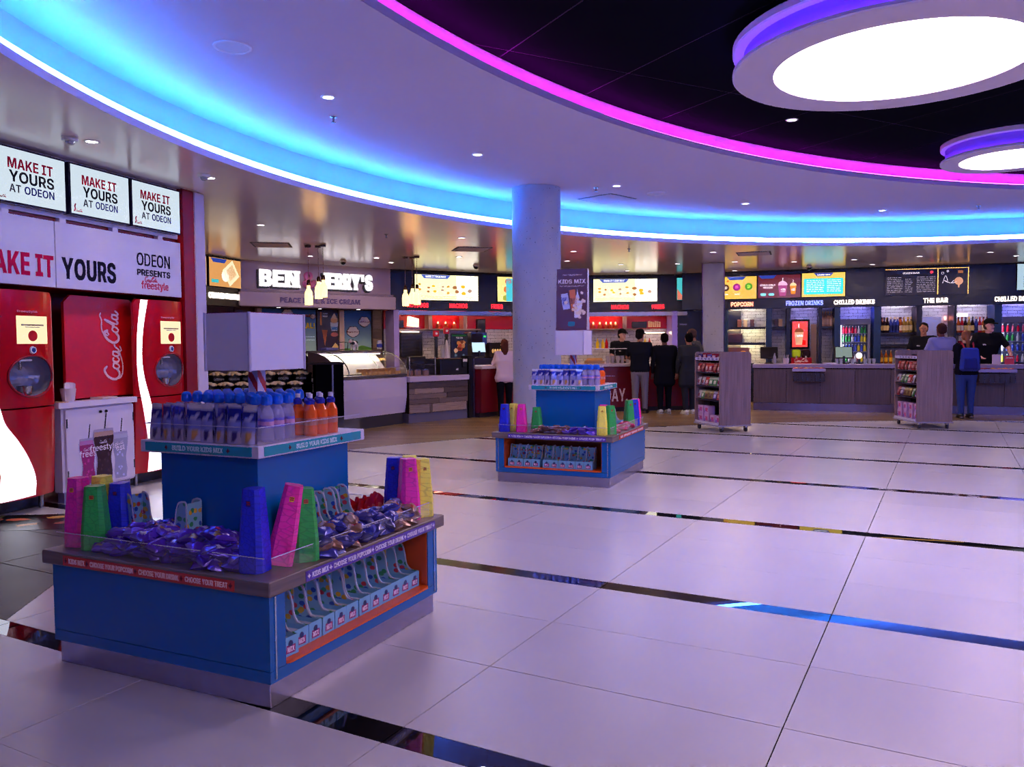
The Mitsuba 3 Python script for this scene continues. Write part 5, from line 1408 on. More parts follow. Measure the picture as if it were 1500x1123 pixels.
shelf(0.17, 1.03, 1.80, 'upper dark shelf under POPCORN')
shelf(0.17, 1.03, 1.42, 'lower dark shelf under POPCORN')
shelf(1.18, 1.48, 1.80, 'short dark shelf right of the POPCORN bay')
shelf(2.28, 2.53, 1.79, 'short dark shelf right of the red drinks screen')
shelf(3.53, 4.24, 1.63, 'upper dark bottle shelf left of THE BAR')
shelf(3.53, 4.24, 1.36, 'lower dark bottle shelf left of THE BAR')
shelf(5.06, 5.78, 1.61, 'upper dark bottle shelf right of THE BAR')
shelf(5.06, 5.78, 1.38, 'lower dark bottle shelf right of THE BAR')
for x0, x1, e, lab in ((0.2, 1.0, (8, 5.6, 3.2), 'added hidden warm light over the POPCORN bay'), (1.62, 2.18, (1.6, 1.4, 4.5), 'added hidden violet light over the frozen drinks machine'), (2.68, 3.36, (1.3, 1.3, 9), 'added hidden violet light over the left drinks fridge'), (3.55, 4.22, (5, 3.6, 6), 'added hidden violet light over the left bottle bay'), (4.38, 4.98, (5, 3.6, 6), 'added hidden violet light over the mirror bay'), (5.08, 5.76, (5, 3.6, 6), 'added hidden violet light over the right bottle bay'), (5.95, 6.88, (1.3, 1.3, 9), 'added hidden violet light over the right drinks fridge')):
    lamp_bar(F4, x0, x1, 0.32, 2.27, lab, tuple(13.0 * q_ for q_ in e), 0.3)  # unseen strips behind the fascia, added to light the bar bays
lamp_bar(F4, 0.2, 1.0, 0.403, 1.768, 'added hidden warm light under the upper POPCORN shelf', (90, 60, 26), 0.2)  # both shelf strips are added to light the tiles, out of view
lamp_bar(F4, 0.2, 1.0, 0.403, 1.388, 'added hidden warm light under the lower POPCORN shelf', (90, 60, 26), 0.2)

bot_cols = {'wine': ((S(22, 12, 14)), S(226, 190, 110), S(30, 20, 20)), 'white_wine': (S(140, 110, 40), S(240, 214, 150), S(220, 170, 60)), 'gin': (S(40, 50, 110), S(20, 22, 60), S(236, 206, 150)), 'spirit': (S(150, 70, 20), S(246, 226, 180), S(60, 20, 10)), 'red': (S(140, 20, 26), S(226, 210, 190), S(190, 30, 36)), 'beer': (S(150, 70, 10), S(246, 190, 30), S(220, 190, 120)), 'milk': (S(206, 150, 120), S(230, 190, 160), S(250, 200, 110))}
bprot = {}
for n, (g, l, c) in bot_cols.items():
    p_ = Proto(n + '_bottle', 'bottle')
    p_.part('glass', Mesh(g).lathe([(0, 0), (0.036, 0), (0.038, 0.01), (0.038, 0.17), (0.030, 0.205), (0.014, 0.235), (0.013, 0.27)], 14), 'gloss')
    p_.part('label', Mesh(l).lathe([(0.0386, 0.04), (0.0386, 0.14)], 14), 'satin')
    p_.part('cap', Mesh(c).lathe([(0.0145, 0.262), (0.0145, 0.305), (0, 0.305)], 10), 'satin')
    bprot[n] = p_


def bottles(kinds, x0, x1, y, z, where):
    for i, n in enumerate(kinds):
        x = x0 + (x1 - x0) * i / max(1, len(kinds) - 1)
        bprot[n].at(F4.at(x, y, z) @ np.diag([1, 1, 1.16 if z > 1.2 else 1.0, 1]), {'wine': 'dark gold-labelled bottle', 'white_wine': 'pale gold bottle', 'gin': 'blue bottle', 'spirit': 'amber bottle', 'red': 'red bottle', 'beer': 'amber beer bottle', 'milk': 'cream coloured bottle'}[n] + f', {ORD[i]} from left, ' + where.replace('on the ', '').replace('in the ', '').replace('at the back of the', 'back of'), f'bottles {where}')


bottles(['wine'] * 3 + ['gin'] * 3 + ['spirit', 'white_wine', 'white_wine', 'white_wine'], 3.57, 4.20, 0.47, 1.631, 'on the upper shelf left of THE BAR')
bottles(['spirit', 'white_wine', 'wine', 'gin', 'spirit', 'wine', 'white_wine'], 3.62, 4.17, 0.62, 1.631, 'in the back row left of THE BAR')
bottles(['beer'] * 3, 3.58, 3.78, 0.40, 0.921, 'on the back counter left of THE BAR')
bottles(['spirit', 'spirit', 'red', 'wine', 'white_wine', 'wine', 'gin', 'red', 'spirit', 'spirit'], 5.10, 5.74, 0.47, 1.611, 'on the upper shelf right of THE BAR')
bottles(['red', 'red', 'wine', 'spirit'], 5.10, 5.42, 0.47, 1.381, 'on the lower shelf right of THE BAR')
bottles(['milk'] * 4, 2.31, 2.50, 0.46, 1.791, 'on the short shelf right of the red drinks screen')
bottles(['milk'] * 4, 2.31, 2.50, 0.60, 1.791, 'at the back of the short shelf right of the red drinks screen')
for x, y, z, c, lab in ((0.42, 0.5, 1.801, S(150, 90, 70), 'brown box on the upper POPCORN shelf'), (0.56, 0.5, 1.801, S(220, 190, 150), 'cream box on the upper POPCORN shelf'), (0.72, 0.52, 1.801, S(60, 36, 40), 'dark box on the upper POPCORN shelf'), (0.32, 0.5, 1.421, S(36, 18, 40), 'dark violet crate on the lower POPCORN shelf'), (1.28, 0.5, 1.801, S(90, 50, 40), 'brown tin on the short shelf'), (1.37, 0.5, 1.801, S(240, 190, 130), 'glowing cream tin on the short shelf')):
    w_ = 0.34 if 'crate' in lab else 0.09
    kk = thing('shelf_box', lab, 'box')
    part(kk, 'body', Mesh(c).bb(x - w_ / 2, x + w_ / 2, y, y + 0.12, z, z + (0.2 if 'crate' in lab else 0.16), bev=0.004), 'satin', F4.m)
    part(kk, 'lid', Mesh(tuple(min(1, q_ * 1.5 + 0.02) for q_ in c)).bb(x - w_ / 2 - 0.004, x + w_ / 2 + 0.004, y - 0.004, y + 0.124, z + (0.201 if 'crate' in lab else 0.161), z + (0.225 if 'crate' in lab else 0.18)), 'satin', F4.m)

k = thing('snack_poster', 'small orange poster low at the left of the POPCORN bay', 'poster')
part(k, 'card', Mesh(S(120, 70, 60)).bb(0.18, 0.66, 0.30, 0.32, 0.98, 1.30), 'satin', F4.m)
part(k, 'picture', Mesh(S(240, 150, 40)).prism(affinity.translate(blob(9, 0.09, 3), 0.52, 1.15), 0, 0.002, m=stand(0, 0.299, 0)), 'satin', F4.m)

# frozen drinks machine and its red screen
k = thing('frozen_drinks_machine', 'frozen drinks machine with lime and dark tubs under a red screen', 'drinks machine')
part(k, 'base', Mesh(S(150, 16, 26)).bb(1.60, 2.06, 0.10, 0.55, 0.921, 1.06, bev=0.008), 'gloss', F4.m)
part(k, 'script', Mesh(S(240, 220, 220)).prism(script_logo(0.30), 0, 0.002, m=stand(1.68, 0.099, 0.96)), 'satin', F4.m)
for x, c in ((1.72, S(190, 220, 40)), (1.93, S(40, 24, 26))):
    part(k, 'tub', Mesh(c).bb(x - 0.095, x + 0.095, 0.12, 0.5, 1.062, 1.25, bev=0.03), 'gloss', F4.m, label='tub of iced drink')
    part(k, 'tap', Mesh(S(210)).cyl((x, 0.11, 1.10), (x, 0.08, 1.06), 0.014), 'satin', F4.m)
k = thing('menu_screen', 'upright red screen showing an iced coffee', 'screen')
part(k, 'housing', Mesh(S(10)).bb(1.59, 2.01, 0.24, 0.30, 1.265, 1.955, bev=0.008), 'gloss', F4.m)
part(k, 'display', Mesh((.02, .02, .02)).quad((1.63, 0.239, 1.31), (1.97, 0.239, 1.31), (1.97, 0.239, 1.91), (1.63, 0.239, 1.91)), 'gloss', F4.m, label='lit red display', emit=(1.1, 0.06, 0.05), w=0.1)
glow(k, 'picture', [(Polygon([(1.71, 1.36), (1.85, 1.36), (1.88, 1.66), (1.68, 1.66)]), S(190, 140, 110)), (Point(1.78, 1.66).buffer(0.10).intersection(sbox(1.6, 1.66, 1.95, 1.8)), S(120, 60, 40)), (sbox(1.69, 1.55, 1.87, 1.60), S(246, 240, 236)), (sbox(1.765, 1.74, 1.785, 1.86), S(240, 230, 226)), (Polygon([(1.85, 1.36), (1.93, 1.36), (1.93, 1.46), (1.86, 1.48)]), S(200, 20, 20))], F4, y=0.237)
solo('wall_panel', 'beige narrow panel right of the red drinks screen', 'panel', Mesh(S(206, 160, 100)).bb(2.06, 2.19, 0.66, 0.70, 0.93, 1.85), 'satin', F4.m)


def fridge(x0, x1, label, rows):
    k = thing('drinks_fridge', label, 'fridge')
    z0, z1 = 0.925, 1.92
    part(k, 'cabinet', Mesh(S(120, 124, 150)).bb(x0, x1, 0.64, 0.70, z0, z1), 'satin', F4.m)
    for a, b in ((x0, x0 + 0.03), (x1 - 0.05, x1)):
        part(k, 'side', Mesh(S(120, 118, 140)).bb(a, b, 0.33, 0.64, z0, z1), 'satin', F4.m)
    part(k, 'header', Mesh(S(96, 94, 116)).bb(x0, x1, 0.32, 0.64, z1 - 0.10, z1 + 0.03), 'satin', F4.m)
    part(k, 'light', Mesh((.9, .9, .9)).bb(x0 + 0.032, x0 + 0.05, 0.36, 0.40, z0 + 0.05, z1 - 0.12), 'matte', F4.m, label='lit strip', emit=(16, 17, 19), w=0.12)
    part(k, 'pane', Mesh((.9, .9, .9)).bb(x0 + 0.03, x1 - 0.05, 0.325, 0.33, z0, z1 - 0.1), 'acrylic', F4.m)
    part(k, 'handle', Mesh(S(200)).cyl((x0 + 0.10, 0.30, 1.25), (x0 + 0.10, 0.30, 1.62), 0.012), 'metal', F4.m)
    for z in rows:
        part(k, 'shelf', Mesh(S(150, 150, 166)).bb(x0 + 0.05, x1 - 0.06, 0.36, 0.62, z - 0.012, z), 'metal', F4.m)
    return k


fridge(2.67, 3.33, 'glass fronted drinks fridge under the left CHILLED DRINKS sign', (0.96, 1.20, 1.42, 1.62))
fridge(5.95, 6.85, 'glass fronted drinks fridge at the right edge of the photo', (0.96, 1.20, 1.42, 1.62))
CANC = {'red': S(190, 20, 50), 'green': S(40, 120, 60), 'yellow': S(220, 200, 50), 'blue': S(50, 70, 170), 'silver': S(190, 190, 200), 'pink': S(214, 90, 130)}
cprot = {}
for n, c in CANC.items():
    p_ = Proto('drink_bottle', 'bottle')
    p_.part('bottle', Mesh(c).lathe([(0, 0), (0.028, 0), (0.03, 0.01), (0.03, 0.10), (0.012, 0.14), (0.012, 0.155)], 12), 'gloss')
    p_.part('cap', Mesh(S(226)).lathe([(0.014, 0.15), (0.014, 0.172), (0, 0.172)], 10), 'satin')
    cprot[n] = p_
for (x0, x1, side) in ((2.67, 3.33, 'left'), (5.95, 6.85, 'right')):
    for z, cs in ((1.62, ['red', 'red', 'pink', 'red', 'pink', 'silver', 'green', 'green']), (1.42, ['green', 'green', 'green', 'silver', 'blue', 'blue', 'yellow', 'yellow']), (1.20, ['silver', 'blue', 'blue', 'blue', 'blue', 'yellow', 'blue', 'yellow']), (0.96, ['yellow', 'green', 'silver', 'red', 'silver', 'pink', 'yellow', 'silver'])):
        for i, c in enumerate(cs):
            cprot[c].at(F4.at(x0 + 0.10 + (x1 - x0 - 0.2) * i / 7, 0.46, z + 0.001), f'{c} bottle, {ORD[i]} from left, {dict(zip((1.62, 1.42, 1.20, 0.96), ("top", "second", "third", "bottom")))[z]} shelf of the {side} drinks fridge', f'{c} bottles in the {side} fridge')

# mirror in the middle bay
k = thing('mirror', 'mirror with a pale frame behind the bar staff', 'mirror')
part(k, 'frame', Mesh(S(220, 210, 206)).prism(sbox(4.42, 1.45, 4.90, 2.02).difference(sbox(4.46, 1.49, 4.86, 1.98)), 0, 0.03, m=stand(0, 0.70, 0)), 'satin', F4.m)
part(k, 'glass', Mesh(S(210)).bb(4.46, 4.86, 0.69, 0.70, 1.49, 1.98), 'metal', F4.m)
k = thing('wall_light', 'small pale light panel above the right bottle shelf', 'lamp')
part(k, 'panel', Mesh((.9, .9, .9)).bb(5.15, 5.40, 0.69, 0.715, 1.98, 2.05), 'matte', F4.m, emit=(1.6, 1.4, 1.6), w=0.02)
k = thing('wall_light', 'small red and white neon drop right of the mirror', 'lamp')
part(k, 'bulb', Mesh((.9, .3, .3)).sph((4.94, 0.66, 1.95), (0.03, 0.02, 0.05), 2), 'matte', F4.m, emit=(3, 0.8, 0.6), w=0.02)

# on the bar counter
till(C4, 0.28, 0.42, 0.966, 175, 'dark till turned away at the left end of the bar')
till(C4, 1.76, 0.42, 0.966, 8, 'till with a pale lit screen before the left drinks fridge', tuple(0.5 * c for c in S(150, 170, 160)))
till(C4, 3.83, 0.42, 0.966, 5, 'till with a pale lit screen behind the woman with the backpack', tuple(0.8 * c for c in S(170, 190, 210)))
solo('water_glass', 'clear bottle standing at the left end of the bar', 'bottle', Mesh(S(150, 146, 160)).lathe([(0, 0), (0.032, 0), (0.034, 0.15), (0.015, 0.19), (0.014, 0.23), (0, 0.23)], 14), 'gloss', C4.at(0.39, 0.28, 0.966))
k = thing('napkin_cup', 'white cup of straws on the bar left of the snack basket', 'cup')
part(k, 'cup', Mesh(S(220, 200, 206)).lathe([(0, 0), (0.05, 0), (0.068, 0.12), (0.06, 0.12), (0.045, 0.02)], 16), 'satin', C4.at(0.62, 0.22, 0.966))
st_ = Mesh(S(230, 214, 220))
for i in range(9):
    a = i * 0.7
    st_.cyl((0.02 * math.cos(a), 0.02 * math.sin(a), 0.02), (0.05 * math.cos(a), 0.05 * math.sin(a), 0.19), 0.004, n=5)
part(k, 'straws', st_, 'satin', C4.at(0.62, 0.22, 0.966), kind='stuff')
solo('napkin_pile', 'pale pile of napkins on the bar right of the snack basket', 'napkins', Mesh(S(214, 206, 220)).bb(-0.12, 0.12, -0.08, 0.08, 0, 0.03, bev=0.006), 'satin', C4.at(1.48, 0.16, 0.966, 10))
k = thing('lamp', 'small round white lamp glowing before the left drinks fridge', 'lamp')
part(k, 'foot', Mesh(S(40, 50, 60)).lathe([(0, 0), (0.06, 0), (0.06, 0.02), (0.03, 0.03), (0.03, 0.10), (0, 0.10)], 14), 'satin', C4.at(2.05, 0.42, 0.966))
part(k, 'globe', Mesh((.9, .9, .9)).sph((0, 0, 0.17), (0.06, 0.06, 0.065), 2), 'matte', C4.at(2.05, 0.42, 0.966), emit=(2.2, 1.7, 1.6), w=0.03)
gz = Mesh(S(150, 156, 170)).lathe([(0, 0), (0.03, 0), (0.034, 0.11), (0.031, 0.11), (0.028, 0.01)], 12).dict('gloss')
for i, x in enumerate((1.62, 1.70, 1.92, 2.16, 2.24, 2.32)):
    put(thing('glass', ORD[i] + ' clear glass from the left before the left drinks fridge', 'glass', 'glasses on the bar before the fridge'), gz, None, C4.at(x, 0.30, 0.966))
solo('sign_card', 'white card standing on the right of the bar', 'card', Mesh(S(206, 184, 200)).bb(-0.075, 0.075, -0.006, 0.006, 0, 0.19), 'satin', C4.at(4.50, 0.25, 0.966, 6))
k = thing('sign_card', 'red leaflet holder on the right of the bar', 'card')
part(k, 'card', Mesh(S(190, 30, 56)).bb(-0.08, 0.08, -0.008, 0.008, 0, 0.16), 'satin', C4.at(4.72, 0.25, 0.966, -8))
sign(k, 'OFFERS', -0.06, -0.009, 0.11, 0.026, S(230), C4.at(4.72, 0.25, 0.966, -8), 0.002, 800, x1=0.06)

# snack baskets hooked on the bar front
for x0, n, lab in ((0.76, 1, 'steel snack basket hooked on the left part of the bar front'), (4.10, 2, 'steel snack basket hooked on the right part of the bar front')):
    k = thing('snack_basket', lab, 'basket')
    part(k, 'tray', Mesh(S(150, 144, 190)).bb(x0, x0 + 0.63, -0.32, -0.052, 0.835, 0.86), 'metal', C4.m)
    part(k, 'edge', Mesh(S(170, 160, 210)).bb(x0 - 0.005, x0 + 0.635, -0.335, -0.321, 0.825, 0.885), 'satin', C4.m)
    part(k, 'lower_basket', Mesh(S(40, 20, 24)).bb(x0 + 0.01, x0 + 0.62, -0.30, -0.055, 0.62, 0.80), 'satin', C4.m)
    for i in range(8):
        part(k, 'wire', Mesh(S(90, 70, 76)).cyl((x0 + 0.02 + 0.085 * i, -0.31, 0.62), (x0 + 0.02 + 0.085 * i, -0.31, 0.83), 0.004, n=5), 'metal', C4.m)
    q = random.Random(n)
    for i in range(12):
        c = (S(190, 60, 40), S(150, 30, 40), S(220, 150, 60), S(170, 90, 60))[i % 4]
        solo('snack_packet', f'shiny red and gold snack packet in the {"left" if n == 1 else "right"} bar basket', 'snack packet', Mesh(c).sph((0, 0, 0), (0.055, 0.04, 0.018), 2).sph((0.01, 0, 0.008), (0.03, 0.025, 0.013), 1, col=S(236, 190, 110)), 'foil', C4.at(x0 + 0.06 + 0.1 * (i % 6), -0.26 + 0.10 * (i // 6), 0.885, q.uniform(0, 180), q.uniform(-25, 25)), group=f'snack packets in the {"left" if n == 1 else "right"} bar basket')
# ================================================================ the two kids-mix kiosks and their goods
K1 = Mx((-1.225, 3.881, 0), -24.5)
K2 = Mx((0.663, 8.683, 0), -112.9)
BLUE = S(8, 96, 158)
FACE = {'-y': 0, '+x': 90, '+y': 180, '-x': 270}


def banner(k, M, face, h, x0, x1, z0, z1, col, text, tcol, name):
    F = M @ Mx((0, 0, 0), FACE[face])
    part(k, name, Mesh(col).bb(x0, x1, -h - 0.003, -h, z0, z1), 'satin', F)
    items = text.split('+')
    sq = 0.86
    if len(items) > 1:
        sq *= (x1 - x0 - 0.035 * (len(items) + 1)) / sum(width(glyphs(t, 0.022, 700, 0.86)) for t in items)
    ws = [width(glyphs(t, 0.022, 700, sq)) for t in items]
    gap = (x1 - x0 - sum(ws)) / (len(items) + 1)
    x = x0 + gap / (1 if len(items) == 1 else 1)
    stars = Mesh(S(96, 14, 40) if 'red' in name or 'teal' in name else S(236, 220, 236))
    gs = []
    for t, w in zip(items, ws):
        gs.append(affinity.translate(glyphs(t, 0.022, 700, sq), x, 0))
        x += w + gap
    part(k, 'lettering', Mesh(tcol).prism(unary_union(gs), 0, 0.002, m=stand(0, -h - 0.003, (z0 + z1) / 2 - 0.011)), 'satin', F)
    x = x0 + gap / 2
    for w in ws + [0]:
        g = Polygon([(0, .011), (.0035, .0035), (.011, 0), (.0035, -.0035), (0, -.011), (-.0035, -.0035), (-.011, 0), (-.0035, .0035)])
        part(k, 'star', Mesh(stars.col).prism(g, 0, 0.002, m=stand(x if len(items) > 1 else (x0 + gap * 0.8 if w else x1 - gap * 0.8), -h - 0.003, (z0 + z1) / 2)), 'satin', F)
        x += w + gap


def kiosk(M, label, hx, hy):
    k = thing('kiosk', label, 'display stand')
    pl = Mesh(S(176, 170, 190)).bb(-hx + 0.015, hx - 0.015, -hy + 0.015, hy - 0.015, 0.0, 0.10, bev=0.003)
    part(k, 'plinth', pl, 'metal', M, label='brushed silver plinth')
    body = sbox(-hx, -hy, hx, hy)
    d = 0.30
    for s in (-1, 1):
        body = body.difference(sbox(s * (hx - d) if s > 0 else -hx - 1, -hy + 0.09, hx + 1 if s > 0 else -(hx - d), hy - 0.09))
    part(k, 'core', Mesh(BLUE).prism(body, 0.152, 0.45), 'satin', M, label='deep blue body')
    part(k, 'lower_band', Mesh(BLUE).bb(-hx, hx, -hy, hy, 0.103, 0.150), 'satin', M)
    for s in (-1, 1):
        a, b = (hx - d + 0.002, hx + 0.012) if s > 0 else (-hx - 0.012, -hx + d - 0.002)
        g = affinity.translate(rrect(b - a, 2 * hy - 0.18, 0.03), (a + b) / 2, 0)
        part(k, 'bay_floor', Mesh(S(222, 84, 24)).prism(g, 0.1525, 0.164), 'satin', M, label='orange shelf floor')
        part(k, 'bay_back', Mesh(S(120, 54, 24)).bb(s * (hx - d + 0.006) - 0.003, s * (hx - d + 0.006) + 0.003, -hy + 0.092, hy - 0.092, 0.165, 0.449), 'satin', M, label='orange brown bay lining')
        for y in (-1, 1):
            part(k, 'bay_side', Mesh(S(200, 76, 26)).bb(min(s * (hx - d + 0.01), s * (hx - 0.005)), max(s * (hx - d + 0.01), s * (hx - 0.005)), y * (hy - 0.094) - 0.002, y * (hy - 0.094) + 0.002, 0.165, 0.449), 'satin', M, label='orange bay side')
    for sx in (-1, 1):
        for sy in (-1, 1):
            part(k, 'corner_strip', Mesh(S(196, 206, 226)).bb(sx * (hx + 0.001) - 0.004, sx * (hx + 0.001) + 0.004, sy * (hy - 0.03) - 0.004, sy * (hy - 0.03) + 0.004, 0.115, 0.44), 'metal', M)
    e = 0.03
    part(k, 'counter_slab', Mesh((.2, .15, .14), uv=(0.36, 0.3)).bb(-hx - e, hx + e, -hy - e, hy + e, 0.452, 0.511, bev=0.004), 'wood_flat', M, label='grey brown wooden slab')
    txt = 'KIDS MIX+CHOOSE YOUR POPCORN+CHOOSE YOUR DRINK+CHOOSE YOUR TREAT'
    banner(k, M, '-y', hy + e, -0.50, 0.47, 0.458, 0.500, S(196, 52, 46), txt, S(240, 206, 206), 'red_banner')
    banner(k, M, '+y', hy + e, -0.50, 0.50, 0.458, 0.500, S(196, 52, 46), txt, S(240, 206, 206), 'red_banner')
    banner(k, M, '+x', hx + e, -0.46, 0.57, 0.458, 0.500, S(84, 52, 150), txt, S(236, 226, 240), 'violet_banner')
    gz = 0.51
    for a, b in (((-hx + .02, -hy + .01), (hx - .03, -hy + .01)), ((hx - .01, -hy + .03), (hx - .01, hy - .03)), ((-hx + .03, hy - .01), (hx - .03, hy - .01))):
        x0, x1, y0, y1 = min(a[0], b[0]) - .0015, max(a[0], b[0]) + .0015, min(a[1], b[1]) - .0015, max(a[1], b[1]) + .0015
        part(k, 'acrylic_guard', Mesh((.9, .9, .9)).bb(x0, x1, y0, y1, gz, gz + 0.075), 'acrylic', M)
        part(k, 'guard_edge', Mesh(S(206, 200, 226)).bb(x0, x1, y0, y1, gz + 0.0752, gz + 0.078), 'gloss', M)
    # upper tier
    ux, uy = 0.285, 0.325
    part(k, 'upper_box', Mesh(BLUE).bb(-ux, ux, -uy, uy, 0.5115, 0.926, bev=0.002), 'satin', M, label='deep blue upper box')
    tx, ty = 0.345, 0.385
    part(k, 'tray', Mesh(S(214, 206, 224)).bb(-tx, tx, -ty, ty, 0.9265, 0.981, bev=0.003), 'satin', M, label='white upper tray')
    for f, h, a in (('-y', ty, tx), ('+x', tx, ty), ('+y', ty, tx)):
        banner(k, M, f, h, -a + 0.035, a - 0.035, 0.934, 0.974, S(38, 148, 160), 'BUILD YOUR KIDS MIX', S(214, 236, 240), 'teal_banner')
    for a, b in (((-tx + .02, -ty + .015), (tx - .02, -ty + .015)), ((tx - .015, -ty + .02), (tx - .015, ty - .02)), ((-tx + .015, -ty + .02), (-tx + .015, ty - .02))):
        x0, x1, y0, y1 = min(a[0], b[0]) - .0015, max(a[0], b[0]) + .0015, min(a[1], b[1]) - .0015, max(a[1], b[1]) + .0015
        part(k, 'acrylic_guard', Mesh((.9, .9, .9)).bb(x0, x1, y0, y1, 0.981, 1.055), 'acrylic', M)
        part(k, 'guard_edge', Mesh(S(206, 200, 226)).bb(x0, x1, y0, y1, 1.0552, 1.058), 'gloss', M)
    ps = Mesh(S(216, 208, 226)).bb(-0.028, 0.028, -0.028, 0.028, 0.9815, 1.29)
    part(k, 'sign_post', ps, 'satin', M)
    for z in (1.06, 1.21):
        F = M
        for f in ('-y', '+x', '+y'):
            g = Polygon([(-0.0275, z - 1.13 + 0.05), (0.0275, z - 1.13 - 0.03), (0.0275, z - 1.13 + 0.02), (-0.0275, z - 1.13 + 0.10)])
            part(k, 'post_stripe', Mesh(S(206, 60, 50)).prism(affinity.translate(g, 0, 1.13), 0, 0.001, m=stand(0, -0.0282, 0)), 'satin', M @ Mx((0, 0, 0), FACE[f]))
    return k


def sign_box(k, M, hx, hy, z0, z1):
    for a, b, f in ((hx, hy, '-y'), (hy, hx, '+x'), (hx, hy, '+y'), (hy, hx, '-x')):
        F = M @ Mx((0, 0, 0), FACE[f])
        part(k, 'sign_panel', Mesh(S(226, 218, 232)).bb(-a + 0.006, a - 0.006, -b, -b + 0.006, z0, z1), 'satin', F, label='blank white sign panel')
    for sx in (-1, 1):
        for sy in (-1, 1):
            part(k, 'sign_corner', Mesh(S(190, 182, 206)).cyl((sx * (hx - 0.002), sy * (hy - 0.002), z0 - 0.004), (sx * (hx - 0.002), sy * (hy - 0.002), z1 + 0.004), 0.008, n=8), 'satin', M)
    part(k, 'sign_cap', Mesh(S(150, 60, 90)).bb(-hx + 0.004, hx - 0.004, -hy + 0.004, hy - 0.004, z1 - 0.006, z1 + 0.003), 'satin', M, label='reddish top of the sign box')
    part(k, 'sign_base', Mesh(S(190, 182, 206)).bb(-hx + 0.008, hx - 0.008, -hy + 0.008, hy - 0.008, z0, z0 + 0.006), 'satin', M)


ka = kiosk(K1, 'large kiosk stacked with sweets and drinks, nearest the viewer', 0.612, 0.640)
sign_box(ka, K1, 0.133, 0.192, 1.292, 1.555)
kb = kiosk(K2, 'smaller-looking kiosk with a brown KIDS MIX board in front of the round column', 0.70, 0.610)
sign_box(kb, K2, 0.14, 0.158, 1.292, 1.55)
# leaning board on the far kiosk
bd = thing('promo_board', 'brown KIDS MIX board standing on the far kiosk', 'sign')
BM = K2 @ Mx((0.02, 0.0, 1.555), 90 + 8)
prf = Polygon([(-0.09, 0), (0.09, 0), (0.05, 0.65), (-0.03, 0.65)])
part(bd, 'body', Mesh(S(206, 196, 214)).prism(prf, -0.165, 0.165, m=EX), 'satin', BM, label='pale board sides')
FT = BM @ Mx((0, -0.0915, 0.0), 0, -5.27)
BRN = S(92, 50, 52)
part(bd, 'front', Mesh(BRN).bb(-0.165, 0.165, -0.002, 0.0005, 0.0, 0.652), 'satin', FT, label='brown printed front')
sign(bd, 'KIDS MIX', 0, -0.0022, 0.495, 0.044, S(236, 222, 222), FT, 0.001, 700, centre=True)
sign(bd, 'YOUR CINEMA TREAT', 0, -0.0022, 0.58, 0.014, S(226, 206, 206), FT, 0.001, 600, centre=True)
sign(bd, 'POPCORN, DRINK AND A TREAT', 0, -0.0022, 0.462, 0.012, S(226, 206, 206), FT, 0.001, 600, centre=True)
for g, c in ((affinity.rotate(sbox(-0.105, 0.22, -0.03, 0.39), 10), S(190, 196, 226)), (affinity.rotate(sbox(-0.10, 0.27, -0.035, 0.35), 10), S(50, 60, 160)), (affinity.rotate(sbox(-0.015, 0.20, 0.05, 0.43), 8), S(214, 110, 40)), (affinity.rotate(sbox(-0.01, 0.28, 0.045, 0.34), 8), S(120, 50, 30)), (Polygon([(0.03, 0.13), (0.09, 0.13), (0.12, 0.3), (0.03, 0.33)]), S(226, 220, 230)), (Polygon([(0.04, 0.33), (0.06, 0.43), (0.085, 0.33)]), S(214, 210, 220))):
    part(bd, 'picture', Mesh(c).prism(g, 0, 0.001, m=stand(0, -0.0022, 0)), 'satin', FT)
q = random.Random(4)
for i in range(22):
    x, z = q.uniform(0.04, 0.145), q.uniform(0.16, 0.34)
    if i > 15:
        x, z = q.uniform(-0.14, 0.14), q.uniform(0.12, 0.44)
    part(bd, 'popcorn_print', Mesh(S(236, 214, 190)).prism(affinity.translate(blob(7, 0.017, i, .7), x, z), 0.0011, 0.0016, m=stand(0, -0.0022, 0)), 'satin', FT)
part(bd, 'badge', Mesh(S(40, 120, 130)).prism(affinity.translate(rrect(0.075, 0.05, 0.016), 0, 0.065), 0, 0.001, m=stand(0, -0.0022, 0)), 'satin', FT)

# ---- goods
def carton_mesh(hue):
    h, a, b, c = 0.30, 0.052, 0.036, 0.35
    def ring(r, z):
        return [(sx * r * (1 if i == 0 else 1 - c), sy * r * (1 - c if i == 0 else 1), z) for sx, sy, o in ((1, 1, (0, 1)), (-1, 1, (1, 0)), (-1, -1, (0, 1)), (1, -1, (1, 0))) for i in o]
    v = np.array(ring(a, 0) + ring(a * 0.99, h * 0.3) + ring(b, h))
    f = []
    for k in range(2):
        for i in range(8):
            f.append([k * 8 + i, k * 8 + (i + 1) % 8, (k + 1) * 8 + (i + 1) % 8, (k + 1) * 8 + i])
    m = Mesh((.5, .5, .5), uv=(hue, 0)).raw(v, f, flat=True)
    m.raw(v[16:], [[0, i, i + 1] for i in range(1, 7)], flat=True)
    m.raw(v[:8], [[0, i + 1, i] for i in range(1, 7)], flat=True)
    return m


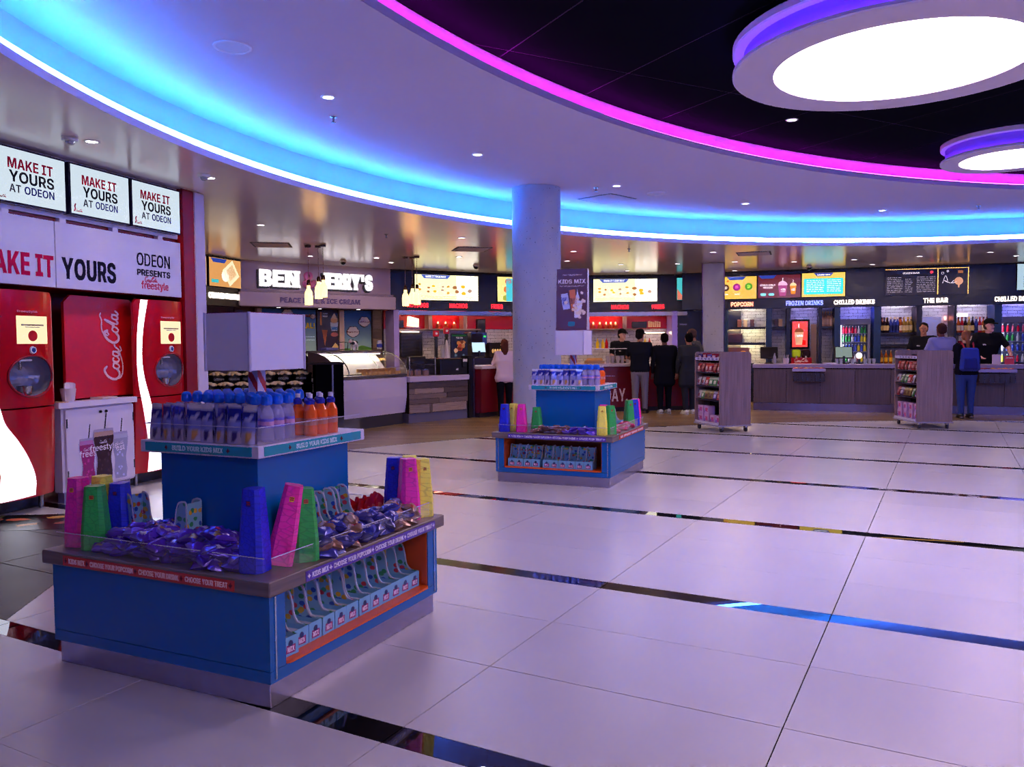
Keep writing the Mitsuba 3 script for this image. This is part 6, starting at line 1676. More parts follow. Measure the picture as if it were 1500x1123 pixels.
HUES = {'magenta': 0, 'green': 1, 'blue': 2, 'yellow': 3}
pcp = {}
for n, hu in HUES.items():
    p_ = Proto('popcorn_carton', 'popcorn carton')
    p_.part('box', carton_mesh(hu), 'popcorn_print')
    bg = Mesh({'magenta': S(230, 150, 50), 'green': S(170, 110, 50), 'blue': S(50, 30, 120), 'yellow': S(214, 180, 40)}[n])
    bg.prism(rrect(0.020, 0.020, 0.004), 0, 0.0015, m=stand(0, -0.0, 0))
    bg.move(Mx((0, -0.0405, 0.25), 0, -4))
    for i, zz in enumerate((-0.004, 0.003)):
        bg.prism(sbox(-0.007, zz, 0.007, zz + 0.004), 0, 0.002, col=S(150, 30, 40), m=Mx((0, -0.0413, 0.25), 0, -4) @ STAND)
    p_.part('badge', bg, 'satin')
    pcp[n] = p_
for n, x, y, rz, sc, tilt, lab in (('magenta', -0.555, -0.545, 10, 1.02, 0, 'magenta popcorn carton at the left end of the near kiosk'), ('green', -0.435, -0.555, 30, 0.93, 0, 'green popcorn carton with an orange badge at the left end of the near kiosk'), ('yellow', -0.565, -0.415, 5, 0.98, 0, 'yellow popcorn carton behind the magenta and green ones'), ('blue', -0.475, -0.395, 20, 0.88, 0, 'blue popcorn carton right of the green one at the left end'),
                                   ('blue', 0.475, -0.560, 12, 1.10, 0, 'deep blue popcorn carton at the front corner of the near kiosk'), ('magenta', 0.505, -0.455, 40, 1.08, 9, 'leaning magenta popcorn carton at the front corner of the near kiosk'), ('green', 0.548, -0.345, 50, 1.0, 0, 'green popcorn carton right of the leaning magenta one'),
                                   ('blue', 0.42, 0.545, 20, 1.02, 0, 'blue popcorn carton at the far right corner of the near kiosk'), ('magenta', 0.53, 0.500, 50, 1.04, 0, 'magenta popcorn carton at the far right corner of the near kiosk'), ('yellow', 0.55, 0.595, 60, 1.0, 0, 'pale yellow popcorn carton at the far right corner, nearest the edge'), ('yellow', 0.44, 0.66, 30, 1.0, 0, 'yellow popcorn carton behind the blue one at the far right corner')):
    m = K1 @ Mx((x, y, 0.5125 + (0.008 if tilt else 0)), rz) @ Mx((0, 0, 0), 0, 0, tilt * 1.3) @ np.diag([1, 1, sc, 1.0])
    pcp[n].at(m, lab, 'popcorn cartons on the near kiosk')
for n, x, y, rz, lab in (('blue', 0.62, -0.54, 95, 'blue popcorn carton at the left front corner of the far kiosk'), ('yellow', 0.55, -0.47, 80, 'yellow popcorn carton behind the blue one on the far kiosk'), ('magenta', 0.60, -0.36, 100, 'magenta popcorn carton at the left of the far kiosk'), ('green', 0.48, -0.24, 95, 'short green popcorn carton left of the bags on the far kiosk'),
                         ('yellow', 0.62, 0.50, 110, 'yellow popcorn carton at the right front corner of the far kiosk'), ('green', 0.50, 0.55, 130, 'green popcorn carton at the right front corner of the far kiosk'), ('magenta', 0.40, 0.45, 95, 'magenta popcorn carton behind the yellow one on the far kiosk'), ('green', -0.30, 0.53, 130, 'green popcorn carton at the back right of the far kiosk'), ('blue', -0.45, 0.55, 120, 'blue popcorn carton at the back right of the far kiosk'), ('magenta', -0.56, 0.54, 130, 'magenta popcorn carton at the back right corner of the far kiosk')):
    pcp[n].at(K2 @ Mx((x, y, 0.5125), rz) @ np.diag([1, 1, 0.82 if n == 'green' and x > 0.45 and y < 0 else 0.94, 1.0]), lab, 'popcorn cartons on the far kiosk')

# mix cartons: low pale blue box with a tall curved printed back
mixp = Proto('mix_carton', 'carton')
mw, md = 0.083, 0.15
LB = S(118, 176, 206)
sd = Polygon(spline([(-md / 2, 0.076), (-0.045, 0.078), (-0.018, 0.086), (0.0, 0.118), (0.008, 0.165), (0.022, 0.203), (0.045, 0.215)], 4) + [(0.066, 0.214), (md / 2, 0.205), (md / 2, 0.0), (-md / 2, 0.0)])
EY = np.array([[0, 0, 1, 0], [1, 0, 0, 0], [0, 1, 0, 0], [0, 0, 0, 1.0]])
sides = Mesh(LB)
for s in (-1, 1):
    sides.prism(sd.intersection(sbox(-1, 0.0725, 1, 1)), s * mw / 2 - 0.0012, s * mw / 2 + 0.0012, m=EY)
mixp.part('printed_side', sides, 'sweet_print', 'side printed with coloured sweets')
bx_ = Mesh(LB)
for s in (-1, 1):
    bx_.prism(sd.intersection(sbox(-1, 0, 1, 0.072)), s * mw / 2 - 0.0012, s * mw / 2 + 0.0012, m=EY)
bx_.bb(-mw / 2, mw / 2, -md / 2, -md / 2 + 0.003, 0, 0.078).bb(-mw / 2 + .0015, mw / 2 - .0015, -md / 2 + .0032, md / 2 - .004, 0.050, 0.053, col=S(214, 212, 222)).bb(-mw / 2, mw / 2, -md / 2, md / 2, 0, 0.003)
mixp.part('box', bx_, 'satin', 'pale blue box')
bk2 = Mesh(S(206, 210, 222)).bb(-mw / 2 + .0013, mw / 2 - .0013, md / 2 - 0.004, md / 2, 0.003, 0.203)
mixp.part('back_card', bk2, 'sweet_print', 'tall back card printed with sweets')
we_ = Mesh(S(214, 210, 226))
for s_ in (-1, 1):
    we_.prism(sd.difference(sd.buffer(-0.007)).intersection(sbox(-1, 0.078, 1, 1)), s_ * mw / 2 - 0.0018, s_ * mw / 2 + 0.0018, m=EY)
mixp.part('white_edge', we_, 'satin', 'white cut edge')
lb = Mesh(S(150, 30, 104)).prism(Polygon([(-0.026, 0.012), (0.024, 0.010), (0.026, 0.042), (-0.022, 0.044)]), 0, 0.0012, m=stand(0, -md / 2, 0))
lb.prism(Point(0.0, 0.050).buffer(0.012), 0.0012, 0.002, col=S(40, 50, 96), m=stand(0, -md / 2, 0))
lb.prism(fit(glyphs('MIX', 0.020, 800), -0.019, 0.019), 0.0012, 0.0024, col=S(240, 222, 236), m=stand(0, -md / 2, 0.017))
mixp.part('mix_label', lb, 'satin', 'plum label reading MIX')
for i in range(12):
    y = -0.49 + 0.088 * i + (0.008 if i > 5 else 0)
    mixp.at(K1 @ Mx((0.495 + (0.022 if i == 0 else 0), y, 0.165), 90 + (-6 if i == 0 else rng.uniform(-3, 3))), ORD[i] + ' pale blue MIX carton from the left in the near kiosk bay', 'mix cartons in the near kiosk bay')
for i in range(10):
    y = -0.45 + 0.088 * i + (0.028 if i > 3 else 0)
    mixp.at(K2 @ Mx((0.59, y, 0.165), 90 + rng.uniform(-4, 4)), ORD[i] + ' pale blue MIX carton from the left in the far kiosk bay', 'mix cartons in the far kiosk bay')
for M, x, y, rz, lab in ((K1, -0.375, -0.36, 78, 'MIX carton at the left before the blue upper box of the near kiosk'), (K1, -0.10, -0.385, -90, 'MIX carton before the middle of the blue upper box of the near kiosk'), (K1, 0.40, -0.19, 100, 'front one of the MIX cartons right of the upper box'), (K1, 0.40, -0.08, 100, 'second of the MIX cartons right of the upper box'), (K1, 0.385, 0.06, 96, 'third of the MIX cartons right of the upper box'), (K1, 0.38, 0.17, 92, 'last of the MIX cartons right of the upper box'),
                         (K2, 0.15, 0.40, 180, 'MIX carton beside the magenta carton on the far kiosk'), (K2, -0.16, 0.42, 180, 'MIX carton beside the back green carton on the far kiosk')):
    mixp.at(M @ Mx((x, y, 0.5125), rz), lab, 'mix cartons standing on the kiosk tops')


# bags
def bag_mesh(base, spots, seed):
    q_ = random.Random(seed)
    n = 12
    m = Mesh(base)
    u = np.linspace(-1, 1, n)
    X, Y = np.meshgrid(u, u, indexing='ij')
    bulge = 0.023 * np.clip(1 - np.abs(X) ** 2.4, 0, 1) ** 0.6 * np.clip(1 - np.abs(Y) ** 2.4, 0, 1) ** 0.6
    wr = meshkit.fbm(np.stack([X * 2.2 + seed, Y * 2.2, 0 * X], -1), 3, seed) - 0.5
    for s in (1, -1):
        Z = s * (bulge * (1 + 1.3 * wr) + 0.0008)
        v = np.stack([X * 0.052, Y * (0.037 - 0.004 * np.abs(X) ** 3), Z], -1).reshape(-1, 3)
        i, j = np.meshgrid(np.arange(n - 1), np.arange(n - 1), indexing='ij')
        f = np.stack([i * n + j, (i + 1) * n + j, (i + 1) * n + j + 1, i * n + j + 1], -1).reshape(-1, 4)
        f = f if s > 0 else f[:, ::-1]
        k0 = len(m.v)
        m.raw(v, f)
        c = np.array(np.broadcast_to(base, (len(v), 3)))
        ends = np.abs(X.reshape(-1)) > 0.88
        c[ends] = np.array(base) * 0.6 + 0.12
        for (cx, cy, r, col) in spots:
            c[((X.reshape(-1) - cx) / r) ** 2 + ((Y.reshape(-1) - cy) / (r * 1.1)) ** 2 < 1] = col
        m.c[k0] = c
    return m


BAGS = {'purple': [bag_mesh(S(96, 48, 190), [(0.1, 0.2, 0.35, S(206, 186, 230)), (-0.45, -0.3, 0.25, S(190, 140, 70))], 1), bag_mesh(S(84, 44, 176), [(-0.2, 0.0, 0.32, S(216, 206, 236))], 2), bag_mesh(S(70, 34, 150), [(0.4, -0.4, 0.3, S(196, 150, 80)), (0.0, 0.3, 0.2, S(200, 40, 60))], 3), bag_mesh(S(104, 58, 206), [], 4)],
        'mixed': [bag_mesh(S(70, 64, 130), [(0.1, 0.1, 0.4, S(170, 150, 200)), (-0.5, 0.3, 0.3, S(150, 60, 50))], 5), bag_mesh(S(150, 104, 84), [(0.2, 0.0, 0.45, S(210, 180, 170)), (-0.4, -0.3, 0.3, S(180, 60, 40))], 6), bag_mesh(S(60, 60, 150), [(0.0, 0.0, 0.35, S(214, 206, 230))], 7)],
        'brown': [bag_mesh(S(120, 70, 56), [(0.1, 0.0, 0.45, S(226, 206, 200))], 8), bag_mesh(S(90, 50, 50), [(-0.2, 0.2, 0.4, S(196, 150, 110))], 9)],
        'pink': [bag_mesh(S(206, 40, 96), [(0.1, 0.0, 0.4, S(240, 170, 190))], 10), bag_mesh(S(180, 30, 60), [(-0.3, 0.2, 0.3, S(236, 206, 120))], 11)]}
BAGS = {k_: [m_.dict('foil') for m_ in v_] for k_, v_ in BAGS.items()}


LOOK = {'purple': ['purple sweet bag with white and gold patches', 'purple sweet bag with one white patch', 'dark purple sweet bag with gold and red spots', 'plain purple sweet bag'], 'mixed': ['blue grey sweet bag with lilac and red patches', 'brown sweet bag with a pale patch', 'blue sweet bag with a white patch'],
        'brown': ['brown sweet bag with a white patch', 'dark brown sweet bag with a tan patch'], 'pink': ['pink sweet bag with a pale patch', 'red sweet bag with a yellow patch']}


def heap(M, kind, x0, x1, y0, y1, n, z, lab, grp, hmax=0.10, seed=1):
    q_ = random.Random(seed)
    cols = BAGS[kind]
    placed = []
    for i in range(n):
        best = None
        for _ in range(6):
            x, y = q_.uniform(x0, x1), q_.uniform(y0, y1)
            ex = min((x - x0), (x1 - x)) / (x1 - x0)
            h = z + 0.014
            for (a, b, c) in placed:
                if math.hypot(a - x, b - y) < 0.044:
                    h = max(h, c + 0.026)
            lim = z + 0.035 + hmax * min(1, 3.2 * ex)
            if h <= lim and (best is None or h < best[2]):
                best = (x, y, h)
        if best is None:
            continue
        placed.append(best)
        put(thing('treat_bag', LOOK[kind][i % len(cols)] + ' ' + lab, 'sweet bag', grp), cols[i % len(cols)], None, M @ Mx(best, q_.uniform(0, 360), q_.uniform(-26, 26), q_.uniform(-20, 20)))


heap(K1, 'purple', -0.37, 0.41, -0.60, -0.37, 165, 0.512, 'in left heap on near kiosk', 'purple sweet bags heaped on the near kiosk', 0.14, 3)
heap(K1, 'mixed', 0.44, 0.60, -0.28, 0.45, 105, 0.512, 'in right heap on near kiosk', 'mixed sweet bags heaped on the near kiosk', 0.13, 4)
heap(K2, 'brown', 0.47, 0.66, -0.20, 0.12, 22, 0.512, 'in left heap on far kiosk', 'brown sweet bags on the far kiosk', 0.07, 5)
heap(K2, 'purple', 0.47, 0.66, 0.10, 0.44, 22, 0.512, 'in middle heap on far kiosk', 'purple sweet bags on the far kiosk', 0.05, 6)
heap(K2, 'pink', -0.20, 0.36, 0.46, 0.58, 24, 0.512, 'in right side heap on far kiosk', 'pink sweet bags on the far kiosk', 0.07, 7)
fp = Mesh(S(196, 26, 34)).prism(Polygon([(-0.035, 0), (0.035, 0), (0.04, 0.085), (0.0, 0.115), (-0.03, 0.08)]), -0.006, 0.006, m=STAND)
fp.prism(Polygon([(-0.02, 0.03), (0.022, 0.02), (0.02, 0.06), (-0.01, 0.07)]), 0.006, 0.0075, col=S(230, 110, 90), m=STAND)
fpd = fp.dict('foil')
bx = thing('fruit_box', 'blue card box holding red fruit pouches near the far right of the near kiosk', 'box')
part(bx, 'box', Mesh(LB).bb(-0.14, 0.14, -0.06, -0.055, 0, 0.06).bb(-0.14, 0.14, 0.055, 0.06, 0, 0.06).bb(-0.14, -0.135, -0.055, 0.055, 0, 0.06).bb(0.135, 0.14, -0.055, 0.055, 0, 0.06).bb(-0.135, 0.135, -0.055, 0.055, 0, 0.003), 'satin', K1 @ Mx((0.36, 0.37, 0.5125), 90))
for i in range(9):
    put(thing('fruit_pouch', ORD[i] + ' red pointed fruit pouch from the front in the blue card box', 'fruit pouch', 'red fruit pouches on the near kiosk'), fpd, None, K1 @ Mx((0.36 + (0.016 if i % 2 else -0.016), 0.265 + 0.027 * i, 0.53), 70 + (i * 37) % 40, -6 + (i * 23) % 14))

# drinks on the upper trays
wbp = Proto('water_bottle', 'water bottle')
wbp.part('bottle', Mesh((.8, .8, .9)).lathe([(0.0, 0.002), (0.026, 0.0), (0.028, 0.01), (0.0265, 0.06), (0.028, 0.085), (0.028, 0.115), (0.022, 0.14), (0.013, 0.155), (0.013, 0.165)], 16), 'bottle_glass', 'clear plastic bottle')
wbp.part('label', Mesh(S(120, 108, 200)).lathe([(0.0284, 0.062), (0.0284, 0.102)], 16).lathe([(0.0287, 0.072), (0.0287, 0.09)], 16, col=S(206, 150, 190)), 'satin', 'lilac label')
wbp.part('cap', Mesh(S(20, 96, 226)).lathe([(0.015, 0.160), (0.023, 0.164), (0.0245, 0.180), (0.022, 0.198), (0.014, 0.208), (0.0, 0.210)], 16), 'gloss', 'blue domed cap')
obp = Proto('juice_bottle', 'juice bottle')
obp.part('bottle', Mesh(S(240, 96, 30)).lathe([(0.0, 0.0), (0.03, 0.0), (0.032, 0.012), (0.031, 0.07), (0.033, 0.085), (0.031, 0.118), (0.018, 0.142), (0.015, 0.15)], 16), 'gloss', 'orange drink')
obp.part('label', Mesh(S(206, 120, 96)).lathe([(0.0335, 0.05), (0.0335, 0.082)], 16), 'satin', 'pale label')
obp.part('cap', Mesh(S(30, 34, 150)).lathe([(0.016, 0.146), (0.021, 0.148), (0.022, 0.166), (0.014, 0.172), (0.012, 0.178)], 14).lathe([(0.012, 0.178), (0.012, 0.196), (0.0, 0.197)], 12, col=S(214, 210, 230)), 'satin', 'blue and white sports cap')


def pouch_mesh(seed, white_top):
    m = Mesh(S(40, 52, 160))
    n = 9
    u, w = np.linspace(-1, 1, n), np.linspace(0, 1, 12)
    X, Wt = np.meshgrid(u, w, indexing='ij')
    th = 0.020 * (1 - Wt ** 1.6) + 0.0012
    rnd = meshkit.fbm(np.stack([X * 2 + seed, Wt * 4, 0 * X], -1), 3, seed) - 0.5
    cc = {0: S(236, 230, 246), 1: S(34, 40, 156), 2: S(150, 156, 226), 3: S(216, 206, 236)}
    for s in (-1, 1):
        Y = s * th * np.sqrt(np.clip(1 - 0.85 * X ** 2, 0.02, 1)) * (1 + 0.7 * rnd)
        v = np.stack([X * (0.037 - 0.003 * Wt) + 0.002 * rnd, Y, Wt * 0.164 + 0.004 * rnd * Wt], -1).reshape(-1, 3)
        i, j = np.meshgrid(np.arange(n - 1), np.arange(11), indexing='ij')
        f = np.stack([i * 12 + j, (i + 1) * 12 + j, (i + 1) * 12 + j + 1, i * 12 + j + 1], -1).reshape(-1, 4)
        k0 = len(m.v)
        m.raw(v, f if s < 0 else f[:, ::-1])
        t = Wt.reshape(-1)
        xx = X.reshape(-1)
        c = np.array([cc[0] if q_ > (0.86 if white_top else 0.95) else cc[1] if q_ > 0.56 else cc[2] if q_ > 0.36 else cc[3] for q_ in t])
        c[(np.abs(t - 0.66 - 0.08 * xx) < 0.05) & (np.abs(xx) < 0.7)] = S(196, 196, 236)
        c[((xx - 0.2) / 0.4) ** 2 + ((t - 0.2) / 0.13) ** 2 < 1] = S(226, 170, 90) if seed % 2 else S(70, 50, 120)
        m.c[k0] = c
    return m


pds = [pouch_mesh(s, s % 3 == 0).dict('foil') for s in range(4)]
q = random.Random(9)
for r, (y, xs) in enumerate(((-0.345, np.linspace(-0.285, 0.26, 8)), (-0.295, np.linspace(-0.27, 0.22, 7)), (-0.245, np.linspace(-0.255, 0.16, 5)))):
    for i, x in enumerate(xs):
        put(thing('drink_pouch', ORD[i] + f' drink pouch from the left in the {("front", "second", "third")[r]} row on the near kiosk tray', 'drink pouch', 'drink pouches on the near kiosk'), pds[(i + r) % 4], None, K1 @ Mx((x, y, 0.982), q.uniform(-22, 14), q.uniform(-6, 4)))
for i in range(8):
    for j in range(6):
        x, y = -0.265 + 0.066 * i, -0.18 + 0.066 * j
        if (abs(x) < 0.06 and abs(y) < 0.06) or (x > 0.19 and y > -0.01):
            continue
        wbp.at(K1 @ Mx((x + q.uniform(-.004, .004), y + q.uniform(-.004, .004), 0.982), q.uniform(0, 360)), f'blue capped water bottle, {ORD[i]} from left in the {ORD[j]} row, near kiosk tray', 'water bottles on the near kiosk')
for i, (x, y) in enumerate(((0.265, -0.235), (0.265, -0.165), (0.20, -0.235), (0.265, -0.095))):
    wbp.at(K1 @ Mx((x, y, 0.982)), ('front', 'middle', 'inner', 'back')[i] + ' one of the water bottles at the right edge of the near kiosk tray', 'water bottles on the near kiosk')
for i in range(3):
    for j in range(2):
        obp.at(K1 @ Mx((0.29 - 0.072 * j, 0.03 + 0.078 * i, 0.982)), f'{ORD[i]} orange juice bottle from the left {"at the edge" if j == 0 else "in the second row"} of the near kiosk tray', 'orange juice bottles on the near kiosk')
for r, (x, ys) in enumerate(((0.295, np.linspace(-0.33, 0.16, 8)), (0.245, np.linspace(-0.31, 0.13, 7)))):
    for i, y in enumerate(ys):
        put(thing('drink_pouch', ORD[i] + f' drink pouch from the left in the {("front", "back")[r]} row on the far kiosk tray', 'drink pouch', 'drink pouches on the far kiosk'), pds[(i + r) % 4], None, K2 @ Mx((x, y, 0.982), 90 + q.uniform(-22, 14), q.uniform(-6, 4)))
for i in range(10):
    for j in range(3):
        x, y = 0.185 - 0.066 * j, -0.30 + 0.066 * i
        if abs(x) < 0.06 and abs(y) < 0.06 or (y > 0.17 and j > 1):
            continue
        wbp.at(K2 @ Mx((x, y, 0.982)), f'blue capped water bottle, {ORD[i]} from left in the {ORD[j]} row, far kiosk tray', 'water bottles on the far kiosk')
for i, (x, y) in enumerate(((0.29, 0.215), (0.29, 0.29), (0.24, 0.34))):
    wbp.at(K2 @ Mx((x, y, 0.982)), ORD[i] + ' from the left of the water bottles at right end of far kiosk tray', 'water bottles on the far kiosk')
for i, (x, y) in enumerate(((0.05, 0.31), (-0.03, 0.31), (0.02, 0.245), (-0.06, 0.245))):
    obp.at(K2 @ Mx((x, y, 0.982)), ('front', 'second', 'third', 'back')[i] + ' orange juice bottle on the far kiosk tray', 'orange juice bottles on the far kiosk')
# ================================================================ snack trolleys
def snack_bag(seed, cols):
    """upright sachet, bellied, crimped at top and bottom"""
    n, m_ = 7, 9
    u, w = np.linspace(-1, 1, n), np.linspace(0, 1, m_)
    X, W = np.meshgrid(u, w, indexing='ij')
    th = 0.022 * np.clip(1 - np.abs(2 * W - 1) ** 3, 0, 1) * np.sqrt(np.clip(1 - 0.9 * X ** 2, 0.03, 1)) + 0.001
    rnd = meshkit.fbm(np.stack([X * 2 + seed, W * 3, 0 * X], -1), 3, seed) - 0.5
    M = Mesh(cols[0])
    for s in (-1, 1):
        v = np.stack([X * 0.058, s * th * (1 + 0.5 * rnd), W * 0.15], -1).reshape(-1, 3)
        i, j = np.meshgrid(np.arange(n - 1), np.arange(m_ - 1), indexing='ij')
        f = np.stack([i * m_ + j, (i + 1) * m_ + j, (i + 1) * m_ + j + 1, i * m_ + j + 1], -1).reshape(-1, 4)
        k0 = len(M.v)
        M.raw(v, f if s < 0 else f[:, ::-1])
        t, xx = W.reshape(-1), X.reshape(-1)
        c = np.array(np.broadcast_to(cols[0], (len(v), 3)))
        c[t > 0.7] = cols[1]
        c[(t > 0.9) | (t < 0.08)] = cols[2]
        c[((xx) / 0.6) ** 2 + ((t - 0.4) / 0.2) ** 2 < 1] = cols[2] if seed % 2 else cols[1]
        M.c[k0] = c
    return M.dict('foil')


SB = {'red': snack_bag(1, (S(150, 24, 40), S(206, 60, 50), S(226, 190, 190))), 'crimson': snack_bag(2, (S(120, 20, 40), S(190, 120, 110), S(206, 60, 70))), 'silver': snack_bag(3, (S(170, 166, 190), S(206, 200, 220), S(120, 40, 60))), 'green': snack_bag(4, (S(50, 110, 66), S(196, 206, 190), S(120, 150, 90))), 'gold': snack_bag(5, (S(120, 96, 56), S(190, 170, 120), S(90, 50, 40))), 'violet': snack_bag(6, (S(84, 54, 120), S(200, 190, 220), S(60, 40, 90)))}


def trolley(M, which, w, d, flip):
    k = thing('snack_trolley', f'wheeled wooden snack trolley at the {which} before the bar', 'trolley')
    top = 1.27
    pan = Polygon([(0, 0.115), (w, 0.115), (w, top - 0.03), (w - 0.03, top), (0.03, top), (0, top - 0.03)])
    for y in (0.0, d - 0.03):
        part(k, 'end_panel', Mesh((.3, .2, .2), uv=(0.62, y)).prism(pan, -0.03, 0.0, m=stand(0, y, 0)), 'wood_upright', M, label='grey brown wooden end panel')
    part(k, 'base', Mesh(S(150, 138, 150)).bb(-0.02, w + 0.02, 0.0, d, 0.09, 0.114, bev=0.003), 'satin', M)
    part(k, 'spine', Mesh(S(40, 34, 40)).bb(w / 2 - 0.012, w / 2 + 0.012, 0.032, d - 0.032, 0.115, 1.2), 'satin', M)
    zs = (0.50, 0.72, 0.94, 1.14)
    for sd_ in (0, 1):
        a, b = (0.0, w / 2 - 0.014) if sd_ == 0 else (w / 2 + 0.014, w)
        for z in zs:
            part(k, 'shelf', Mesh(S(54, 48, 58)).bb(a, b, 0.032, d - 0.032, z - 0.012, z), 'satin', M)
        xe = -0.006 if sd_ == 0 else w + 0.006
        part(k, 'price_strip', Mesh(S(206, 198, 226)).bb(xe - 0.004, xe + 0.004, 0.034, d - 0.034, 1.135, 1.18), 'satin', M)
        for i in range(6):
            part(k, 'price_tag', Mesh(S(120, 110, 160)).bb(xe - 0.0055 if sd_ == 0 else xe + 0.0042, xe - 0.0042 if sd_ == 0 else xe + 0.0055, 0.06 + 0.11 * i, 0.12 + 0.11 * i, 1.145, 1.17), 'satin', M)
        part(k, 'lower_strip', Mesh(S(196, 186, 206)).bb(xe - 0.004, xe + 0.004, 0.034, d - 0.034, 0.115, 0.15), 'satin', M)
    for x, y in ((0.06, 0.05), (w - 0.06, 0.05), (0.06, d - 0.05), (w - 0.06, d - 0.05)):
        c = part(k, 'caster', Mesh(S(200, 196, 206)).bb(x - 0.022, x + 0.022, y - 0.025, y + 0.025, 0.062, 0.09), 'metal', M)
        part(c, 'wheel', Mesh(S(26, 26, 40)).cyl((x - 0.014, y, 0.036), (x + 0.014, y, 0.036), 0.036, n=18), 'satin', M)
    F = M @ Mx((0, 0, 0), -90)     # shelves seen from the left: local x runs against the depth
    q_ = random.Random(31 if which == 'left' else 32)
    for r, (z, names, rz) in enumerate(((0.945, ['red', 'crimson', 'red', 'red', 'crimson', 'red'], -12), (0.725, ['silver', 'silver', 'red', 'green', 'green', 'silver'], -16), (0.505, ['silver', 'green', 'gold', 'gold', 'violet', 'crimson'], -16))):
        for i in range(6):
            x = -(0.085 + (d - 0.17) * i / 5)
            for b_ in range(2):
                n = names[5 - i] if which == 'left' else names[i]
                put(thing('crisp_bag', f'{n} snack bag, {ORD[5 - i]} from the left{" at the back" if b_ else ""}, {("upper", "middle", "lower")[r]} shelf of {which} trolley', 'snack bag', f'snack bags on the {which} trolley'), SB[n], None, F @ Mx((x + q_.uniform(-.006, .006), 0.03 + 0.075 * b_, z + 0.002), q_.uniform(-9, 9), rz))
    for i in range(5):
        x = -(0.10 + (d - 0.2) * i / 4)
        hgt = (0.07, 0.10, 0.085, 0.11, 0.09)[i] if which == 'left' else 0.04
        put(thing('sweet_box', f'{ORD[4 - i]} sweet box from the left on top of the {which} trolley', 'box', f'sweet boxes on top of the {which} trolley'), Mesh((S(120, 24, 60), S(150, 30, 50), S(96, 70, 150), S(140, 20, 44), S(70, 50, 110))[i]).box((0, 0.06, hgt / 2), (0.115, 0.09, hgt), bev=0.004).box((0, 0.0145, hgt / 2), (0.08, 0.002, hgt * 0.5), col=S(214, 180, 200)).dict('satin'), None, F @ Mx((x, 0.02, 1.1415), q_.uniform(-4, 4)))
    for i in range(4):
        for s_ in range(2 if (which == 'right' or i > 1) else 1):
            x = -(0.12 + (d - 0.24) * i / 3)
            put(thing('pink_box', f'{ORD[3 - i]} pink sweet box from the left in the {("lower", "upper")[s_]} layer of the {which} trolley', 'box', f'pink boxes at the bottom of the {which} trolley'), Mesh(S(206, 160, 200)).box((0, 0.08, 0.07), (0.145, 0.12, 0.14), bev=0.004).box((0.01, 0.0185, 0.075), (0.07, 0.002, 0.06), col=S(196, 80, 130)).box((-0.045, 0.0185, 0.05), (0.03, 0.002, 0.05), col=S(150, 110, 190)).dict('satin'), None, F @ Mx((x, 0.02 + 0.0, 0.1155 + 0.1415 * s_), q_.uniform(-5, 5)))
    return k


trolley(Mx((3.262, 12.66, 0), 17.4), 'left', 0.56, 0.77, 0)
trolley(Mx((6.555, 13.06, 0), -3.7), 'right', 0.56, 0.90, 0)


# ================================================================ people
def capsule_body(bones, length=0.03, smooth=8):
    """bones: [[(point, radius), ...], ...]; each bone is the hull of its spheres, all joined and smoothed"""
    parts = []
    for b in bones:
        pts = []
        for p, r in b:
            e = trimesh.creation.icosphere(subdivisions=2)
            pts.append(np.array(e.vertices) * np.asarray(r) + np.asarray(p))
        parts.append(manifold3d.Manifold.hull_points(np.vstack(pts)))
    m = manifold3d.Manifold.batch_boolean(parts, manifold3d.OpType.Add).refine_to_length(length)
    me = m.to_mesh()
    t = trimesh.Trimesh(np.array(me.vert_properties[:, :3]), np.array(me.tri_verts))
    trimesh.smoothing.filter_taubin(t, iterations=smooth)
    return t


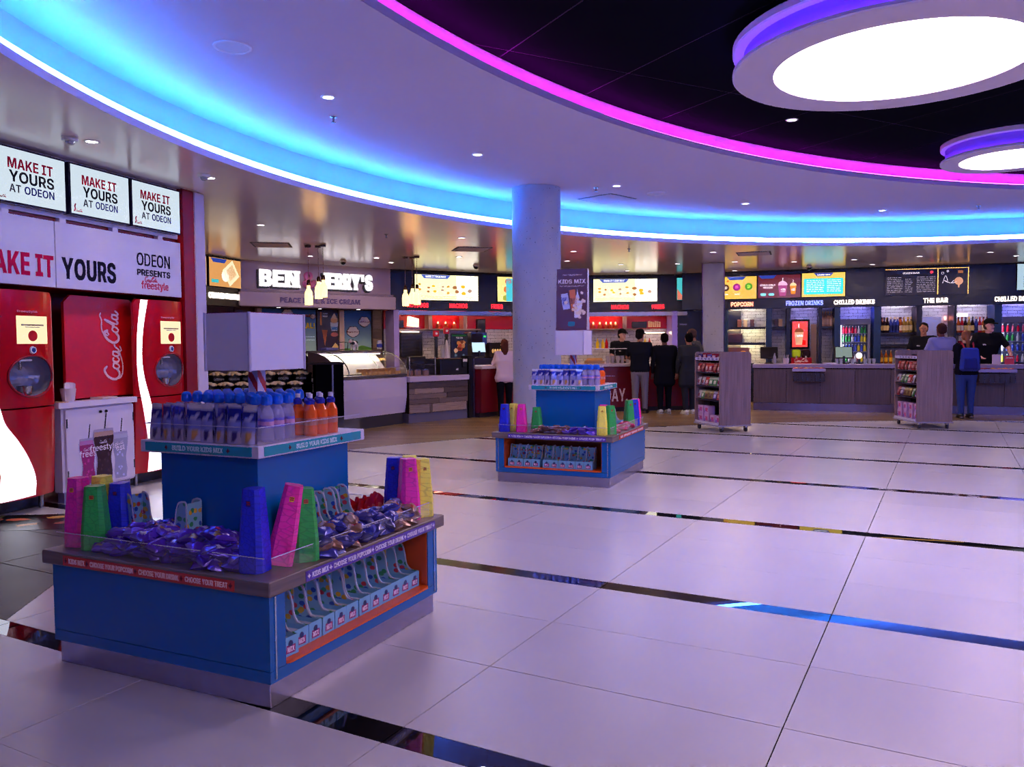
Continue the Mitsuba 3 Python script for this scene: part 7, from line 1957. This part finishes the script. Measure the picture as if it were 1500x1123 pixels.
def person(label, x, y, yaw, H, skin, top, legs, shoes, hair, hairstyle='short', sleeve='short', armL=None, armR=None, lean=0.0, cap=None, apron=None, coat=0.0, headyaw=0.0, build=1.0, female=False, stride=0.05):
    """facing +y at yaw 0; arms are (elbow, wrist) in a body 1.75 m tall"""
    s = H / 1.75
    M = Mx((x, y, 0), yaw, sc=s)
    key = thing('person', label, 'person')
    shw, hip = (0.165 if female else 0.19) * build, (0.095 if female else 0.09) * build
    L = math.radians(lean)

    def up(p):      # the upper body tips forward about the hips
        p = np.array(p, float)
        d = p - [0, 0, 0.95]
        return np.array([p[0], d[1] * math.cos(L) + d[2] * math.sin(L), 0.95 + d[2] * math.cos(L) - d[1] * math.sin(L)])

    sh = {sd_: up((sd_ * shw, 0, 1.43)) for sd_ in (-1, 1)}
    arms = {-1: armL or ((-0.26, 0.0, 1.15), (-0.25, 0.07, 0.90)), 1: armR or ((0.26, 0.0, 1.15), (0.25, 0.07, 0.90))}
    arms = {k_: (np.array(a[0], float), np.array(a[1], float)) for k_, a in arms.items()}
    ank = {-1: np.array([-0.10, -stride, 0.085]), 1: np.array([0.10, stride, 0.085])}
    kne = {k_: (ank[k_] + np.array([k_ * hip, 0, 0.90])) / 2 * [1, 1, 0] + [0, 0.025, 0.50] for k_ in (-1, 1)}
    nk, hd = up((0, 0.01, 1.50)), up((0, 0.035, 1.635))
    c, sn = math.cos(math.radians(headyaw)), math.sin(math.radians(headyaw))

    def hp(dx, dy, dz):
        return hd + np.array([dx * c - dy * sn, dx * sn + dy * c, dz])

    torso = lambda g: [[(sh[-1], 0.062 + g), (sh[1], 0.062 + g), (up((-0.11 * build, 0, 1.27)), 0.105 + g), (up((0.11 * build, 0, 1.27)), 0.105 + g)],
                       [(up((-0.10 * build, 0, 1.27)), 0.105 + g), (up((0.10 * build, 0, 1.27)), 0.105 + g), (up((-0.075 * build, 0, 1.10)), 0.10 + g), (up((0.075 * build, 0, 1.10)), 0.10 + g)],
                       [(up((-0.075 * build, 0, 1.10)), 0.10 + g), (up((0.075 * build, 0, 1.10)), 0.10 + g), ((-hip, 0, 0.93), 0.105 + g), ((hip, 0, 0.93), 0.105 + g)]]
    leg = lambda g, z0=None: [b for k_ in (-1, 1) for b in ([((k_ * hip, 0, 0.90), 0.095 + g), (kne[k_], 0.062 + g)], [(kne[k_], 0.060 + g), (ank[k_] + [0, 0, 0.02], 0.042 + g)])]
    bones = torso(0) + leg(0) + [[(nk - [0, 0, 0.05], 0.06), (nk + [0, 0.01, 0.06], 0.052)], [(hp(0, -0.008, 0.035), (0.076, 0.095, 0.09)), (hp(0, 0.03, -0.055), (0.05, 0.055, 0.05))],
                                 [(hp(0, 0.095, 0.012), 0.010), (hp(0, 0.112, -0.018), 0.014)], [(hp(0, 0.08, -0.085), 0.022), (hp(0, 0.06, -0.06), 0.03)]]
    for k_ in (-1, 1):
        bones.append([(hp(k_ * 0.076, 0.0, 0.01), (0.010, 0.018, 0.028)), (hp(k_ * 0.07, 0.0, 0.0), 0.012)])
        e, w = arms[k_]
        bones += [[(sh[k_], 0.052), (e, 0.038)], [(e, 0.037), (w, 0.026)]]
        bones.append([(ank[k_], 0.04), (ank[k_] + [0, 0.13, -0.05], 0.03), (ank[k_] + [0, -0.04, -0.045], 0.035)])
        d = (w - e) / np.linalg.norm(w - e)
        side = np.cross(d, [0, 0, 1.0] if abs(d[2]) < 0.8 else [0, 1.0, 0])
        side /= np.linalg.norm(side)
        nrm = np.cross(side, d)
        bones.append([(w, 0.024), (w + d * 0.085 + side * 0.028, 0.013), (w + d * 0.085 - side * 0.028, 0.013)])
        for q_, (o, ln) in enumerate(((-0.030, 0.066), (-0.010, 0.078), (0.010, 0.074), (0.030, 0.058))):
            a = w + d * 0.085 + side * o
            b_ = a + d * ln * 0.55 + nrm * 0.008
            bones += [[(a, 0.0105), (b_, 0.0095)], [(b_, 0.0095), (b_ + d * ln * 0.4 + nrm * 0.022, 0.0085)]]
        t0 = w + d * 0.03 + side * 0.026
        t1 = t0 + d * 0.035 + side * 0.028 + nrm * 0.008
        bones += [[(t0, 0.013), (t1, 0.0105)], [(t1, 0.0105), (t1 + d * 0.032 + side * 0.006, 0.009)]]
    part(key, 'body', Mesh(skin).tm(capsule_body(bones, 0.022, 4)), 'skin', M)
    for k_ in (-1, 1):
        part(key, 'eye', Mesh(S(30, 22, 20)).sph(hp(k_ * 0.031, 0.083, 0.022), (0.011, 0.007, 0.006), 1), 'gloss', M)
    part(key, 'mouth', Mesh(S(120, 60, 56)).sph(hp(0, 0.088, -0.052), (0.022, 0.007, 0.005), 1), 'skin', M)
    # clothes
    tp = torso(0.016)
    for k_ in (-1, 1):
        e, w = arms[k_]
        if sleeve == 'short':
            tp.append([(sh[k_], 0.068), (sh[k_] + (e - sh[k_]) * 0.72, 0.056)])
        else:
            tp += [[(sh[k_], 0.068), (e, 0.052)], [(e, 0.052), (e + (w - e) * 0.93, 0.040)]]
    if coat:
        tp.append([((-hip, 0, 0.93), 0.128), ((hip, 0, 0.93), 0.128), ((-hip - 0.02, 0, 0.93 - coat), 0.125), ((hip + 0.02, 0, 0.93 - coat), 0.125)])
    tp.append([(nk - [0, 0, 0.06], 0.072), (nk - [0, 0, 0.02], 0.062)])
    part(key, 'top', Mesh(top).tm(capsule_body(tp, 0.035, 10)), 'matte', M)
    part(key, 'trousers', Mesh(legs).tm(capsule_body(leg(0.014) + [[((-hip, 0, 0.93), 0.112), ((hip, 0, 0.93), 0.112), ((-hip, 0, 0.86), 0.104), ((hip, 0, 0.86), 0.104)]], 0.035, 8)), 'matte', M)
    for k_ in (-1, 1):
        a = ank[k_]
        part(key, 'shoe', Mesh(shoes).tm(capsule_body([[(a - [0, 0.03, 0.025], 0.05), (a + [0, 0.05, -0.03], 0.048), (a + [0, 0.16, -0.045], 0.038)], [(a, 0.05), (a + [0, 0.05, -0.035], 0.045)]], 0.03, 4)).bb(a[0] - 0.05, a[0] + 0.05, a[1] - 0.085, a[1] + 0.20, 0.0, 0.022, bev=0.01), 'satin', M)
    # hair, cap
    if hairstyle != 'bald':
        hb = [[(hp(0, -0.022, 0.055), (0.083, 0.096, 0.085)), (hp(0, -0.045, 0.0), (0.080, 0.075, 0.075))]]
        if hairstyle == 'long':
            hb.append([(hp(0, -0.06, 0.0), (0.085, 0.06, 0.08)), (hp(0, -0.09, -0.26), (0.07, 0.03, 0.05))])
        elif hairstyle == 'tail':
            hb += [[(hp(0, -0.11, 0.03), 0.035), (hp(0, -0.15, -0.06), 0.04)], [(hp(0, -0.15, -0.06), 0.04), (hp(0.02, -0.13, -0.28), 0.022)]]
        elif hairstyle == 'bun':
            hb.append([(hp(0, -0.09, 0.09), 0.05), (hp(0, -0.12, 0.06), 0.045)])
        t = capsule_body(hb, 0.02, 4)
        n = meshkit.fbm(np.array(t.vertices) * 40, 3, 5)
        t.vertices = t.vertices + t.vertex_normals * ((n - 0.5) * 0.016)[:, None]
        part(key, 'hair', Mesh(hair).tm(t), 'matte', M)
    if cap is not None:
        cm = Mesh(cap).tm(capsule_body([[(hp(0, -0.012, 0.085), (0.092, 0.106, 0.07)), (hp(0, -0.012, 0.065), (0.092, 0.106, 0.03))]], 0.025, 4))
        cm.tm(capsule_body([[(hp(-0.055, 0.08, 0.062), (0.02, 0.03, 0.008)), (hp(0.055, 0.08, 0.062), (0.02, 0.03, 0.008)), (hp(-0.035, 0.16, 0.048), 0.010), (hp(0.035, 0.16, 0.048), 0.010)]], 0.03, 2))
        part(key, 'cap', cm, 'matte', M)
    if apron:
        part(key, 'name_badge', Mesh(apron).box(up((0.09, 0.125, 1.30)), (0.06, 0.012, 0.022), bev=0.003), 'satin', M)
    return key, M


BK_, DK = S(22, 22, 26), S(34, 34, 38)
SK1, SK2, SK3 = S(206, 160, 140), S(150, 104, 84), S(96, 66, 56)
person('person in a white blouse with long brown hair, half hidden by the round column', -0.14, 15.86, 8, 1.50, SK1, S(214, 190, 206), S(20, 20, 26), S(26), S(74, 40, 34), 'long', 'long', armL=((-0.24, 0.16, 1.22), (-0.12, 0.40, 1.26)), armR=((0.24, 0.14, 1.22), (0.12, 0.38, 1.26)), female=True, coat=0.05)
person('staff member in black with a black cap behind the red counter', 2.36, 17.78, 205, 1.72, SK1, BK_, BK_, S(20), S(40, 30, 26), 'short', 'short', armL=((-0.27, 0.10, 1.18), (-0.14, 0.34, 1.08)), armR=((0.27, 0.10, 1.18), (0.10, 0.36, 1.08)), cap=S(16), apron=S(206), lean=8)
person('customer in a black T-shirt, black cap and grey trousers standing at the red counter', 2.60, 16.42, -22, 1.68, SK2, S(24, 25, 32), S(112, 104, 112), S(30), S(26, 20, 20), 'short', 'short', armL=((-0.30, 0.10, 1.18), (-0.20, 0.36, 1.12)), armR=((0.27, 0.05, 1.16), (0.22, 0.30, 1.06)), cap=S(14), headyaw=-20)
person('customer dressed all in black, third from the right in the queue', 3.08, 16.30, 4, 1.60, SK3, S(20, 20, 25), S(18, 18, 24), S(180), S(18, 15, 15), 'short', 'long', coat=0.22, build=1.08)
person('customer in a long dark grey coat and white trainers in the queue', 3.54, 16.14, 12, 1.60, SK2, S(42, 43, 45), S(40, 40, 46), S(226), S(16, 14, 15), 'bun', 'long', coat=0.25, female=True, build=1.05)
person('customer in a charcoal jumper bending forward beside the square pillar', 3.86, 16.56, 62, 1.72, SK2, S(60, 58, 62), S(26, 26, 30), S(40), S(70, 50, 44), 'short', 'long', lean=14, armL=((-0.22, 0.24, 1.2), (-0.06, 0.42, 1.1)), armR=((0.24, 0.22, 1.2), (0.1, 0.42, 1.1)))
person('staff member with dark hair behind the bar beside the mirror', 8.58, 16.86, 150, 1.79, SK2, BK_, BK_, S(20), S(24, 18, 18), 'short', 'short', apron=S(196), armR=((0.27, 0.1, 1.18), (0.16, 0.32, 1.08)))
person('customer in a lilac blue shirt standing behind the right snack trolley', 8.24, 15.50, 8, 1.74, S(110, 70, 64), S(140, 140, 196), S(40, 42, 60), S(40), S(60, 36, 34), 'short', 'long', armL=((-0.27, 0.12, 1.18), (-0.2, 0.36, 1.1)), build=1.08)
pw, PWM = person('woman with red brown hair in a black top and jeans, wearing a backpack', 8.36, 14.86, -14, 1.60, SK1, S(24, 22, 28), S(52, 66, 116), S(26), S(140, 84, 54), 'tail', 'long', armL=((-0.24, 0.06, 1.17), (-0.15, 0.24, 1.12)), armR=((0.25, 0.14, 1.18), (0.24, 0.38, 1.1)), female=True, lean=6)
person('tall staff member in a black T-shirt and cap leaning on the bar', 9.62, 16.42, 168, 1.86, S(206, 150, 140), BK_, BK_, S(20), S(60, 44, 36), 'short', 'short', cap=S(16), apron=S(214), lean=12, armL=((-0.34, 0.16, 1.2), (-0.30, 0.40, 1.06)), armR=((0.32, 0.14, 1.2), (0.24, 0.38, 1.06)), headyaw=20)
k = thing('backpack', 'blue backpack worn by the woman at the bar', 'backpack')
bgm = capsule_body([[((-0.10, -0.21, 1.36), 0.06), ((0.10, -0.21, 1.36), 0.06), ((-0.12, -0.21, 1.02), 0.07), ((0.12, -0.21, 1.02), 0.07)]], 0.03, 6)
part(k, 'bag', Mesh(S(56, 64, 128)).tm(bgm), 'matte', PWM)
part(k, 'front_pocket', Mesh(S(44, 46, 100)).tm(capsule_body([[((-0.08, -0.27, 1.18), 0.03), ((0.08, -0.27, 1.18), 0.03), ((-0.09, -0.27, 1.02), 0.035), ((0.09, -0.27, 1.02), 0.035)]], 0.03, 4)), 'matte', PWM)
for s_ in (-1, 1):
    part(k, 'strap', Mesh(S(176, 50, 56)).tube([(s_ * 0.08, -0.16, 1.40), (s_ * 0.10, -0.05, 1.515), (s_ * 0.11, 0.08, 1.44), (s_ * 0.12, 0.14, 1.30), (s_ * 0.12, 0.03, 1.10), (s_ * 0.11, -0.13, 1.04)], 0.016, 6), 'matte', PWM)
